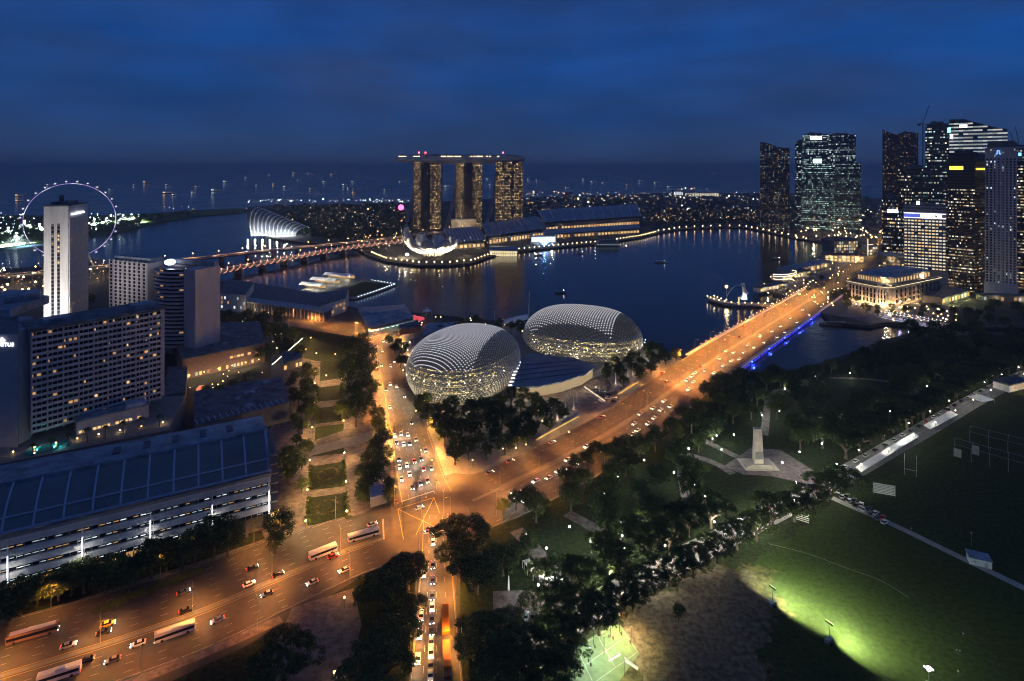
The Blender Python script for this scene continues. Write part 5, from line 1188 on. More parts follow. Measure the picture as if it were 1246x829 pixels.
# ------------------------------------------------------------------ colonnaded hotel on the river mouth
def grand_hotel():
    A = G(1088, 374); B = G(1143, 361); loc, rz, L = frame(A, B); t = thing('colonnade_hotel', 'floodlit classical hotel with tall columns and a dark roof', 'hotel', loc, rz)
    D = 46; h = 21
    pl = [(-13, 12), (-7, 2), (0, 0), (L, 0), (L + 5, 14), (L + 1, D), (-9, D)]
    def ins(k): c = Vector((L / 2 - 8, D / 2)); return [tuple(c + (Vector(p) - c) * k) for p in pl]
    b = MB(); b.prism(ins(1), 0, h); b.build('wall', stone, t)
    b = MB(); b.prism(ins(1.05), h, h + 2); b.build('cornice', stone, t)
    b = MB(); b.prism(ins(.97), h + 2, h + 4); b.build('terrace', roofdark, t)
    b = MB(); b.prism(ins(.80), h + 4, h + 11); b.build('upper_storey', stone, t)
    b = MB(); b.prism(ins(.83), h + 11, h + 12); q = ins(.82); qi = ins(.5); n = len(q); b.add([(*p, h + 12) for p in q] + [(*p, h + 15) for p in qi], [(i, (i + 1) % n, n + (i + 1) % n, n + i) for i in range(n)] + [tuple(range(n, 2 * n))]); b.build('roof', roofblue, t)
    for seg in ((pl[2], pl[3], 11), (pl[1], pl[2], 4), (pl[0], pl[1], 4), (pl[6], pl[0], 8), (pl[3], pl[4], 4)):
        a, e, n = Vector(seg[0]), Vector(seg[1]), seg[2]; d = (e - a).normalized(); nr = Vector((d.y, -d.x))
        for k in range(n + 1):
            p = a + (e - a) * (k / n) + nr * .9; b = MB(); b.tube([(p.x, p.y, 3), (p.x, p.y, h - .5)], [1.15, .95], n=8); b.build('column', stone, t)
        b = MB()
        for k in range(n):
            p0 = a + (e - a) * ((k + .22) / n) + nr * .05; p1 = a + (e - a) * ((k + .78) / n) + nr * .05
            for z in (3.5, 9.5, 15): b.add([(p0.x, p0.y, z), (p1.x, p1.y, z), (p1.x, p1.y, z + 4.5), (p0.x, p0.y, z + 4.5)], [(0, 1, 2, 3)])
        b.build('window', glassd, t)
        for k in range(0, n, 2): p = a + (e - a) * ((k + .5) / n) + nr * 4.5; lightobj('POINT', 'column_light', 5500, (1, .64, .28), t, (p.x, p.y, 3.0), radius=.4)
        pu = a + (e - a) * .5 ; 
        c0 = Vector((L / 2 - 8, D / 2)); cells = []
        a2, e2 = c0 + (a - c0) * .80, c0 + (e - c0) * .80; m = n + 1
        for k in range(m): p = a2 + (e2 - a2) * ((k + .3) / m) + nr * .1; cells.append((p.x, p.y, h + 5, (e2 - a2).length / m * .4, 4.5, math.atan2(d.y, d.x), E_warm))
        windows(t, cells, 'upper_window')
        a3, e3 = c0 + (a - c0) * 1.055, c0 + (e - c0) * 1.055; s = MB(); dd = e3 - a3; mm = (a3 + e3) / 2; s.cbox((mm.x, mm.y, h + 2.0), dd.length, .4, .35, math.atan2(d.y, d.x)); s.build('cornice_light', E_cornice, t)
    b = MB(); b.cbox((-10, 11, 0), 4, 4, 28, .6); b.cbox((-5, 3, 0), 5.5, 5.5, 25, .3); b.build('corner_pier', stone, t)
    for k in range(6): s = MB(); a = Vector(pl[0]) + (Vector(pl[2]) - Vector(pl[0])) * k / 6; s.ball((a.x - 4, a.y - 6, 6), .6); s.build('forecourt_lamp', E_lamp_o, t)
    lightobj('POINT', 'forecourt_light', 4500, WARM, t, (-20, 0, 8)); lightobj('POINT', 'roof_light', 9000, WARM, t, (-4, 6, h + 9)); lightobj('POINT', 'roof_light', 8000, WARM, t, (L * .7, 3, h + 7))
grand_hotel()
# riverside pieces: pier hall, pavilions
def lowbuild(label, px0, py0, px1, py1, depth, h, wallm, roofm, n, mats, p=.8, lights=0, name='pavilion', cat='pavilion', col=WARM, e=1500, ov=1.0, colrow=False):
    A, B = G(px0, py0), G(px1, py1); loc, rz, L = frame(A, B); t = thing(name, label, cat, loc, rz)
    b = MB(); b.box(0, L, 0, depth, 0, h); b.build('wall', wallm, t); b = MB(); b.box(-ov, L + ov, -ov, depth + ov, h, h + .8); b.add([(-ov, -ov, h + .8), (L + ov, -ov, h + .8), (L + ov, depth + ov, h + .8), (-ov, depth + ov, h + .8), (L * .08, depth / 2, h + depth * .16), (L * .92, depth / 2, h + depth * .16)], [(0, 1, 5, 4), (2, 3, 4, 5), (0, 4, 3), (1, 2, 5)]); b.build('roof', roofm, t)
    windows(t, face_cells(L, 0, 0, 0, .5, h, max(1, int(h / 5)), n, p, mats, .62, .6, rowbias=False), 'glazing_bay')
    if colrow:
        b = MB()
        for k in range(n + 1): b.box(L * k / n - .4, L * k / n + .4, -1.3, -.4, 0, h)
        b.build('column', white_wall, t)
    for k in range(lights): lightobj('POINT', 'front_light', e, col, t, (L * (k + .5) / lights, -4, h * .6), radius=.4)
    return t
lowbuild('red roofed pier hall with a row of lit arches on the bay', 1004, 318.5, 1051, 320, 22, 11, stone, brick, 9, [E_warm], .95, 3, 'pier_hall', 'hall', e=5000, colrow=True)
lowbuild('blue roofed waterfront dining block beside the highway bridge end', 962, 337, 1012, 325, 20, 9, concrete, roofblue, 10, [E_warm, E_warm2], .7, 3, e=2500)
t = lowbuild('curved terrace restaurant outlined in strings of light', 952, 343, 986, 335, 16, 7, concrete, roofdark, 8, [E_warm], .8, 2, e=3000)
for z in (4, 7.9, 10.5):
    b = MB(); b.tube([(-4 + 12 * (1 - math.cos(a)) * 0 + 20 + 26 * math.cos(a), 6 - 12 * math.sin(a), z) for a in [math.pi * (1.06 - i * .11) for i in range(11)]], .32, n=4); b.build('light_string', E_lampdeck, t)
lowbuild('small flat restaurant row at the foot of the lion statue', 925, 356, 958, 349, 10, 5, concrete, roofdark, 7, [E_warm, E_warm2, E_white2], .85, 3, e=1800)
lowbuild('hotel wing with columns of lit squares beyond the pier hall', 1015, 310, 1044, 309, 30, 24, concrete_dark, roofdark, 10, [E_warm, E_white2], .6, 2, 'hotel_wing', 'building', e=3000)
lowbuild('round topped kiosk tower by the pier hall', 1007, 308, 1014, 308, 10, 28, concrete_dark, roofdark, 2, [E_warm2], .4, 1, 'tower', 'tower', e=1500)
t = lowbuild('glass lobby with a tall lit yellow frame beyond the pier hall', 1055, 311, 1068, 311, 20, 16, concrete_dark, roofblue, 4, [E_lcream], .5, 1, 'lobby', 'building', e=3000)
b = MB(); b.box(0, 1.2, -2, -1, 0, 30); b.box(1.2, 10, -2, -1, 19, 20.5); b.build('lit_frame', E_lcream, t)
lowbuild('flat disc roofed office podium before the bank blocks', 1068, 322, 1102, 325, 30, 15, concrete_dark, roofblue, 6, [E_warm2, E_warm], .5, 1, 'podium', 'building', e=3000)
lowbuild('glowing olive podium at the foot of the rounded bank tower', 1146, 372, 1180, 362, 20, 8, concrete_dark, roofdark, 9, [E_yell2, E_lcream], .9, 3, 'podium', 'building', e=4200, col=(.95, .95, .35))
lowbuild('dark riverside row with small lit shopfronts at the view edge', 1196, 367, 1260, 369, 12, 7, concrete_dark, roofdark, 12, [E_warm2, E_white2], .6, 2, 'shop_row', 'building', e=1500)
# ------------------------------------------------------------------ lion statue and its pier
t = thing('lion_statue', 'white floodlit fish tailed lion fountain statue on the pier', 'statue', G(905, 364)); b = MB(); b.tube([(0, 0, 0), (0, 0, 4)], [4.5, 3.6], n=10); b.build('wave_base', white_wall, t)
b = MB(); b.tube([(.5, 0, 4), (1.2, 0, 8), (.4, 0, 12), (-.4, 0, 15.5)], [2.8, 3.0, 2.3, 1.8], n=10); b.ball((-1.0, 0, 17.2), 2.5, n=10, m=6); b.tube([(-2, 0, 17), (-4.4, 0, 16.6)], [1.5, .9], n=8); b.tube([(2.6, 0, 5), (5, 0, 7), (4.6, 0, 10)], [1.6, 1.2, .5], n=8); b.build('lion_body', white_wall, t, smooth=True)
b = MB(); b.tube([(-4.4, 0, 16.6), (-9, 0, 16.4), (-14, 0, 13), (-19, 0, 6), (-22, 0, -2)], [.25, .35, .5, .6, .7], n=6); b.build('water_jet', white_wall, t)
lightobj('SPOT', 'statue_light', 26000, (.75, .92, 1), t, (-6, -16, 4), (R(78), 0, R(-20)), spot=60); lightobj('SPOT', 'statue_light', 14000, (.75, .92, 1), t, (8, -12, 3), (R(76), 0, R(34)), spot=60)
s = MB(); s.ball((-12, 24, 10), 1.9); s.build('floodlight', E_lamp_o, t); s = MB(); s.tube([(-12, 24, -2), (-12, 24, 8.5)], .3); s.build('floodlight_post', metal, t); lightobj('POINT', 'flood_glow', 7000, WARM, t, (-12, 22, 12.5), radius=1)
t = thing('viewing_pier', 'curved viewing pier with lamps reaching into the bay', 'pier', G(905, 370)); o = Vector(t.location); ln = smooth_line([G(865, 362.5), G(874, 366.5), G(890, 369.5), G(915, 370), G(945, 371)], 2); b = MB()
l, r = offs(ln, 5), offs(ln, -5); n = len(l); vs = []
for i in range(n): a, e = l[i] - o, r[i] - o; vs += [(a.x, a.y, -1.5), (e.x, e.y, -1.5), (e.x, e.y, .4), (a.x, a.y, .4)]
b.add(vs, [(i * 4 + a, i * 4 + 4 + a, i * 4 + 4 + (a + 1) % 4, i * 4 + (a + 1) % 4) for i in range(n - 1) for a in range(4)] + [(0, 1, 2, 3)]); b.build('deck', concrete, t)
for i in range(0, n, 3): b = MB(); p = ln[i] - o; b.tube([(p.x, p.y, -5), (p.x, p.y, -1.5)], .6); b.build('pile', concrete_dark, t)
lamp_row('pier_lamp', 'small lamp on the water side rail of the viewing pier', 'lamp', 'rail lamps of the viewing pier', [p + Vector((0, 0, 0)) for p in offs(ln, -4.5)], 7.5, 2.4, .7, E_lamp_farw, 260, every=2)
lamp_row('pier_lamp', 'small lamp on the statue side rail of the viewing pier', 'lamp', 'inner rail lamps of the viewing pier', offs(ln, 4.5)[:len(ln) // 2], 7.5, 2.4, .7, E_lamp_farw, None)
t = thing('gangway_sign', 'slender lit column beside the lion statue', 'column', G(899, 371)); b = MB(); b.box(-.6, .6, -.6, .6, 0, 9); b.build('lit_column', E_warm, t); b = MB(); b.box(-.9, .9, -.9, .9, -1.2, .2); b.build('base', concrete, t)
# ------------------------------------------------------------------ the big road bridge: what hangs on its sides
i_b = min(range(len(hws)), key=lambda i: (hws[i] - G(868, 438)).length)
bl, br, bc = hl[i_b:], hr[i_b:], hws[i_b:]
t = thing('road_bridge', 'wide low highway bridge over the river mouth glowing blue beneath', 'bridge', bc[len(bc) // 2]); o = Vector(t.location)
b = MB(); vs = []
for p, q in zip(bl, br): a, e = p - o, q - o; vs += [(a.x, a.y, -2.2), (e.x, e.y, -2.2), (e.x, e.y, .095), (a.x, a.y, .095)]
n = len(bl); b.add(vs, [(i * 4 + k, i * 4 + 4 + k, i * 4 + 4 + (k + 1) % 4, i * 4 + (k + 1) % 4) for i in range(n - 1) for k in range(4)]); b.build('deck', concrete, t)
for sd, nm in ((br, 1), (bl, -1)):
    b = MB(); vs = []
    for p in offs(sd, -nm * 2.6): a = p - o; vs += [(a.x, a.y, .1), (a.x, a.y, 1.25)]
    m = len(sd); b.add(vs, [(2 * i, 2 * i + 2, 2 * i + 3, 2 * i + 1) for i in range(m - 1)]); b.build('parapet', purple_wall, t)
    b = MB(); l1, l2 = offs(sd, -nm * 2.6), offs(sd, 0); b.add([(*(p - o).xy, .3) for p in l1] + [(*(p - o).xy, .3) for p in l2], [(i, i + 1, m + i + 1, m + i) for i in range(m - 1)]); b.build('footway', purple_wall, t)
for k, (p, tt) in enumerate(resample(br, 44)):
    q = p - o; nr = Vector((tt.y, -tt.x, 0)); b = MB(); c = q + nr * (-21); b.cbox((c.x, c.y, -5), 2.5, 44, 2.9, math.atan2(tt.y, tt.x)); b.build('pier', concrete_dark, t)
    c = q + nr * 3.0 + tt * 22; s = MB(); s.ball((c.x, c.y, -.6), .7); s.build('blue_lamp', E_blue, t); lightobj('SPOT', 'blue_light', 60000, (.04, .07, 1), t, (c.x + nr.x * 1.5, c.y + nr.y * 1.5, -.2), radius=.6, spot=150)
    c2 = q + nr * 3.2; 
    for du in (-14, -5, 5, 14): s = MB(); s.cbox((c2.x - nr.x * .3 + tt.x * du, c2.y - nr.y * .3 + tt.y * du, -2.1), 6.5, .25, 1.3, math.atan2(tt.y, tt.x)); s.build('blue_underglow', E_blue3, t)  # glowing strips stand in for the blue-lit underside of the deck
b = MB(); vs = []
for p in offs(br, -2.75): a = p - o; vs += [(a.x, a.y, -.05), (a.x, a.y, .22)]
m = len(br); b.add(vs, [(2 * i, 2 * i + 2, 2 * i + 3, 2 * i + 1) for i in range(m - 1)]); b.build('edge_light', E_violet, t)
lamp_row('rail_lamp', 'small lamp on the bay side railing of the road bridge', 'lamp', 'railing lamps of the road bridge', offs(bl, 1.8)[1:-1], 11, 3, .38, E_lamp_farw, 300, every=3, col=(1, .6, .5))
# ------------------------------------------------------------------ steel foot bridge on the river
A, B = G(1073, 384, 2), G(1150, 399, 2); loc, rz, L = frame(A, B); t = thing('foot_bridge', 'old truss foot bridge lit violet across the river', 'bridge', loc, rz)
b = MB(); b.box(0, L, -5, 5, 1, 2); b.build('deck', concrete, t)
for y in (-5, 5):
    b = MB(); b.tube([(0, y, 2.2), (0, y, 4.6)], .35); b.tube([(0, y, 4.6), (L * .25, y, 6.4), (L * .5, y, 7), (L * .75, y, 6.4), (L, y, 4.6), (L, y, 2.2)], .4, n=4)
    for k in range(18): x = L * (k + .5) / 18; b.tube([(x - L / 36, y, 2.2), (x + L / 36, y, 6)], .16, n=3); b.tube([(x + L / 36, y, 2.2), (x - L / 36, y, 6)], .16, n=3)
    b.build('truss', white_wall, t)
    b = MB(); b.box(0, L, y - .1, y + .1, .75, .98); b.build('edge_light', E_rimw if y < 0 else E_violet, t)
for k in range(16):
    for y in (-5.3, 5.3): s = MB(); s.ball((L * (k + .5) / 16, y, 7.2), .32); s.build('truss_lamp', E_lamp_farw if (k + (y > 0)) % 2 else E_lamp_far, t)
for k in range(5): lightobj('POINT', 'truss_light', 1300, (.6, .5, 1), t, (L * (k + .5) / 5, 0, 6.5)); lightobj('POINT', 'under_light', 700, (.5, .55, 1), t, (L * (k + .5) / 5, -8, 0))
for x in (0, L): b = MB(); b.cbox((x, 0, -4), 4, 13, 5.2); b.build('abutment', stone, t)
# ------------------------------------------------------------------ trees
def leafcloud(clumps, m, cr, ls, rg, flat=.75):
    b = MB()
    for c, k in clumps:
        for _ in range(m):
            while True:
                d = Vector((rg.uniform(-1, 1), rg.uniform(-1, 1), rg.uniform(-1, 1)))
                if d.length < 1: break
            p = c + Vector((d.x, d.y, d.z * flat)) * cr * k; n = (d + Vector((rg.gauss(0, .5), rg.gauss(0, .5), rg.gauss(.5, .5)))).normalized()
            a = n.orthogonal().normalized(); w = n.cross(a); th = rg.uniform(0, 6.28); u = a * math.cos(th) + w * math.sin(th); v = n.cross(u); s = ls * rg.uniform(.6, 1.3)
            b.add([p - u * s, p - v * s * .55, p + u * s, p + v * s * .55], [(0, 1, 2, 3)])
    return b
def make_rain_tree(seed, lm):
    rg = random.Random(seed); t = thing('rain_tree', 'x', 'tree'); b = MB(); b.tube([(0, 0, -.2), (.1, 0, 2.2), (.2, .1, 4.2)], [.85, .6, .55], n=8); clumps = []
    ends = []
    for k in range(7):
        a = 2 * math.pi * k / 7 + rg.uniform(-.3, .3); r1, r2 = rg.uniform(2.6, 3.8), rg.uniform(6, 8.5); z1, z2 = rg.uniform(6.5, 7.5), rg.uniform(8.6, 10.2)
        p1 = Vector((r1 * math.cos(a), r1 * math.sin(a), z1)); p2 = Vector((r2 * math.cos(a + .15), r2 * math.sin(a + .15), z2)); b.tube([(.2, .1, 3.6), p1 * .55 + Vector((0, 0, 2.2)), p1, p2], [.42, .34, .26, .09], n=6)
        for s in (-.5, .5, 0.1): q = Vector((r2 * .85 * math.cos(a + s), r2 * .85 * math.sin(a + s), z2 + rg.uniform(.2, 1.2))); b.tube([p1, (p1 + q) / 2 + Vector((0, 0, .4)), q], [.2, .14, .05], n=5); ends.append(q)
        ends.append(p2)
    b.build('trunk', bark, t)
    for _ in range(165):
        r = 10 * math.sqrt(rg.random()); a = rg.uniform(0, 6.28); edge = 1 + .16 * math.sin(3 * a + seed) + .1 * math.sin(5 * a + 2 * seed)
        z = 9.4 + 3.6 * math.sqrt(max(0, 1 - (r / 10.3) ** 2)) * rg.uniform(.55, 1.05)
        if mnoise.noise(Vector((r * math.cos(a) * .28 + seed * 5, r * math.sin(a) * .28, 0))) < -.30: continue
        clumps.append((Vector((r * edge * math.cos(a), r * edge * math.sin(a), z)), rg.uniform(.6, 1.1)))
    leafcloud(clumps, 40, 1.55, .42, rg, .6).build('crown', lm, t); return t
def make_dense_tree(seed, lm):
    rg = random.Random(seed); t = thing('broadleaf_tree', 'x', 'tree'); b = MB(); b.tube([(0, 0, -.2), (.1, 0, 2), (0, .1, 5), (.1, 0, 8)], [.42, .32, .24, .08], n=7)
    for k in range(5): a = 2 * math.pi * k / 5 + rg.random(); b.tube([(0, 0, 2.5 + k * .4), (1.6 * math.cos(a), 1.6 * math.sin(a), 5), (3 * math.cos(a), 3 * math.sin(a), 6.5)], [.2, .14, .05], n=5)
    b.build('trunk', bark, t); clumps = []
    for _ in range(74):
        d = Vector((rg.gauss(0, 1), rg.gauss(0, 1), rg.gauss(0, 1))).normalized(); rr = rg.uniform(.45, 1.0); k = 1 + .22 * mnoise.noise(d * 1.7 + Vector((seed * 3, 0, 0)))
        if d.z < -.75: continue
        clumps.append((Vector((d.x * 4.6 * rr * k, d.y * 4.6 * rr * k, 7 + d.z * 4.0 * rr * k)), rg.uniform(.7, 1.15)))
    leafcloud(clumps, 36, 1.35, .34, rg, .8).build('crown', lm, t); return t
def make_palm(seed):
    rg = random.Random(seed); t = thing('palm_tree', 'x', 'palm'); b = MB(); b.tube([(0, 0, -.2), (.1, 0, 4), (.3, 0, 8)], [.26, .18, .15], n=7); b.build('trunk', bark, t); b = MB()
    for k in range(16):
        a = 2 * math.pi * k / 16 + rg.random() * .2; el = rg.uniform(.1, 1.0); prev = Vector((.3, 0, 8)); L = rg.uniform(2.6, 3.4)
        for i in range(6):
            u = i / 5; c = Vector((.3 + L * u * math.cos(a), L * u * math.sin(a), 8 + L * (u * el - u * u * 1.1))); w = .5 * math.sin(math.pi * min(.95, u + .12)); s = Vector((-math.sin(a), math.cos(a), -.35)) * w; s2 = Vector((math.sin(a), -math.cos(a), -.35)) * w
            if i: b.add([prev, prev + ps, c + s, c], [(0, 1, 2, 3)]); b.add([prev, prev + ps2, c + s2, c], [(0, 3, 2, 1)])
            prev, ps, ps2 = c, s, s2
    b.build('fronds', leaf_c, t); return t
def make_bush(seed):
    rg = random.Random(seed); t = thing('shrub', 'x', 'shrub'); b = MB(); b.tube([(0, 0, -.1), (0, 0, 1.2)], [.12, .06], n=5); b.build('stem', bark, t); cl = []
    for _ in range(22): a = rg.uniform(0, 6.28); r = 1.6 * math.sqrt(rg.random()); cl.append((Vector((r * math.cos(a), r * math.sin(a), rg.uniform(.5, 1.9))), rg.uniform(.7, 1.1)))
    leafcloud(cl, 34, .75, .2, rg).build('foliage', leaf_b, t); return t
PROTO = {'rain_tree': [make_rain_tree(s, m) for s, m in ((1, leaf_a), (2, leaf_b), (3, leaf_a))], 'broadleaf_tree': [make_dense_tree(s, m) for s, m in ((4, leaf_a), (5, leaf_b), (6, leaf_a), (7, leaf_a))], 'palm_tree': [make_palm(8), make_palm(9)], 'shrub': [make_bush(10), make_bush(11)]}
for v in PROTO.values():
    for p in v: kids(p)
USED = set(); TN = [0]
def put(kind, x, y, s, label, group=None, sz=None):
    ps = PROTO[kind]; p = ps[rng.randrange(len(ps))]; sc_ = (s, s, s * (sz or rng.uniform(.88, 1.12))); rz = rng.uniform(0, 6.28); TN[0] += 1
    if p.name not in USED:
        USED.add(p.name); p.location = (x, y, 0); p.rotation_euler = (0, 0, rz); p.scale = sc_; o = p
    else: o = dup(p, (x, y, 0), rz, scale=sc_)
    o['label'] = label
    if o is not p and kind == 'broadleaf_tree' and any(w in label for w in ('street tree', 'kerbside')): o.name = 'street_tree'
    if group: o['group'] = group
    elif 'group' in o: del o['group']
    return o
CR = {'rain_tree': (10.6, 11), 'broadleaf_tree': (5.4, 7.2), 'palm_tree': (3, 8), 'shrub': (2, 1.4)}
def crown_at(kind, px, py, rpx, label, group=None):
    R0, z0 = CR[kind]; s = 1.0
    for _ in range(8): Y = F * (H - z0 * s) / (py - HZ); s = rpx * Y / F / R0
    put(kind, (px - CX) / F * Y, Y, s, label, group)
def inpoly(x, y, P):
    c = False; n = len(P)
    for i in range(n):
        x0, y0 = P[i]; x1, y1 = P[(i + 1) % n]
        if (y0 > y) != (y1 > y) and x < (x1 - x0) * (y - y0) / (y1 - y0) + x0: c = not c
    return c
def scatter(kind, P, dist, s0, s1, label, group, mx=200, avoid=()):
    xs = [p[0] for p in P]; ys = [p[1] for p in P]; pts = []; tries = 0
    while len(pts) < mx and tries < 6000:
        tries += 1; x, y = rng.uniform(min(xs), max(xs)), rng.uniform(min(ys), max(ys))
        if not inpoly(x, y, P) or any(inpoly(x, y, a) for a in avoid): continue
        g = G(x, y)
        if any((g - q).length < dist for q in pts): continue
        pts.append(g)
    for g in pts: put(kind, g.x, g.y, rng.uniform(s0, s1), label, group)
# big near crowns, one by one
for px, py, r, lab in ((348, 788, 42, 'great dark crown alone in front of the pale plaza at the lower edge'), (455, 800, 46, 'great dark crown between the plaza and the queued street, lowest of its clump'), (478, 775, 34, 'dark crown leaning over the queued street above the lowest of its clump'),
                       (470, 712, 33, 'dark crown at the highway corner, nearest the white buses'), (497, 690, 27, 'dark crown touching the stop line of the queued street'), (492, 735, 26, 'dark crown over the kerb midway down the queued street'), (446, 722, 18, 'small dark crown at the tip of the pale plaza'),
                       (564, 643, 36, 'wide speckled crown on the junction corner by the yellow box'), (580, 690, 32, 'dark crown behind the speckled crown of the junction corner'), (612, 672, 28, 'dark crown above the forked park path near the highway'), (548, 668, 20, 'small crown hanging over the traffic signal at the junction'),
                       (592, 772, 44, 'broad speckled crown beside the orange lorry'), (640, 792, 42, 'broad crown between the orange lorry and the lit courts'), (610, 815, 40, 'dark crown at the lower edge beside the orange lorry'), (668, 815, 38, 'dark crown at the lower edge next to the lit courts'), (700, 735, 34, 'branching crown above the lit courts and the small car park'), (668, 758, 22, 'round crown on the corner of the small car park'), (655, 690, 16, 'small crown lit white by the curved path lamps')):
    crown_at('rain_tree', px, py, r, lab)
for px, py, r, lab in ((350, 558, 22, 'round black crown beside the end wall of the white louvred block'), (340, 637, 20, 'round crown between the promenade lawns and the highway'), (335, 655, 14, 'small crown at the highway kerb below the yellow kiosk'), (157, 705, 14, 'small tree lit yellow from below on the highway verge')):
    crown_at('broadleaf_tree', px, py, r, lab)
p = G(158, 722); lightobj('POINT', 'tree_light', 900, (1, .75, .1), bpy.data.objects.get('broadleaf_tree') if False else None, (p.x - 3, p.y - 4, 1.2)) if False else None
# rows and groves
for i in range(15): crown_at('broadleaf_tree', 10 + i * 19 + rng.uniform(-5, 5), 727 - i * 5.6 + rng.uniform(-7, 5), rng.uniform(17, 25), 'dark street tree in the row along the foot of the white louvred block', 'street trees under the louvred block')
for px, py, r in ((440, 412, 14), (428, 422, 14), (446, 428, 14), (432, 438, 15), (449, 446, 13), (424, 452, 15), (440, 460, 16), (452, 468, 13), (428, 474, 16), (444, 484, 16), (416, 494, 13), (433, 497, 17)):
    crown_at('broadleaf_tree', px, py, r, 'dark crown of the thick clump left of the avenue bend', 'thick clump beside the avenue bend')
for i, (px, py, r) in enumerate(((459, 500, 12), (462, 516, 12), (466, 530, 13), (458, 540, 13), (468, 548, 12), (452, 556, 14), (464, 562, 13), (446, 572, 15), (458, 576, 14), (443, 588, 12), (441, 600, 11), (472, 588, 10), (473, 600, 9))):
    crown_at('broadleaf_tree', px, py, r, 'crown of the kerbside row between the lawn panels and the queued avenue', 'kerbside row of the avenue')
scatter('broadleaf_tree', [(508, 500), (560, 505), (640, 490), (668, 498), (690, 516), (640, 545), (575, 568), (548, 574), (536, 548)], 8.2, .85, 1.25, 'dark tree of the dense grove in front of the nearer glass dome', 'grove before the nearer dome', 50)
scatter('broadleaf_tree', [(738, 470), (730, 458), (770, 430), (800, 425), (826, 438), (770, 474)], 9, .8, 1.1, 'dark tree between the farther glass dome and the highway', 'trees beside the farther dome', 22)
scatter('broadleaf_tree', [(470, 418), (490, 420), (505, 450), (506, 480), (520, 500), (505, 490), (488, 450)], 8, .7, 1.0, 'dark tree squeezed between the avenue and the nearer glass dome', 'trees behind the avenue kerb', 12)
scatter('broadleaf_tree', [(525, 404), (560, 392), (600, 396), (640, 400), (632, 410), (590, 402), (545, 412)], 12, .7, 1.0, 'small tree on the waterfront behind the glass domes', 'trees on the waterfront behind the domes', 12)
for i, (px, py, r) in enumerate(((612, 612, 11), (628, 606, 11), (645, 602, 12), (688, 576, 12), (700, 560, 11), (716, 556, 11), (724, 544, 10), (738, 546, 12), (752, 540, 11), (763, 534, 11), (700, 580, 12))):
    crown_at('broadleaf_tree', px, py, r, 'amber lit kerbside tree along the near side of the highway', 'kerbside trees on the near side of the highway')
lawn_avoid = ([(838, 560), (935, 498), (965, 540), (960, 575), (905, 610), (845, 640)], [(640, 640), (700, 622), (735, 655), (740, 690), (700, 725), (660, 700)], [(870, 570), (915, 540), (955, 545), (1010, 580), (1005, 640), (940, 640), (880, 620)], [(990, 470), (1080, 462), (1100, 490), (1010, 500)], [(880, 568), (915, 545), (950, 548), (988, 572), (1010, 585), (985, 600), (940, 580)], [(925, 480), (945, 480), (938, 540), (925, 540)], [(620, 735), (700, 735), (700, 768), (620, 768)])
scatter('broadleaf_tree', [(620, 650), (690, 610), (760, 560), (800, 545), (830, 508), (905, 462), (960, 462), (1040, 440), (1090, 425), (1160, 440), (1110, 490), (1020, 540), (985, 560), (900, 600), (820, 640), (760, 690), (720, 700), (640, 690)], 13, .95, 1.6, 'dark park tree in the wood between the highway and the lawns', 'park wood along the highway', 86, lawn_avoid)
scatter('broadleaf_tree', [(1090, 412), (1180, 408), (1246, 420), (1300, 440), (1246, 448), (1180, 455), (1130, 440)], 15, 1.2, 1.65, 'dark tree of the belt below the riverside street', 'tree belt below the riverside street', 24)
scatter('broadleaf_tree', [(1000, 372), (1035, 350), (1066, 360), (1068, 384), (1020, 380)], 12, .9, 1.2, 'dark tree at the hotel end of the road bridge', 'trees at the hotel end of the bridge', 12)
scatter('broadleaf_tree', [(940, 356), (985, 335), (1010, 345), (980, 362)], 13, .6, .85, 'small tree among the lion pier restaurants', 'trees among the pier restaurants', 9)
scatter('broadleaf_tree', [(0, 395), (60, 345), (130, 330), (130, 372), (60, 400), (0, 420)], 22, 1.1, 1.6, 'dark tree on the open ground behind the hotels', 'trees behind the hotels', 9)
for px, py, r in ((292, 402, 10), (305, 396, 9), (330, 400, 13), (343, 402, 11), (358, 408, 10), (320, 388, 9), (280, 395, 9), (300, 384, 8), (340, 380, 8), (270, 385, 8), (365, 425, 9), (330, 425, 10), (315, 430, 9)):
    crown_at('broadleaf_tree', px, py, r, 'small street tree around the amber boulevard behind the malls', 'street trees of the amber boulevard')
scatter('broadleaf_tree', [(335, 470), (370, 455), (382, 500), (372, 545), (352, 520)], 8, .6, .95, 'bushy tree between the skylight block and the lawns', 'trees beside the skylight block', 14)
for px, py, r in ((375, 478, 7), (371, 470, 7), (300, 455, 8), (285, 463, 9), (268, 470, 9), (250, 470, 8)): crown_at('palm_tree', px, py, r, 'palm in front of the lit brown shopping block', 'palms before the brown block')
for i in range(8): p = XY(40 + i * 22, 279 + i * 4.4); o = put('palm_tree', p.x, p.y, rng.uniform(.7, .9), 'palm on the pool deck under the slab hotel', 'palms of the pool deck'); o.location.z = 20
for i in range(7): p = XY(150 + i * 8, 325 + i * 2); o = put('broadleaf_tree', p.x + 2, p.y - 12, rng.uniform(.8, 1.1), 'dark bushy tree at the slab hotel podium end', 'trees at the podium end'); 
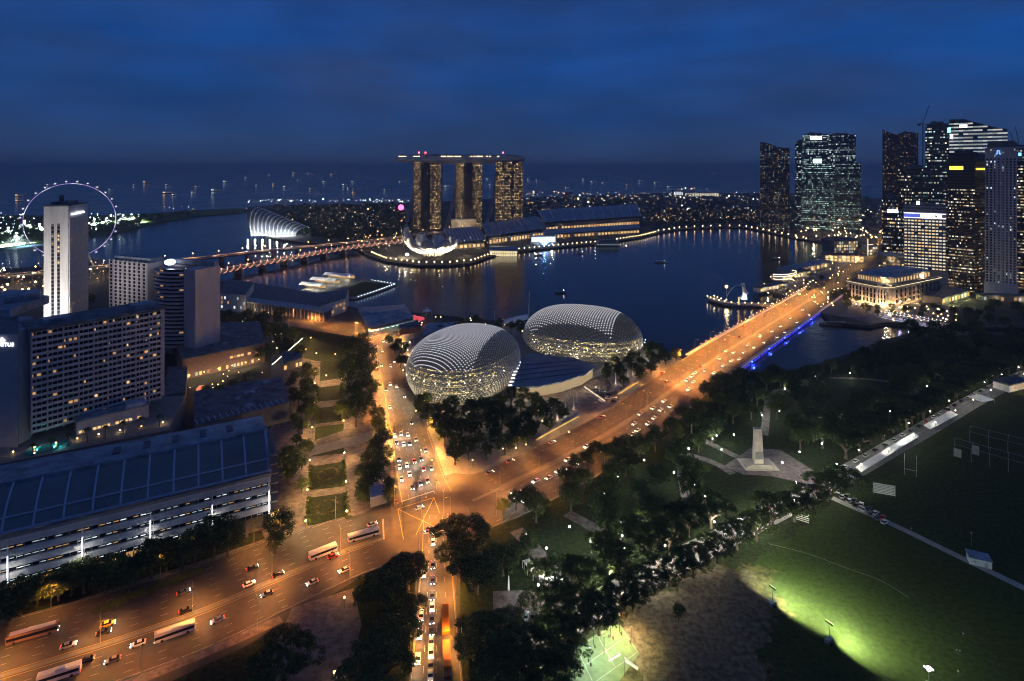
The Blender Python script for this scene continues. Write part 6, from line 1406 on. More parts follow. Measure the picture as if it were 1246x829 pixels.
# umbrella trees lining the drive by the playing field
k = 0
for p, tt in resample(CDR, 13):
    n = Vector((-tt.y, tt.x, 0))
    for sd in (7.5, -8.5):
        q = p + n * (sd + rng.uniform(-1.5, 1.5)) + tt * rng.uniform(-3, 3)
        gx = CX + F * q.x / q.y
        if sd > 0 and 870 < gx < 1020: continue
        if q.y > 560 or q.y < 165 or (sd < 0 and q.y > 285): continue
        s = rng.uniform(.72, 1.0) * (1.25 if q.y > 285 else 1); put('rain_tree', q.x, q.y, s, 'umbrella shaped rain tree lining the lamplit drive beside the playing field', 'rain trees along the drive')
for px, py, r in ((700, 690, 20), (735, 660, 22), (770, 640, 22), (812, 625, 20), (760, 690, 20), (1020, 500, 18), (1060, 480, 18), (990, 520, 17)): crown_at('rain_tree', px, py, r, 'dark spreading tree on the park side of the lamplit drive', 'spreading trees behind the drive')
for px, py, r, lab in ((450, 605, 7, 'clipped dark hedge block left of the mauve station roof'), (477, 595, 7, 'clipped dark hedge block right of the mauve station roof'), (862, 570, 7, 'small shrub at the lamplit bend of the park path')): crown_at('shrub', px, py, r, lab)
for i in range(12): p = G(120 + i * 11, 745 - i * 4.2); put('shrub', p.x, p.y, 1.0, 'low shrub on the highway verge under the louvred block', 'verge shrubs')
crown_at('broadleaf_tree', 826, 741, 10, 'small lone tree on the bare earth beside the drive')
scatter('broadleaf_tree', [(1158, 380), (1260, 380), (1300, 398), (1250, 402), (1160, 402)], 13, .9, 1.3, 'dark riverside tree beyond the truss foot bridge', 'riverside trees beyond the foot bridge', 15)
scatter('broadleaf_tree', [(1062, 378), (1150, 378), (1150, 386), (1066, 390)], 11, .6, .85, 'clipped riverside tree in front of the colonnaded hotel', 'riverside trees before the colonnaded hotel', 12)
scatter('broadleaf_tree', [(235, 385), (330, 384), (350, 396), (300, 402), (240, 400)], 11, .8, 1.1, 'dark tree between the stepped hotel and the boulevard', 'trees between the stepped hotel and the boulevard', 10)
scatter('broadleaf_tree', [(340, 605), (368, 605), (380, 520), (384, 450), (368, 452), (356, 540)], 9, .65, .95, 'small tree along the paved walk left of the lawn panels', 'trees along the paved walk', 14)
for q in ([(374, 640), (376, 606)], [(424, 634), (420, 600)], [(378, 597), (378, 568)], [(420, 592), (418, 562)], [(386, 516), (386, 497)], [(418, 512), (417, 493)], [(387, 489), (387, 472)], [(417, 486), (416, 468)]):
    A, B = G(*q[0]), G(*q[1]); n = max(2, int((B - A).length / 3.4))
    for k in range(n): p = A + (B - A) * (k + .5) / n; put('shrub', p.x, p.y, .75, 'clipped shrub in the hedge line edging a lawn panel', 'hedge shrubs of the lawn panels')
# far woods, which read as one mass
def woods(name, P, n, s, seed, m=leaf_a):
    rg = random.Random(seed); b = MB(); xs = [p[0] for p in P]; ys = [p[1] for p in P]; k = 0
    while k < n:
        x, y = rg.uniform(min(xs), max(xs)), rg.uniform(min(ys), max(ys))
        if not inpoly(x, y, P): continue
        g = G(x, y); k += 1; r = s * rg.uniform(.6, 1.4)
        for _ in range(16):
            a = rg.uniform(0, 6.28); el = rg.uniform(-.1, 1.3); p = Vector((g.x + r * math.cos(a) * math.cos(el), g.y + r * math.sin(a) * math.cos(el), r * .4 + r * .9 * math.sin(el))); q = r * .42; u = Vector((rg.uniform(-1, 1), rg.uniform(-1, 1), rg.uniform(-1, 1))).normalized(); v = u.orthogonal().normalized()
            b.add([p - u * q, p - v * q, p + u * q, p + v * q], [(0, 1, 2, 3)])
    return b.build(name, m, None, kind='stuff')
woods('garden_woods', [(335, 254), (480, 251), (500, 270), (500, 290), (440, 292), (380, 290), (340, 262)], 1100, 9, 1)
woods('south_shore_woods', [(640, 243), (925, 238), (1060, 243), (1060, 270), (930, 272), (800, 276), (780, 262), (640, 262)], 1000, 9, 2)
woods('east_shore_woods', [(-60, 272), (100, 268), (190, 264), (240, 260), (190, 270), (120, 283), (40, 294), (-60, 300)], 600, 8, 3)
# ------------------------------------------------------------------ street lamps
def pole_proto(name, label, cat, group, h, arms, head, em):
    t = thing(name, label, cat, (0, 0, 0), 0, group); b = MB(); b.tube([(0, 0, 0), (0, 0, h)], [.13, .07], n=6)
    b.build('post', metal, t)
    for a in arms:
        b = MB(); b.tube([(0, 0, h), (a * .5, 0, h + .5), (a, 0, h + .55)], .06, n=5); b.build('arm', metal, t); s = MB(); s.box(a - .5, a + .5, -.18, .18, h + .42, h + .6); hd = s.build('lamp_head', metal_dark, t); s = MB(); s.box(a - .35, a + .35, -.13, .13, h + .37, h + .415); s.build('lens', em, hd)
    kids(t)
    for c in list(t.children): kids(c)
    return t
hp = pole_proto('street_lamp', 'tall double armed sodium lamp standing on the highway median', 'street lamp', 'median lamps of the highway', 10.5, (-2.6, 2.6), None, E_lamp_o)
hp2 = pole_proto('street_lamp', 'single armed sodium lamp leaning over the highway kerb', 'street lamp', 'kerb lamps of the highway', 10, (2.4,), None, E_lamp_o)
used = {hp.name: 0, hp2.name: 0}
def lampput(pr, p, rz, e, col, spots, label=None, group=None, spot=144, z=9.8):
    if used.get(pr.name, 0) == 0: pr.location = (p.x, p.y, 0); pr.rotation_euler = (0, 0, rz); o = pr; used[pr.name] = 1
    else: o = dup(pr, (p.x, p.y, 0), rz)
    if label: o['label'] = label
    if group: o['group'] = group
    for x in spots: lightobj('SPOT', 'lamp_light', e, col, o, (x, 0, z), radius=.25, spot=spot, blend=.8)
    return o
HWE = 38000
for p, tt in resample(hws, 27):
    if (p - jx).length < 20 or p.y > 800: continue
    far = p.y > 420
    lampput(hp, p, math.atan2(tt.y, tt.x) + R(90), HWE * (1.45 if far else .40), SOD, (-5, 5))
for sd, line, dd in ((1, hl, -1), (-1, hr, 1)):
    for k, (p, tt) in enumerate(resample(line, 34)):
        if (p - jx).length < 30 or p.y > 420 and sd < 0: continue
        far = p.y > 420
        q = p + Vector((-tt.y, tt.x, 0)) * sd * .8; lampput(hp2, q, math.atan2(tt.y, tt.x) + (R(-90) if sd > 0 else R(90)), HWE * (1.3 if far else .29), SOD, (2.6,))
ap = pole_proto('street_lamp', 'single armed amber lamp at the kerb of the queued avenue', 'street lamp', 'kerb lamps of the avenue', 9, (2.2,), None, E_lamp_o)
for Lp, sg in ((AVL, -1), (AVR, 1)):
    for p, tt in resample(Lp, 26): q = p - Vector((-tt.y, tt.x, 0)) * sg * -.9 if False else p + Vector((tt.y, -tt.x, 0)) * sg * (-1) * -.8; lampput(ap, q, math.atan2(tt.y, tt.x) + (R(90) if sg > 0 else R(-90)), 62000, (1, .38, .08), (2.8,), z=8.6)
sp = pole_proto('street_lamp', 'single armed amber lamp on the side street of waiting cars', 'street lamp', 'kerb lamps of the side street', 9, (2.0,), None, E_lamp_o)
for Lp, sg in ((SRL, -1), (SRR, 1)):
    for p, tt in resample([p for p in Lp if p.y > 150], 24): q = p + Vector((-tt.y, tt.x, 0)) * sg * .8 ; lampput(sp, q, math.atan2(tt.y, tt.x) + (R(-90) if sg > 0 else R(90)), 21000, (1, .38, .08), (2.6,), z=8.6)
bp_ = pole_proto('street_lamp', 'amber lamp along the curving boulevard behind the malls', 'street lamp', 'lamps of the boulevard', 9, (2.2,), None, E_lamp_o)
for p, tt in resample([(G(*a) + G(*c)) / 2 for a, c in zip(cr_l, cr_r)], 32): lampput(bp_, p, math.atan2(tt.y, tt.x), 60000, SOD, (0,), z=9.2)
qp = pole_proto('street_lamp', 'amber lamp along the quay road toward the finance towers', 'street lamp', 'lamps of the quay road', 10, (-2.2, 2.2), None, E_lamp_o)
for p, tt in resample(q1, 40): lampput(qp, p, math.atan2(tt.y, tt.x) + R(90), 56000, (1, .42, .1), (0,), z=10)
rp_ = pole_proto('street_lamp', 'warm lamp along the riverside street below the towers', 'street lamp', 'lamps of the riverside street', 8, (2,), None, E_lamp_o)
for p, tt in resample(q2, 36): lampput(rp_, p, math.atan2(tt.y, tt.x), 14000, WARM, (0,), z=8)
jp = pole_proto('street_lamp', 'tall amber lamp at a corner of the big junction', 'street lamp', 'corner lamps of the junction', 11, (3.0,), None, E_lamp_o)
for px, py, a in ((476, 645, 20), (480, 618, -20), (545, 590, -110), (604, 628, 150), (570, 652, 120), (540, 628, 90)):
    p = G(px, py); lampput(jp, p, R(a), 15000, SOD, (4.0,), z=10.4)
# globe lamps of the lawn promenade
def globe(name, label, group, h, r, em, e, col, pts, fixed_label=None, cat='lamp'):
    pr = None
    for i, (px, py) in enumerate(pts):
        p = G(px, py, h) if True else G(px, py); 
        if pr is None:
            pr = thing(name, label, cat, (p.x, p.y, 0), 0, group); s = MB(); s.ball((0, 0, h), r, n=10, m=6); s.build('globe', em, pr); s = MB(); s.tube([(0, 0, 0), (0, 0, h - r)], [.09, .06], n=6); s.build('post', metal_dark, pr); kids(pr); o = pr
        else: o = dup(pr, (p.x, p.y, 0))
        if e: lightobj('POINT', 'globe_light', e, col, o, (0, 0, h + r + .35), radius=.35)
globe('globe_lamp', 'amber globe lamp on the paved walk beside the lawn panels', 'globe lamps of the lawn walk', 4.2, .42, E_lamp_o, 9000, (1, .56, .2), ((372, 634), (422, 622), (374, 596), (421, 586), (377, 560), (419, 551), (380, 520), (418, 512), (382, 490), (383, 466), (397, 457), (415, 461), (384, 452), (350, 437), (408, 431), (385, 430), (378, 411), (372, 425)))
globe('globe_lamp', 'amber lamp alone on the lower kerb of the pale plaza', 'globe lamps of the pale plaza', 4.2, .4, E_lamp_o, 700, (1, .62, .24), ((407, 818), (419, 727)))
park_pts = [(665, 667), (711, 680), (752, 580), (780, 641), (712, 678), (726, 664), (757, 652), (693, 641), (735, 601), (622, 600), (838, 546), (867, 534), (878, 547), (872, 530), (893, 529), (935, 494), (955, 473), (992, 458), (1034, 454), (952, 563), (973, 550), (1018, 565), (1044, 518), (1083, 500), (1100, 535), (1024, 514), (948, 500), (927, 505), (845, 590), (912, 635), (858, 604), (760, 668), (655, 712), (672, 702), (1128, 470), (1190, 460), (820, 575), (784, 560), (640, 650), (1000, 540)]
globe('park_lamp', 'white lamp post in the dark park between the trees', 'white lamps of the park', 5, .38, E_lamp_w, 2000, (.95, 1, .86), park_pts)
drive = []
for k, (p, tt) in enumerate(resample(CDR, 15)):
    if p.y > 620 or p.y < 160: continue
    n = Vector((-tt.y, tt.x, 0)); drive.append(p + n * (4.2 if k % 2 else -4.2))
pr = None
for p in drive:
    if pr is None: pr = thing('drive_lamp', 'white lamp under the rain trees of the lamplit drive', 'lamp', (p.x, p.y, 0), 0, 'lamps of the drive'); s = MB(); s.ball((0, 0, 5), .36, n=8, m=5); s.build('globe', E_lamp_w, pr); s = MB(); s.tube([(0, 0, 0), (0, 0, 4.6)], .08); s.build('post', metal_dark, pr); kids(pr); o = pr
    else: o = dup(pr, (p.x, p.y, 0))
    lightobj('POINT', 'drive_light', 5600 if p.y < 290 else 1100, (1, .92, .72), o, (0, 0, 5.8), radius=.4)
# bright white strips beside the drive
for i, (q, lab) in enumerate((([(1041, 575), (1048, 581), (1118, 537), (1112, 532)], 'long low white tented stand nearest the scaffold board'), ([(1124, 523), (1132, 528), (1166, 510), (1156, 505)], 'shorter low white tented stand farther along the drive'))):
    g = [G(*p) for p in q]; c = sum(g, Vector()) / 4; t = thing('tented_stand', lab, 'stand', c); g = [p - c for p in g]; b = MB(); b.prism([(p.x, p.y) for p in g], 2.6, 2.9); b.build('canopy', cloth, t)
    b = MB(); n = 12
    for k in range(n + 1):
        for e0, e1 in ((0, 3), (1, 2)): p = (g[e0] + (g[e1] - g[e0]) * k / n) * .98; b.tube([(p.x, p.y, 0), (p.x, p.y, 2.6)], .06, n=4)
    b.build('post', metal, t)
    for k in range(3): p = g[0] + (g[3] - g[0]) * (k + .5) / 3; d = (g[3] - g[0]).normalized(); nn = Vector((-d.y, d.x, 0)); lightobj('SPOT', 'stand_light', 90 if i == 0 else 70, COOL, t, (p.x + nn.x * 5, p.y + nn.y * 5, 6.5), radius=.3, spot=140)
p = G(1193, 490); t = thing('marquee', 'square white marquee near the far corner of the field', 'marquee', p, .3); b = MB(); b.add([(-6, -5, 3), (6, -5, 3), (6, 5, 3), (-6, 5, 3), (0, 0, 5.5)], [(0, 1, 4), (1, 2, 4), (2, 3, 4), (3, 0, 4)]); b.build('roof', cloth, t); b = MB()
for x in (-5.8, 5.8):
    for y in (-4.8, 4.8): b.tube([(x, y, 0), (x, y, 3)], .1)
b.build('post', metal, t); lightobj('POINT', 'marquee_light', 500, COOL, t, (-1, -9, 6))
t = lowbuild('small white clubhouse at the end of the lamplit drive', 1228, 478, 1252, 472, 10, 5, white_wall, roofdark, 5, [E_warm2, E_white2], .7, 2, 'clubhouse', 'building', e=900)
# flag pillars of the forecourt
fp = [(668, 578 - 61, 0), (679, 510, 0), (689, 502, 0), (699, 496, 0)]
pr = None
for i, (px, py) in enumerate(((668, 517), (678, 511), (688, 504), (698, 497), (749, 468), (757, 463), (764, 460), (770, 456), (686, 489), (694, 482), (702, 490))):
    p = G(px, py); tall = i < 6
    if pr is None:
        pr = thing('light_pylon', 'slender tapering light pylon of the row along the dome forecourt', 'pylon', (p.x, p.y, 0), 0, 'light pylons of the forecourt'); b = MB(); b.tube([(0, 0, 0), (0, 0, 8.5)], [.62, .12], n=6); b.build('shaft', white_wall, pr); b = MB(); b.box(-.8, .8, -.8, .8, 0, .5); b.build('base', stone, pr); kids(pr); o = pr
    else: o = dup(pr, (p.x, p.y, 0), scale=(1, 1, 1) if tall else (.55, .55, .9))
    if tall or i < 8: lightobj('POINT', 'pylon_light', 260, (1, .8, .5), o, (-.2, -2.0, 1.2), radius=.2)
for i, (a, e, lab) in enumerate((((652, 536), (704, 507), 'low yellow lit planter wall along the highway before the grove'), ((752, 480), (777, 465), 'low yellow lit planter wall beyond the forecourt entry'), ((711, 471), (737, 489), 'low white lit wall edging the forecourt'))):
    A, B = G(*a), G(*e); d = B - A; c = (A + B) / 2; t = thing('planter_wall', lab, 'wall', c, math.atan2(d.y, d.x)); b = MB(); b.box(-d.length / 2, d.length / 2, -.3, .3, 0, .9); b.build('wall', stone, t); b = MB(); b.box(-d.length / 2, d.length / 2, -.42, -.32, .1, .4); b.build('light_strip', E_lcream if i == 2 else E_yell2, t)
    for k in range(4): lightobj('POINT', 'wall_light', 170, (1, .8, .3) if i < 2 else (1, .9, .7), t, (d.length * (k - 1.5) / 4, -1.4, .8), radius=.2)
# pole sign and small lit things around the domes
gl = [(512, 548, (1, .6, .3)), (526, 560, WARM), (585, 507, WARM), (606, 500, WARM), (633, 503, WARM), (655, 500, WARM), (628, 545, WARM), (612, 546, WARM), (640, 541, COOL), (548, 505, (1, .6, .3)), (562, 519, WARM), (506, 500, (1, .5, .2)), (660, 512, WARM), (692, 526, (1, .65, .3)), (620, 520, WARM), (575, 560, WARM)]
globe('garden_lamp', 'warm garden lamp half hidden in the grove before the nearer dome', 'garden lamps of the grove', 4, .36, E_lamp_farw, 420, WARM, [g[:2] for g in gl])
rgl = random.Random(21); wl = [(rgl.uniform(505, 640), rgl.uniform(385, 405)) for _ in range(26)] + [(rgl.uniform(455, 560), rgl.uniform(381, 400)) for _ in range(14)]
globe('waterfront_lamp', 'small warm lamp among the waterfront stalls behind the domes', 'lamps of the waterfront stalls', 4, .45, E_lamp_farw, 0, WARM, wl)
for px, py, e, c in ((500, 386, 3000, (1, .6, .3)), (470, 384, 2500, (1, .7, .4)), (545, 394, 1200, WARM), (590, 396, 1200, WARM)): pass
ml = [(rgl.uniform(265, 345), rgl.uniform(380, 425)) for _ in range(30)] + [(rgl.uniform(215, 330), rgl.uniform(450, 475)) for _ in range(12)]
globe('street_bollard', 'small amber bollard lamp around the boulevard and the brown block', 'bollard lamps near the boulevard', 2.5, .35, E_lamp_farw, 0, WARM, ml, cat='bollard')
sl_ = [(rgl.uniform(985, 1075), rgl.uniform(318, 372)) for _ in range(60)] + [(rgl.uniform(1080, 1170), rgl.uniform(372, 392)) for _ in range(34)] + [(rgl.uniform(925, 985), rgl.uniform(336, 360)) for _ in range(22)]
globe('quay_lamp', 'small warm lamp scattered among the quayside restaurants and the colonnaded hotel', 'lamps of the quayside', 5, .6, E_lamp_farw, 0, WARM, sl_)
q_ = [(rgl.uniform(965, 1095), rgl.uniform(277, 292)) for _ in range(50)] + [(rgl.uniform(-30, 130), rgl.uniform(325, 360)) for _ in range(26)]
globe('distant_lamp', 'distant warm street lamp at the foot of the finance towers and by the wheel', 'distant street lamps', 8, 1.2, E_lamp_farw, 0, WARM, q_)
for px, py, e in ((990, 286, 40000), (1020, 284, 40000), (1050, 286, 40000), (470, 306, 14000), (500, 308, 14000), (495, 296, 14000), (40, 345, 30000), (110, 340, 30000), (-20, 352, 30000)):
    p = G(px, py); t = thing('flood_mast', 'tall floodlight mast on the distant ground, one of several', 'mast', (p.x, p.y, 0), 0, 'distant floodlight masts'); b = MB(); b.tube([(0, 0, 0), (0, 0, 14)], .3); b.build('post', metal, t); s = MB(); s.ball((0, 0, 14.5), 1.0); s.build('lamp_head', E_lamp_farw, t); lightobj('POINT', 'mast_light', e, WARM, t, (0, 0, 16), radius=.6)
# far lights no one could count
def farlights(name, spec, mats, seed):
    rg = random.Random(seed); b = MB()
    for (x0, x1, y0, y1, n, r, w) in spec:
        for _ in range(n):
            px, py = rg.uniform(x0, x1), rg.uniform(y0, y1); h = rg.uniform(12, 22); Y = gy(py); s = .62 * r * Y / 1000 * math.exp(rg.gauss(-.25, .45)) * (1.7 if rg.random() < .06 else 1); p = G(px, py); mi = rg.choices(range(len(mats)), w)[0]; b.ball((p.x, p.y, h + s), s, mi, n=5, m=3)
    return b.build(name, mats, None, kind='stuff')
E_f1 = emat('far_white', (.8, .95, 1.0), 4.5); E_f2 = emat('far_warm', (1.0, .66, .34), 3.2); E_f3 = emat('far_orange', (1.0, .42, .15), 3); E_f4 = emat('far_dim', (1.0, .75, .5), 1.1)
M4 = [E_f1, E_f2, E_f3, E_f4]
farlights('garden_lights', [(370, 500, 256, 290, 190, .75, (1, 4, 1, 6)), (335, 360, 256, 285, 12, .7, (1, 2, 0, 3)), (300, 480, 248.5, 251, 60, 1.0, (8, 1, 0, 2)), (455, 500, 247, 252, 14, 1.4, (6, 2, 0, 0))], M4, 5)
farlights('south_shore_lights', [(640, 925, 238, 248, 190, .95, (5, 4, 1, 4)), (640, 925, 248, 264, 110, .8, (2, 4, 1, 6)), (780, 930, 262, 277, 150, .75, (1, 4, 3, 6)), (820, 865, 233, 238, 26, 1.1, (2, 6, 0, 1)), (925, 1075, 258, 278, 90, .9, (2, 5, 1, 4)), (640, 665, 276, 284, 14, .9, (3, 3, 0, 3))], M4, 6)
farlights('golf_course_lights', [(-10, 60, 268, 296, 55, 1.1, (8, 0, 0, 3)), (100, 170, 268, 282, 34, 1.5, (9, 0, 0, 1)), (60, 100, 276, 290, 8, 1.0, (5, 0, 0, 1)), (180, 300, 256, 262, 14, .8, (4, 2, 0, 2)), (0, 150, 300, 316, 8, .7, (3, 2, 0, 2))], M4, 7)
farlights('west_road_lights', [(-20, 60, 330, 372, 60, .8, (1, 5, 3, 4)), (105, 135, 325, 352, 30, .9, (2, 4, 2, 3)), (430, 500, 296, 314, 70, .8, (1, 6, 1, 3)), (560, 640, 296, 306, 40, .8, (1, 5, 0, 3))], M4, 8)
for k, (px, py) in enumerate(((10, 290), (30, 280), (48, 285), (115, 278), (130, 276), (150, 272), (160, 271), (20, 298), (62, 284))):
    p = G(px, py); t = thing('golf_floodlight', 'tall white floodlight mast on the green lit far shore', 'floodlight', (p.x, p.y, 0), 0, 'floodlights of the far shore'); b = MB(); b.tube([(0, 0, 0), (0, 0, 22)], .5); b.build('post', metal, t); s = MB(); s.cbox((0, 0, 22), 3, 3, 3); s.build('lamp_head', E_lamp_far2, t); lightobj('SPOT', 'flood_light', 14000000, (.8, 1, .85), t, (0, 0, 20), radius=1.5, spot=140)
p = G(488, 256, 20); t = thing('balloon', 'pink lit round balloon above the gardens', 'balloon', XY(488, 2000)); zc = ZT(252.5, 2000); s = MB(); s.ball((0, 0, zc), 10, n=12, m=8); s.build('envelope', E_pink, t); b = MB(); b.tube([(0, 0, 0), (0, 0, zc - 10)], .4); b.build('tether', metal, t); b = MB(); b.tube([(0, 0, zc - 17), (0, 0, zc - 14)], 4); b.build('basket', metal, t)
# ------------------------------------------------------------------ ships on the roads of the harbour
rg = random.Random(12)
ship_px = [(24, 239, 12, 'o'), (24, 245, 10, 'o'), (205, 236, 14, 'o'), (212, 238, 8, 'w'), (235, 235, 8, 'w'), (263, 233, 14, 'w'), (240, 228, 7, 'o'), (205, 226, 8, 'w'), (180, 223, 12, 'o'), (165, 226, 7, 'w'), (120, 228, 8, 'o'), (135, 231, 6, 'w'), (275, 222, 10, 'w'), (330, 213, 7, 'w'), (360, 212, 12, 'o'), (378, 212, 9, 'o'), (405, 213, 9, 'o'), (437, 211, 6, 'w'), (313, 226, 6, 'w'), (335, 225, 8, 'o'), (348, 228, 8, 'w'), (364, 220, 6, 'w'), (380, 231, 8, 'o'), (395, 222, 7, 'w'), (420, 226, 9, 'w'), (426, 230, 8, 'w'), (432, 235, 8, 'o'), (430, 222, 6, 'w'), (470, 232, 7, 'w'), (488, 222, 6, 'w'), (545, 228, 10, 'w'), (595, 218, 7, 'w'), (598, 226, 7, 'w'), (645, 219, 8, 'w'), (655, 220, 7, 'w'), (712, 219, 8, 'w'), (722, 222, 8, 'w'), (735, 223, 6, 'w'), (742, 203.0 + 10, 5, 'w'), (780, 221, 8, 'w'), (800, 223, 9, 'w'), (870, 212, 7, 'w'), (900, 205 + 5, 6, 'w'), (765, 226, 7, 'o'), (60, 226, 8, 'w'), (300, 217, 7, 'w'), (815, 228, 8, 'w'), (690, 229, 7, 'w')]
near_ = ['beyond the big wheel', 'beyond the channel bridges', 'off the conservatory shore', 'off the gardens shore', 'behind the resort towers', 'off the south shore lights', 'off the separate notched tower']
def reg(px): return near_[0] if px < 160 else near_[1] if px < 300 else near_[2] if px < 390 else near_[3] if px < 480 else near_[4] if px < 640 else near_[5] if px < 830 else near_[6]
cnt = {}; proto_s = {}
for px, py, w, c in ship_px:
    Y = F * (H + 3) / (py - HZ); L = w * Y / F; p = XY(px, Y, -3); em = E_ship_o if c == 'o' else E_ship_w; key = (reg(px), c); cnt[key] = cnt.get(key, 0) + 1
    if c not in proto_s:
        t = thing('anchored_ship', 'x', 'ship', p, 0, 'ships at anchor'); b = MB(); b.add([(-50, -8, 0), (44, -8, 0), (50, 0, 0), (44, 8, 0), (-50, 8, 0), (-52, -9, 7), (45, -9, 7), (54, 0, 8), (45, 9, 7), (-52, 9, 7)], [(5, 6, 7, 8, 9), (0, 1, 6, 5), (1, 2, 7, 6), (2, 3, 8, 7), (3, 4, 9, 8), (4, 0, 5, 9)]); b.build('hull', metal_dark, t)
        b = MB(); b.box(-46, -30, -7, 7, 7, 20); b.box(-44, -36, -5, 5, 20, 25); b.build('superstructure', grey_wall, t)
        b = MB(); b.box(-30, -29.5, -6, 6, 9, 18); b.box(-45, -31, -7.6, -7.1, 9, 18); b.build('cabin_light', em, t)
        b = MB()
        for x in (-20, -4, 12, 30, 48): b.tube([(x, 0, 7), (x, 0, 11)], .5, n=4)
        b.build('mast', metal_dark, t)
        b = MB()
        for x, s_ in ((-20, 1.7), (-4, 2.2), (12, 1.6), (30, 1.9), (48, 1.4)): b.ball((x, -2, 11.5), s_, n=5, m=3)
        b.build('deck_lamp', em, t); kids(t); proto_s[c] = t; o = t
    else: o = dup(proto_s[c], p)
    o.location = p; s = L / 104; o.scale = (s, s, s); o.rotation_euler = (0, 0, rg.uniform(-.5, .5))
    o['label'] = f"{ORD[cnt[key] - 1]} {'amber' if c == 'o' else 'white'} lit ship at anchor {reg(px)}"; o['group'] = 'ships at anchor'
# small boats in the bay and the moored river boats
def boat(label, px, py, L, lit=True):
    p = G(px, py, -3); p.z = -3; t = thing('bumboat', label, 'boat', p, rng.uniform(-.3, .3)); b = MB(); b.add([(-L / 2, -1.6, .0), (L * .35, -1.6, 0), (L / 2, 0, .3), (L * .35, 1.6, 0), (-L / 2, 1.6, 0), (-L / 2, -2, 1.4), (L * .36, -2, 1.4), (L * .56, 0, 2), (L * .36, 2, 1.4), (-L / 2, 2, 1.4)], [(5, 6, 7, 8, 9), (0, 1, 6, 5), (1, 2, 7, 6), (2, 3, 8, 7), (3, 4, 9, 8), (4, 0, 5, 9)]); b.build('hull', brick, t)
    b = MB(); b.box(-L * .4, L * .25, -1.7, 1.7, 3.3, 3.6); b.build('roof', roofblue, t)
    b = MB()
    for x in (-L * .38, -.1 * L, L * .22):
        for y in (-1.6, 1.6): b.tube([(x, y, 1.4), (x, y, 3.3)], .08, n=4)
    b.build('post', metal, t)
    if lit: s = MB(); s.ball((L * .3, 0, 3.9), .5); s.build('lamp', E_lamp_w, t)
for a in (('small lit boat in the bay below the stage reflections', 682, 357, 14), ('lone boat out in the middle of the bay', 804, 320, 20), ('little boat near the promenade in the bay', 706, 309, 14), ('small boat with a lamp off the pier lamps', 945, 316, 14), ('dark boat in the bay left of the gold pavilion', 655, 311, 16)): boat(*a)
for a in (('long roofed river boat moored under the hotel trees', 1018, 396, 34, False), ('second roofed river boat moored nearer the foot bridge', 1036, 389, 30, False)): boat(*a)
# low port buildings that give the far south shore its form
rgb_ = random.Random(77)
for i in range(22):
    px, py = rgb_.uniform(645, 915), rgb_.uniform(239, 262); Y = gy(py); w = rgb_.uniform(30, 90); p = XY(px, Y); hh = rgb_.uniform(10, 26)
    t = thing('port_shed', 'low dark port shed among the scattered lights of the south shore', 'shed', p, rgb_.uniform(-.4, .4), 'sheds of the south shore'); b = MB(); b.box(-w / 2, w / 2, -12, 12, 0, hh); b.build('wall', concrete_dark, t); b = MB(); b.add([(-w / 2 - 1, -13, hh), (w / 2 + 1, -13, hh), (w / 2 + 1, 13, hh), (-w / 2 - 1, 13, hh), (-w / 2, 0, hh + 6), (w / 2, 0, hh + 6)], [(0, 1, 5, 4), (2, 3, 4, 5), (0, 4, 3), (1, 2, 5)]); b.build('roof', roofdark, t)
    windows(t, [(-w / 2 + w * k / 8, -12.1, hh * .45, w / 14, hh * .25, 0, rgb_.choice((E_warm2, E_white2, E_warm))) for k in range(8) if rgb_.random() < .5])
for px, py, w, h_, lab in ((832, 238, 60, 26, 'brightly lit white terminal on the far south shore'), (853, 239.5, 90, 22, 'long gold lit terminal on the far south shore')):
    Y = gy(py); t = thing('ferry_terminal', lab, 'terminal', XY(px, Y)); b = MB(); b.box(-w, w, -20, 20, 0, h_); b.build('wall', concrete, t); b = MB(); b.box(-w - 4, w + 4, -24, 24, h_, h_ + 5); b.build('roof', white_wall, t); windows(t, [(-w + 2 * w * k / 14, -20.2, 3, 2 * w / 20, h_ * .7, 0, E_lcream if px > 840 else E_white) for k in range(14)])
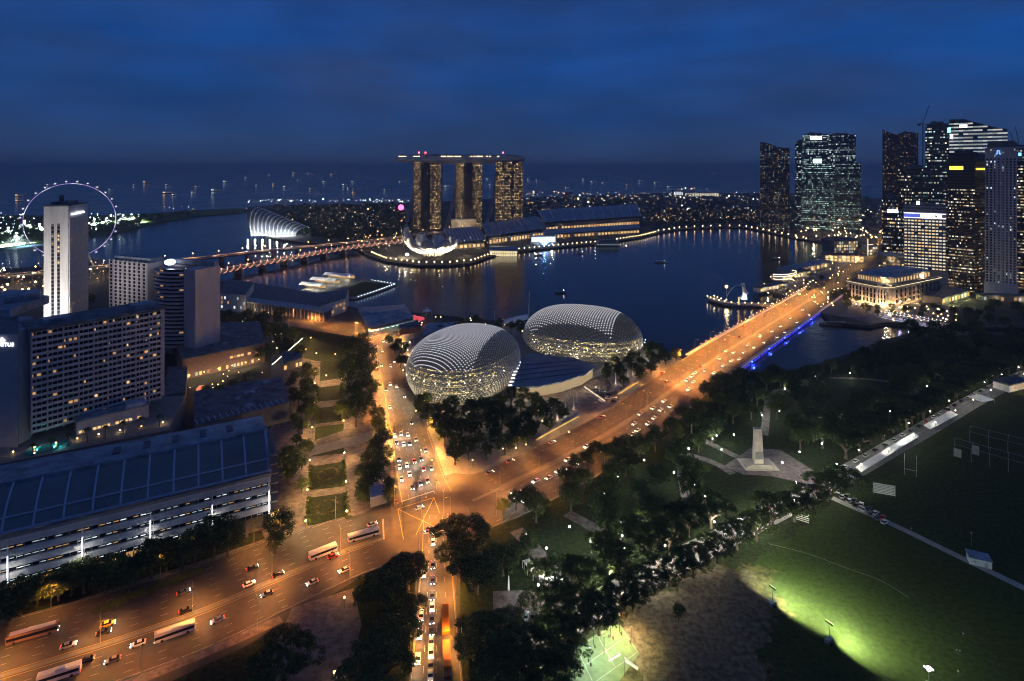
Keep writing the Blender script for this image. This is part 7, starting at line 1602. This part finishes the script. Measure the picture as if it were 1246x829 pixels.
# ------------------------------------------------------------------ vehicles
CARCOL = {'white': (.7, .7, .7), 'silver': (.42, .43, .45), 'black': (.015, .015, .018), 'grey': (.12, .12, .13), 'dark blue': (.02, .035, .10), 'red': (.42, .02, .02)}
def make_car(cn, on=True):
    m = mat('car_paint_' + cn.replace(' ', '_'), CARCOL[cn], .28, .1, var=.06, scale=.5, spec=.6); t = thing('car', 'x', 'car')
    W = .88; prof = [(-2.15, .35), (-2.2, .62), (-2.1, .88), (-1.55, .95), (1.0, .95), (2.0, .80), (2.18, .58), (2.15, .35)]
    b = MB(); n = len(prof); b.add([(x, -W, z) for x, z in prof] + [(x, W, z) for x, z in prof], [(i, i + 1, n + i + 1, n + i) for i in range(n - 1)] + [(n - 1, 0, n, 2 * n - 1), tuple(range(n))[::-1], tuple(range(n, 2 * n))]); b.build('body', m, t)
    b = MB(); b.add([(-1.75, -.80, .951), (1.05, -.80, .951), (1.05, .80, .951), (-1.75, .80, .951), (-1.05, -.64, 1.42), (.25, -.64, 1.42), (.25, .64, 1.42), (-1.05, .64, 1.42)], [(0, 1, 5, 4), (1, 2, 6, 5), (2, 3, 7, 6), (3, 0, 4, 7)]); b.build('window', glassd, t)
    b = MB(); b.box(-1.08, .28, -.655, .655, 1.42, 1.465); b.build('roof', m, t)
    for x in (-1.35, 1.35):
        for y in (-.80, .80): b = MB(); b.tube([(x, y - .1, .33), (x, y + .1, .33)], .33, n=10); b.build('wheel', rubber, t)
    for y in (-.62, .62):
        b = MB(); b.box(2.12, 2.24, y - .17, y + .17, .58, .76); b.build('headlight', E_head if on else metal, t)
        b = MB(); b.box(-2.24, -2.14, y - .16, y + .16, .66, .84); b.build('tail_light', E_tail if on else tail_off, t)
    kids(t); return t
tail_off = mat('tail_lens', (.2, .01, .01), .3)
CARS = {c: make_car(c) for c in CARCOL}; CARS.update({c + '/off': make_car(c, False) for c in CARCOL}); CUSED = set()
GROUPLAB = {}
def car(p, ang, cn, label, group, beam=0):
    if 'parked' in group or 'car park' in group or 'bay' in group: cn = cn + '/off'
    pr = CARS[cn]
    if cn not in CUSED: CUSED.add(cn); o = pr; o.location = (p.x, p.y, .17); o.rotation_euler = (0, 0, ang)
    else: o = dup(pr, (p.x, p.y, .17), ang)
    o['label'] = label; o['group'] = group
    if beam: lightobj('SPOT', 'headlight_beam', beam, (1, .88, .68), o, (2.35, 0, .75), (R(84), 0, R(-90)), radius=.15, spot=75, blend=.8)
    return o
rg = random.Random(31); names = ['white', 'silver', 'black', 'grey', 'silver', 'white', 'dark blue', 'black', 'red', 'white']
# queue on the avenue: lanes between its two kerbs, all facing the junction
def on_av(u, s, Lp, Rp):
    def at(line, s):
        tot = [0]
        for a, c in zip(line, line[1:]): tot.append(tot[-1] + (c - a).length)
        d = s * tot[-1]
        for i in range(len(line) - 1):
            if d <= tot[i + 1]: w = (d - tot[i]) / (tot[i + 1] - tot[i]); return line[i] * (1 - w) + line[i + 1] * w
        return line[-1]
    a, c = at(Lp, s), at(Rp, s); p = a * (1 - u) + c * u; a2, c2 = at(Lp, min(1, s + .02)), at(Rp, min(1, s + .02)); q = a2 * (1 - u) + c2 * u; return p, q - p
AVLs = smooth_line(AVL, 1); AVRs = smooth_line(AVR, 1)
for ln, u in enumerate((.10, .27, .44, .61, .78)):
    s = .965 - rg.uniform(0, .015); k = 0
    while s > .06:
        p, d = on_av(u + rg.uniform(-.012, .012), s, AVLs, AVRs); cn = rg.choice(names)
        if not (ln == 4 and k > 1):
            k += 1
            if rg.random() < .2: s -= .04; k -= 1; continue
            car(p, math.atan2(d.y, d.x), cn, f"{cn} car, {ORD[k - 1]} from the stop line in lane {['one', 'two', 'three', 'four', 'five'][ln]} of the avenue queue", 'cars queueing on the avenue', 1500 if s > .6 else 900)
        else: break
        s -= rg.uniform(.027, .05) if s > .76 else rg.uniform(.10, .34)
# the side street below the junction
SRLs, SRRs = smooth_line(SRL, 1), smooth_line(SRR, 1)
for lab, u, ys in (('middle', .39, (662, 690, 708, 727, 741, 755, 769, 783, 797, 812, 826)), ('far', .12, (700, 747, 752, 775, 805)), ('junction end', .45, (648,))):
    for k, y in enumerate(ys):
        g = G(0, y).y
        s = max(0, min(1, 1 - (g - SRL[-1].y) / (SRL[0].y - SRL[-1].y)))
        best = min((abs(on_av(u, q / 200, SRLs, SRRs)[0].y - g), q / 200) for q in range(201))[1]
        p, d = on_av(u, best, SRLs, SRRs); cn = ['white', 'dark blue', 'dark blue', 'dark blue', 'white', 'dark blue', 'black', 'silver', 'white', 'grey', 'white'][k % 11] if lab == 'middle' else rg.choice(['white', 'silver'])
        car(p, math.atan2(d.y, d.x), cn, f"{cn} car, {ORD[k]} from the junction in the {lab} lane of the side street", 'cars waiting on the side street', 900)
# lorry with the orange tarpaulin
p0, d0 = on_av(.72, min((abs(on_av(.72, q / 200, SRLs, SRRs)[0].y - G(0, 768).y), q / 200) for q in range(201))[1], SRLs, SRRs)
def lorry(p, ang, label, c, L=12, cat='lorry', name='lorry', beam=0):
    m = c; t = thing(name, label, cat, (p.x, p.y, .17), ang); b = MB(); b.box(-L / 2, L / 2 - 2.4, -1.25, 1.25, .9, 3.7); b.build('cargo_box', m, t); b = MB(); b.box(L / 2 - 2.2, L / 2, -1.2, 1.2, .5, 2.9); b.build('cab', metal_dark, t)
    b = MB(); b.box(L / 2 - .02, L / 2 + .03, -1.05, 1.05, 1.7, 2.6); b.build('windscreen', glassd, t)
    for x in (-L / 2 + 1.2, -L / 2 + 2.4, L / 2 - 1.2):
        for y in (-1.05, 1.05): b = MB(); b.tube([(x, y - .15, .5), (x, y + .15, .5)], .5, n=10); b.build('wheel', rubber, t)
    for y in (-.8, .8): b = MB(); b.box(L / 2, L / 2 + .06, y - .2, y + .2, .75, 1.0); b.build('headlight', E_head, t)
    return t
orange_m = mat('orange_tarpaulin', (.52, .18, .012), .6, var=.15)
lorry(p0, math.atan2(d0.y, d0.x), 'long orange lorry in the outer lane of the side street', orange_m, 15)
p1, d1 = on_av(.72, min((abs(on_av(.72, q / 200, SRLs, SRRs)[0].y - G(0, 812).y), q / 200) for q in range(201))[1], SRLs, SRRs)
lorry(p1, math.atan2(d1.y, d1.x), 'orange lorry half out of view at the lower edge', orange_m, 13)
# buses on the highway
def bus(px, py, ang, label, cc, L=12, decks=1):
    p = G(px, py); t = thing('bus', label, 'bus', (p.x, p.y, .12), ang); h = 3.0 if decks == 1 else 4.2; b = MB(); b.box(-L / 2, L / 2, -1.25, 1.25, .4, h); b.build('body', cc, t); b = MB()
    for d in range(decks): b.box(-L / 2 + .3, L / 2 - .1, -1.28, 1.28, 1.4 + d * 1.6, 2.3 + d * 1.5)
    b.build('window', glassd, t); b = MB(); b.box(L / 2, L / 2 + .04, -1.1, 1.1, 1.2, 2.7); b.build('windscreen', glassd, t)
    b = MB(); b.box(-L / 2 + .8, L / 2 - .8, -.9, .9, h, h + .18); b.box(-1.5, 1, -.7, .7, h + .18, h + .4); b.build('roof', whitep2, t)
    for x in (-L / 2 + 2.2, L / 2 - 2.2):
        for y in (-1.12, 1.12): b = MB(); b.tube([(x, y - .15, .5), (x, y + .15, .5)], .48, n=10); b.build('wheel', rubber, t)
    for y in (-.9, .9): b = MB(); b.box(L / 2, L / 2 + .05, y - .15, y + .15, .6, .85); b.build('headlight', E_head, t); b = MB(); b.box(-L / 2 - .05, -L / 2, y - .12, y + .12, .8, 1.2); b.build('tail_light', E_tail, t)
    return t
whitep2 = mat('bus_white', (.66, .65, .64), .5, var=.1)
def hwdir(px, py):
    g = G(px, py); i = min(range(len(hws) - 1), key=lambda i: (hws[i] - g).length); d = hws[i + 1] - hws[i]; return math.atan2(d.y, d.x)
bus(393, 676, hwdir(393, 676), 'white and red bus nearer the trees of the pair on the highway', whitep2, 11)
bus(442, 655, hwdir(442, 655), 'cream bus just leaving the junction, the second of the pair', whitep2, 13)
bus(213, 774, hwdir(213, 774) + math.pi, 'large mauve white coach on the near side of the highway', purple_wall, 12)
bus(72, 826, hwdir(60, 820) + math.pi, 'white bus cut by the lower edge of the view', whitep2, 11)
bus(40, 776, hwdir(40, 776), 'dark red bus in the outer lane near the louvred block', brick, 14)
# cars on the highway: (pixel spots measured on the plan)
hc = [(83, 788, 'silver', 1), (105, 806, 'black', 0), (137, 806, 'grey', 0), (168, 786, 'white', 0), (126, 772, 'black', 1), (131, 762, 'yellow', 1), (226, 745, 'black', 1), (223, 723, 'grey', 1), (265, 757, 'silver', 0), (325, 725, 'grey', 0), (338, 701, 'black', 1), (307, 693, 'black', 1), (303, 713, 'white', 1), (380, 711, 'silver', 0), (419, 696, 'silver', 0), (405, 679, 'red', 1), (453, 640, 'silver', 1), (522, 646, 'dark blue', 0), (510, 620, 'silver', 1)]
CARCOL['yellow'] = (.7, .42, .02); CARS['yellow'] = make_car('yellow')
for k, (px, py, cn, fw) in enumerate(hc):
    p = G(px, py); car(p, hwdir(px, py) + (0 if fw else math.pi), cn, f"{cn} car, {ORD[k]} of those spread over the highway west of the junction".replace('west of', 'below'), 'cars on the highway below the junction', 500 if k % 2 == 0 else 0)
cnt = 0
for px, py, cn in ((629, 606, 'silver'), (634, 601, 'white'), (648, 601, 'white'), (640, 611, 'dark blue'), (652, 587, 'white'), (668, 583, 'silver'), (680, 575, 'white'), (694, 572, 'black'), (706, 565, 'grey'), (691, 561, 'silver'), (714, 545, 'white'), (772, 517, 'white'), (776, 525, 'white'), (770, 530, 'silver'), (779, 505, 'silver'), (789, 517, 'white'), (796, 510, 'white'), (795, 498, 'silver'), (808, 489, 'white'), (804, 500, 'white'), (816, 496, 'silver'), (838, 475, 'white'), (836, 464, 'silver'), (844, 466, 'white'), (842, 459, 'white'), (846, 455, 'white'), (858, 452, 'silver'), (869, 455, 'white'), (880, 446, 'white'), (876, 437, 'white'), (890, 440, 'silver'), (900, 438, 'white'), (893, 430, 'white'), (884, 428, 'silver'), (910, 421, 'white'), (905, 430, 'silver'), (918, 424, 'white'), (925, 410, 'white'), (930, 418, 'silver'), (940, 404, 'white'), (946, 411, 'silver'), (950, 398, 'white'), (955, 405, 'white'), (962, 388, 'white'), (970, 393, 'silver'), (977, 378, 'white'), (985, 384, 'silver'), (992, 368, 'white'), (1000, 374, 'white'), (1008, 362, 'silver')):
    cnt += 1; w = ORD[(cnt - 1) % 25]; part = 'before the bridge' if cnt <= 25 else 'on the bridge'
    car(G(px, py), hwdir(px, py) + math.pi, cn, f"{cn} car with white headlamps, {w} of the oncoming stream {part}", 'oncoming cars on the highway', 700 if cnt % 2 else 0)
for k, (px, py, cn) in enumerate(((621, 563, 'black'), (733, 509, 'red'), (811, 466, 'black'), (852, 447, 'grey'), (806, 455, 'red'), (672, 540, 'silver'), (880, 415, 'grey'), (905, 398, 'red'), (930, 385, 'grey'), (960, 362, 'black'), (790, 452, 'white'), (596, 577, 'grey'), (955, 372, 'silver'), (900, 411, 'black'))):
    car(G(px, py), hwdir(px, py), cn, f"{cn} car showing red tail lamps, {ORD[k]} of those heading for the bridge", 'cars heading for the bridge', 0)
# parked cars along the drive and the corner of the field
k = 0
for i in range(14):
    px, py = 1022 + (i % 7) * 8.6 + (i // 7) * 3, 600 + (i % 7) * 5.2 + (i // 7) * 6; cn = names[(i * 3) % 10]
    car(G(px, py), R(40) + rg.uniform(-.2, .2), cn, f"{cn} car, {ORD[i]} of the cars parked on the grass by the scaffold board", 'cars parked on the grass corner', 0)
for i, (p, tt) in enumerate(resample(CDR, 11)):
    if p.y < 250 or p.y > 520: continue
    n = Vector((-tt.y, tt.x, 0)); cn = names[i % 10]; k += 1
    car(p + n * 3.4, math.atan2(tt.y, tt.x), cn, f"{cn} car, {ORD[k % 30]} along the kerb of the lamplit drive", 'cars parked along the drive', 0)
for i in range(6):
    cn = names[(i * 7) % 10]; p = G(640 + i * 9, 752 - i * .5); car(p, R(80), cn, f"{cn} car, {ORD[i]} in the small walled car park", 'cars in the small car park', 0)
for i in range(8):
    px, py = 712 + (i % 4) * 7, 474 + (i % 4) * 3.6 + (i // 4) * 5; cn = names[(i * 3 + 1) % 10]; car(G(px + 14, py), R(-15), cn, f"{cn} car, {ORD[i]} in the bay behind the white lit forecourt wall", 'cars in the forecourt bay', 0)
# ------------------------------------------------------------------ monument, signals, field furniture
p = G(922, 566); t = thing('war_monument', 'tall pale stone monument standing on the paved plaza', 'monument', p); b = MB(); b.box(-9, 9, -6, 6, 0, .5); b.box(-7.5, 7.5, -4.6, 4.6, .5, 1.0); b.box(-6, 6, -3.4, 3.4, 1.0, 1.5); b.build('steps', stone, t); b = MB(); b.add([(-2.5, -1.6, 1.5), (2.5, -1.6, 1.5), (2.5, 1.6, 1.5), (-2.5, 1.6, 1.5), (-1.8, -1.2, 19), (1.8, -1.2, 19), (1.8, 1.2, 19), (-1.8, 1.2, 19)], [(4, 5, 6, 7), (0, 1, 5, 4), (1, 2, 6, 5), (2, 3, 7, 6), (3, 0, 4, 7)]); b.box(-2.0, 2.0, -1.4, 1.4, 19, 19.8); b.build('pylon', stone, t); b = MB(); b.box(-2.0, 2.0, -1.9, -1.83, 4, 8); b.build('plaque', concrete_dark, t)
lightobj('POINT', 'monument_light', 260, (1, .9, .75), t, (-2, -10, 4)); lightobj('POINT', 'plaza_light', 700, (1, .8, .7), t, (13, -6, 6))
def signal(px, py, label, red=True):
    p = G(px, py); t = thing('traffic_signal', label, 'traffic light', p); b = MB(); b.tube([(0, 0, 0), (0, 0, 4.6)], .1); b.build('post', metal, t); b = MB(); b.box(-.22, .22, -.2, .2, 4.4, 5.6); b.build('signal_box', metal_dark, t)
    for i, m in enumerate((E_red, metal_dark, metal_dark) if red else (metal_dark, metal_dark, E_green3)): b = MB(); b.ball((0, -.24, 5.4 - i * .38), .2 if i == 0 else .14); b.build('lens', m, t)
for a in ((521, 660, 'traffic signal showing red by the side street queue'), (482, 622, 'traffic signal at the corner of the yellow box below the mauve roof'), (545, 594, 'traffic signal at the grove corner of the junction'), (531, 596, 'traffic signal at the head of the avenue stop line')): signal(*a)
p = G(1076, 604); t = thing('scaffold_board', 'white scaffolded sight screen standing on the dark field', 'screen', p, -.35); b = MB()
for k in range(7): b.box(-4.6, 4.6, -.06, .06, 1.0 + k * .72, 1.5 + k * .72)
b.build('board', whitep2, t); b = MB()
for x in range(6): b.tube([(-4.6 + x * 1.84, .15, 0), (-4.6 + x * 1.84, .15, 6)], .07, n=4); b.tube([(-4.6 + x * 1.84, .15, 4), (-4.6 + x * 1.84, 2.4, 0)], .06, n=4)
b.build('frame', metal, t)
for x, lab in ((1108, 'goal posts of tall pale uprights on the dark field'),):
    t = thing('goal_posts', lab, 'goal', G(1108, 579), -.5); b = MB()
    for sx in (-2.6, 2.6): b.tube([(sx, 0, 0), (sx, 0, 11)], .09, n=6)
    b.build('upright', whitep2, t); b = MB(); b.tube([(-2.6, 0, 3), (2.6, 0, 3)], .08, n=6); b.build('crossbar', whitep2, t)
t = thing('goal_posts', 'second goal posts farther off beyond the arched frame', 'goal', G(1300, 560), -.5); b = MB()
for sx in (-2.6, 2.6): b.tube([(sx, 0, 0), (sx, 0, 11)], .09, n=6)
b.build('upright', whitep2, t); b = MB(); b.tube([(-2.6, 0, 3), (2.6, 0, 3)], .08); b.build('crossbar', whitep2, t)
for k, (a, e, h, lab) in enumerate((((1161, 556), (1300, 596), 9, 'long pale arched frame of the unfinished stand on the dark field'), ((1180, 540), (1330, 580), 9, 'rear pale arched frame behind the long front frame on the field'))):
    A, B = G(*a), G(*e); loc, rz, L = frame(A, B); t = thing('stand_frame', lab, 'frame', loc, rz); n = 7
    for i in range(n):
        b = MB(); x = L * i / (n - 1); b.tube([(x, 0, 0), (x, 0, h - 2), (x, 1, h - .6), (x, 4, h), (x, 7, h - .8)], .12, n=5); b.build('rib', metal, t)
    b = MB()
    for z, y in ((h - 2, 0), (h, 4)): b.tube([(0, y, z), (L, y, z)], .09, n=4)
    b.build('rail', metal, t)
    if k == 0: b = MB(); b.box(-.2, 3.2, -.2, -.1, .5, 5); b.box(L * .17, L * .17 + 3, 1, 1.1, h - 5, h); b.build('lattice_panel', metal, t)
p = G(1192, 687); t = thing('site_cabin', 'pale blue site cabin with a flat roof beside the field path', 'cabin', p, -.45); b = MB(); b.box(-3.6, 3.6, -1.6, 1.6, 0, 2.7); b.build('wall', emat('x', (1, 1, 1), 0) if False else mat('cabin_blue', (.42, .50, .62), .6, var=.1), t); b = MB(); b.box(-3.8, 3.8, -1.8, 4, 2.7, 3.0); b.box(-3.6, 3.6, 1.6, 3.8, 0, 2.7); b.build('roof', roofblue, t); b = MB(); b.box(1.2, 2.3, -1.65, -1.6, .1, 2.1); b.box(-2.6, -1.4, -1.65, -1.6, 1.1, 2.0); b.build('door', metal, t)
p = G(1182, 665); t = thing('field_post', 'thin post beside the pale blue site cabin', 'post', p); b = MB(); b.tube([(0, 0, 0), (0, 0, 6)], .08); b.build('pole', metal, t); b = MB(); b.box(-.3, .3, -.1, .1, 5.5, 6); b.build('sign', whitep2, t)
p = G(975, 635); t = thing('bleachers', 'small white tiered bench at the edge of the lit turf', 'bench', p, -.6); b = MB()
for k in range(5): b.box(-3, 3, k * .8, k * .8 + .5, .4 + k * .4, .5 + k * .4)
b.build('seat', whitep2, t); b = MB()
for x in (-2.8, 0, 2.8):
    for k in range(5): b.box(x - .06, x + .06, k * .8 + .2, k * .8 + .3, 0, .4 + k * .4)
b.build('frame', metal, t)
# portable floodlight trailers on the turf
def flood_trailer(px, py, label, aim, e, face_cam=False, hh=6.6):
    p = G(px, py); t = thing('floodlight_trailer', label, 'floodlight', p, aim); b = MB(); b.box(-1.6, 1.2, -.8, .8, .5, 1.7); b.build('generator', metal, t)
    for y in (-.9, .9): b = MB(); b.tube([(-.2, y - .1, .45), (-.2, y + .1, .45)], .45, n=8); b.build('wheel', rubber, t)
    b = MB(); b.tube([(0, 0, 1.7), (0, 0, hh)], [.12, .08]); b.box(-.06, .06, -1.2, 1.2, hh - .1, hh); b.build('mast', metal, t)
    for y in (-1, -.33, .33, 1): 
        b = MB(); b.box(-.25, .2, y - .28, y + .28, hh, hh + .55); b.build('lamp_head', metal_dark, t); b = MB(); b.box(.2, .26, y - .25, y + .25, hh + .03, hh + .52); b.build('lens', E_lampflood, t)
    for da in (-38, 34): lightobj('SPOT', 'flood_beam', e, (.93, 1, .66), t, (.55, 0, hh + .2), (R(60), 0, R(-90 + da)), radius=.5, spot=98, blend=1.0)
    return t
flood_trailer(940, 738, 'floodlight trailer at the lit turf edge nearest the bare earth', R(32), 115000)
flood_trailer(1009, 783, 'second floodlight trailer farther along the bright edge of the turf', R(30), 135000)
p = G(1130, 826); t = flood_trailer(1130, 840, 'blinding floodlight trailer at the lower edge facing the viewer', math.atan2(-p.y, -p.x), 40000)
b = MB(); b.ball((.45, 0, 6.9), .62, n=12, m=7); b.build('lamp_glare_bulb', E_glare, t)
# lit practice courts
cc = [G(*q) for q in ((700, 788), (752, 756), (778, 796), (738, 850), (690, 850))]; b = MB(); b.poly([(p.x, p.y) for p in cc], .13); struct('practice_court', b, court_m)
b = MB()
for a, e in (((702, 790), (752, 758)), ((712, 810), (764, 774)), ((722, 832), (776, 794)), ((702, 790), (722, 832)), ((752, 758), (776, 794)), ((727, 774), (748, 812))): bar(G(*a), G(*e), .13, b, .16)
struct('court_lines', b, whitep)
for k, (px, py, e, c) in enumerate(((706, 800, 2600, (.9, 1, .9)), (722, 786, 2400, (.85, 1, .95)), (735, 797, 3000, (.92, 1, .92)), (718, 812, 2800, (.92, 1, .9)), (743, 776, 2200, (1, .85, .55)), (754, 769, 3400, (1, .66, .25)), (768, 786, 3000, (1, .82, .35)), (760, 825, 2400, (1, .95, .5)))):
    p = G(px, py); t = thing('court_light', f"{ORD[k]} of the court lamp posts, counted from the car park end", 'lamp', p, 0, 'lamp posts of the courts'); b = MB(); b.tube([(0, 0, 0), (0, 0, 6.5)], .07); b.build('post', metal_dark, t); s = MB(); s.cbox((0, 0, 6.5), .5, .3, .25); s.build('lamp_head', metal_dark, t); s = MB(); s.box(-.22, .22, -.13, .13, 6.46, 6.495); s.build('lens', E_lamp_w, t); lightobj('SPOT', 'court_glow', e * (1.0 if k < 4 else 2.4), c, t, (0, -.3, 6.3), radius=.3, spot=155)
for k, (px, py, rz, lab) in enumerate(((748, 802, .55, 'white bench rail beside the lit courts, nearer the lamps'), (768, 811, -.75, 'second white bench rail turned toward the bare earth'))):
    t = thing('bench', lab, 'bench', G(px, py), rz); b = MB(); b.box(-2.4, 2.4, -.22, .22, .42, .5); b.build('seat', whitep2, t); b = MB(); b.box(-2.4, 2.4, .3, .36, .55, .95); b.build('backrest', whitep2, t); b = MB()
    for x in (-2, 2): b.box(x - .05, x + .05, -.2, .36, 0, .42)
    b.build('leg', metal, t)
# park small shelters
for k, (px, py, lab) in enumerate(((755, 642, 'small white framed sculpture in the dark park'), (720, 660, 'low white sign box on the forked park path'), (619, 718, 'thin white obelisk near the small car park'))):
    t = thing('park_marker', lab, 'marker', G(px, py)); b = MB()
    if k == 0: b.box(-1.6, 1.6, -.3, .3, 2.2, 2.8); b.box(-1.6, -1.1, -.3, .3, 0, 2.2); b.box(1.1, 1.6, -.3, .3, 0, 2.2)
    elif k == 1: b.box(-1, 1, -.4, .4, 0, 1.4); b.box(-1.2, 1.2, -.5, .5, 1.4, 1.6)
    else: b.add([(-.4, -.4, 0), (.4, -.4, 0), (.4, .4, 0), (-.4, .4, 0), (-.2, -.2, 5), (.2, -.2, 5), (.2, .2, 5), (-.2, .2, 5), (0, 0, 5.6)], [(0, 1, 5, 4), (1, 2, 6, 5), (2, 3, 7, 6), (3, 0, 4, 7), (4, 5, 8), (5, 6, 8), (6, 7, 8), (7, 4, 8)])
    b.build('body', white_wall, t); lightobj('POINT', 'marker_light', 140, COOL, t, (0, -2.2, 2.5), radius=.2)
t = thing('curved_pergola', 'curved white lit pergola over the path by the small car park', 'pergola', G(655, 712)); o = Vector(t.location); ln = smooth_line([G(640, 690), G(650, 704), G(665, 712), G(685, 716)], 2); b = MB(); l, r = offs(ln, 1.5), offs(ln, -1.5); n = len(l); b.add([(*(p - o).xy, 3) for p in r] + [(*(p - o).xy, 3) for p in l], [(i, i + 1, n + i + 1, n + i) for i in range(n - 1)]); b.build('roof', white_wall, t); b = MB()
for i in range(0, n, 2):
    for s_ in (l, r): p = s_[i] - o; b.tube([(p.x, p.y, 0), (p.x, p.y, 3)], .1, n=4)
b.build('post', white_wall, t)
for i in (2, n // 2, n - 3): p = ln[i] - o; lightobj('POINT', 'pergola_light', 700, (1, .97, .75), t, (p.x + 1, p.y - 3.5, 5), radius=.3)
# ------------------------------------------------------------------ people on the field and the courts
def make_person(pose, shirt, shorts):
    t = thing('person', 'x', 'person'); me = bpy.data.meshes.new('body')
    S = {'stand': dict(kn=((-.11, .02, .48), (.11, .0, .48)), ft=((-.13, .03, .05), (.13, -.02, .05)), el=((-.30, .0, 1.12), (.30, .02, 1.12)), ha=((-.30, -.10, .86), (.30, -.1, .88))),
         'run': dict(kn=((-.10, -.28, .55), (.10, .12, .50)), ft=((-.10, -.22, .08), (.11, .42, .30)), el=((-.30, .16, 1.14), (.30, -.14, 1.12)), ha=((-.24, .02, .98), (.24, -.32, 1.12)))}[pose]
    V = [(0, 0, .95), (0, 0, 1.15), (0, 0, 1.40), (0, 0, 1.50), (0, -.02, 1.62), (0, -.02, 1.72)]; E = [(0, 1), (1, 2), (2, 3), (3, 4), (4, 5)]; RD = [(.15, .11), (.14, .10), (.17, .10), (.06, .06), (.095, .105), (.08, .09)]
    for i, sx in ((0, -1), (1, 1)):
        n = len(V); V += [(sx * .10, 0, .88), S['kn'][i], S['ft'][i], (S['ft'][i][0], S['ft'][i][1] - .14, S['ft'][i][2] - .01)]; RD += [(.095, .095), (.062, .065), (.045, .05), (.04, .035)]; E += [(0, n), (n, n + 1), (n + 1, n + 2), (n + 2, n + 3)]
        n = len(V); V += [(sx * .20, 0, 1.40), S['el'][i], S['ha'][i], (S['ha'][i][0], S['ha'][i][1] - .05, S['ha'][i][2] - .08)]; RD += [(.06, .06), (.042, .042), (.032, .032), (.035, .02)]; E += [(2, n), (n, n + 1), (n + 1, n + 2), (n + 2, n + 3)]
    me.from_pydata(V, E, []); me.materials.append(mat('skin', (.32, .19, .13), .6)); o = bpy.data.objects.new('body', me); COL.objects.link(o); o.parent = t
    md = o.modifiers.new('skin', 'SKIN'); sv = me.skin_vertices[0].data if me.skin_vertices else None
    if sv is None: me.attributes; 
    try:
        if sv is None:
            bmx = bmesh.new(); bmx.from_mesh(me); bmx.verts.layers.skin.verify(); bmx.to_mesh(me); bmx.free(); sv = me.skin_vertices[0].data
        for k, r in enumerate(RD): sv[k].radius = r
        sv[0].use_root = True
    except Exception as ex: print('skin', ex)
    o.modifiers.new('smooth', 'SUBSURF').levels = 1
    b = MB(); b.tube([(0, 0, .96), (0, 0, 1.15), (0, 0, 1.36), (0, 0, 1.47)], [.17, .165, .19, .08], n=10)
    for i, sx in ((0, -1), (1, 1)): e = Vector(S['el'][i]); a = Vector((sx * .19, 0, 1.4)); b.tube([a, a + (e - a) * .8], [.085, .07], n=6)
    b.build('shirt', shirt, t, smooth=True); b = MB(); b.tube([(0, 0, .84), (0, 0, 1.0)], [.18, .17], n=10)
    for i, sx in ((0, -1), (1, 1)): a = Vector((sx * .1, 0, .9)); e = Vector(S['kn'][i]); b.tube([a, a + (e - a) * .85], [.115, .1], n=8)
    b.build('shorts', shorts, t, smooth=True); b = MB(); b.ball((0, 0, 1.71), .115, n=8, m=5, sz=.8); b.build('hair', metal_dark, t, smooth=True); kids(t); return t
wc = mat('white_shirt', (.75, .75, .75), .8, var=.05); dk = mat('dark_cloth', (.03, .03, .05), .8); rd = mat('red_shirt', (.5, .05, .05), .8)
PP = [make_person('stand', wc, dk), make_person('run', wc, dk), make_person('stand', dk, dk), make_person('run', rd, dk)]
spots = [(1172, 776, 0, 'player in white standing alone on the dim turf, uppermost of the three'), (1164, 796, 1, 'player in white running on the dim turf'), (1168, 797, 1, 'second player in white running close beside the first'), (1166, 822, 0, 'player in white nearest the blinding floodlight'), (707, 797, 2, 'person in dark clothes on the court under the first lamp'), (711, 803, 2, 'person in dark clothes just below the first court lamp'), (724, 791, 2, 'person in dark clothes at the middle of the court'), (716, 808, 2, 'person in dark clothes beside the fourth court lamp'), (719, 813, 2, 'person in dark clothes at the lower court line'), (741, 778, 2, 'person in dark clothes on the orange lit court corner'), (746, 780, 3, 'person in red running beyond the court corner'), (756, 775, 2, 'person in dark clothes near the orange lamp'), (767, 785, 2, 'person in dark clothes on the yellow lit earth'), (1109, 647, 0, 'person in white walking on the field path')]
us = set()
for px, py, k, lab in spots:
    p = G(px, py); rz = rng.uniform(0, 6.28)
    if k not in us: us.add(k); o = PP[k]; o.location = (p.x, p.y, .15); o.rotation_euler = (0, 0, rz)
    else: o = dup(PP[k], (p.x, p.y, .15), rz)
    o['label'] = lab
    for c in kids(o) if o.name in KIDS else []: pass
for k in range(4):
    if k not in us:
        for c in kids(PP[k]): bpy.data.objects.remove(c)
        bpy.data.objects.remove(PP[k])
for v in PROTO.values():
    for p in v:
        if p.name not in USED:
            for c in kids(p): bpy.data.objects.remove(c)
            bpy.data.objects.remove(p)
for cn, pr in CARS.items():
    if cn not in CUSED:
        for c in kids(pr): bpy.data.objects.remove(c)
        bpy.data.objects.remove(pr)
# ------------------------------------------------------------------ the air
hz = MB(); hz.box(-45000, 45000, -200, 60000, -7, 262)
hm = bpy.data.materials.new('haze_air'); hm.use_nodes = True; nt = hm.node_tree; nt.nodes.clear()
ho = nt.nodes.new('ShaderNodeOutputMaterial'); hv = nt.nodes.new('ShaderNodeVolumePrincipled'); nt.links.new(hv.outputs[0], ho.inputs['Volume'])
hv.inputs['Color'].default_value = (.8, .86, .95, 1); hv.inputs['Density'].default_value = HAZE; hv.inputs['Anisotropy'].default_value = .3
hz.build('haze', hm, None, kind='stuff')
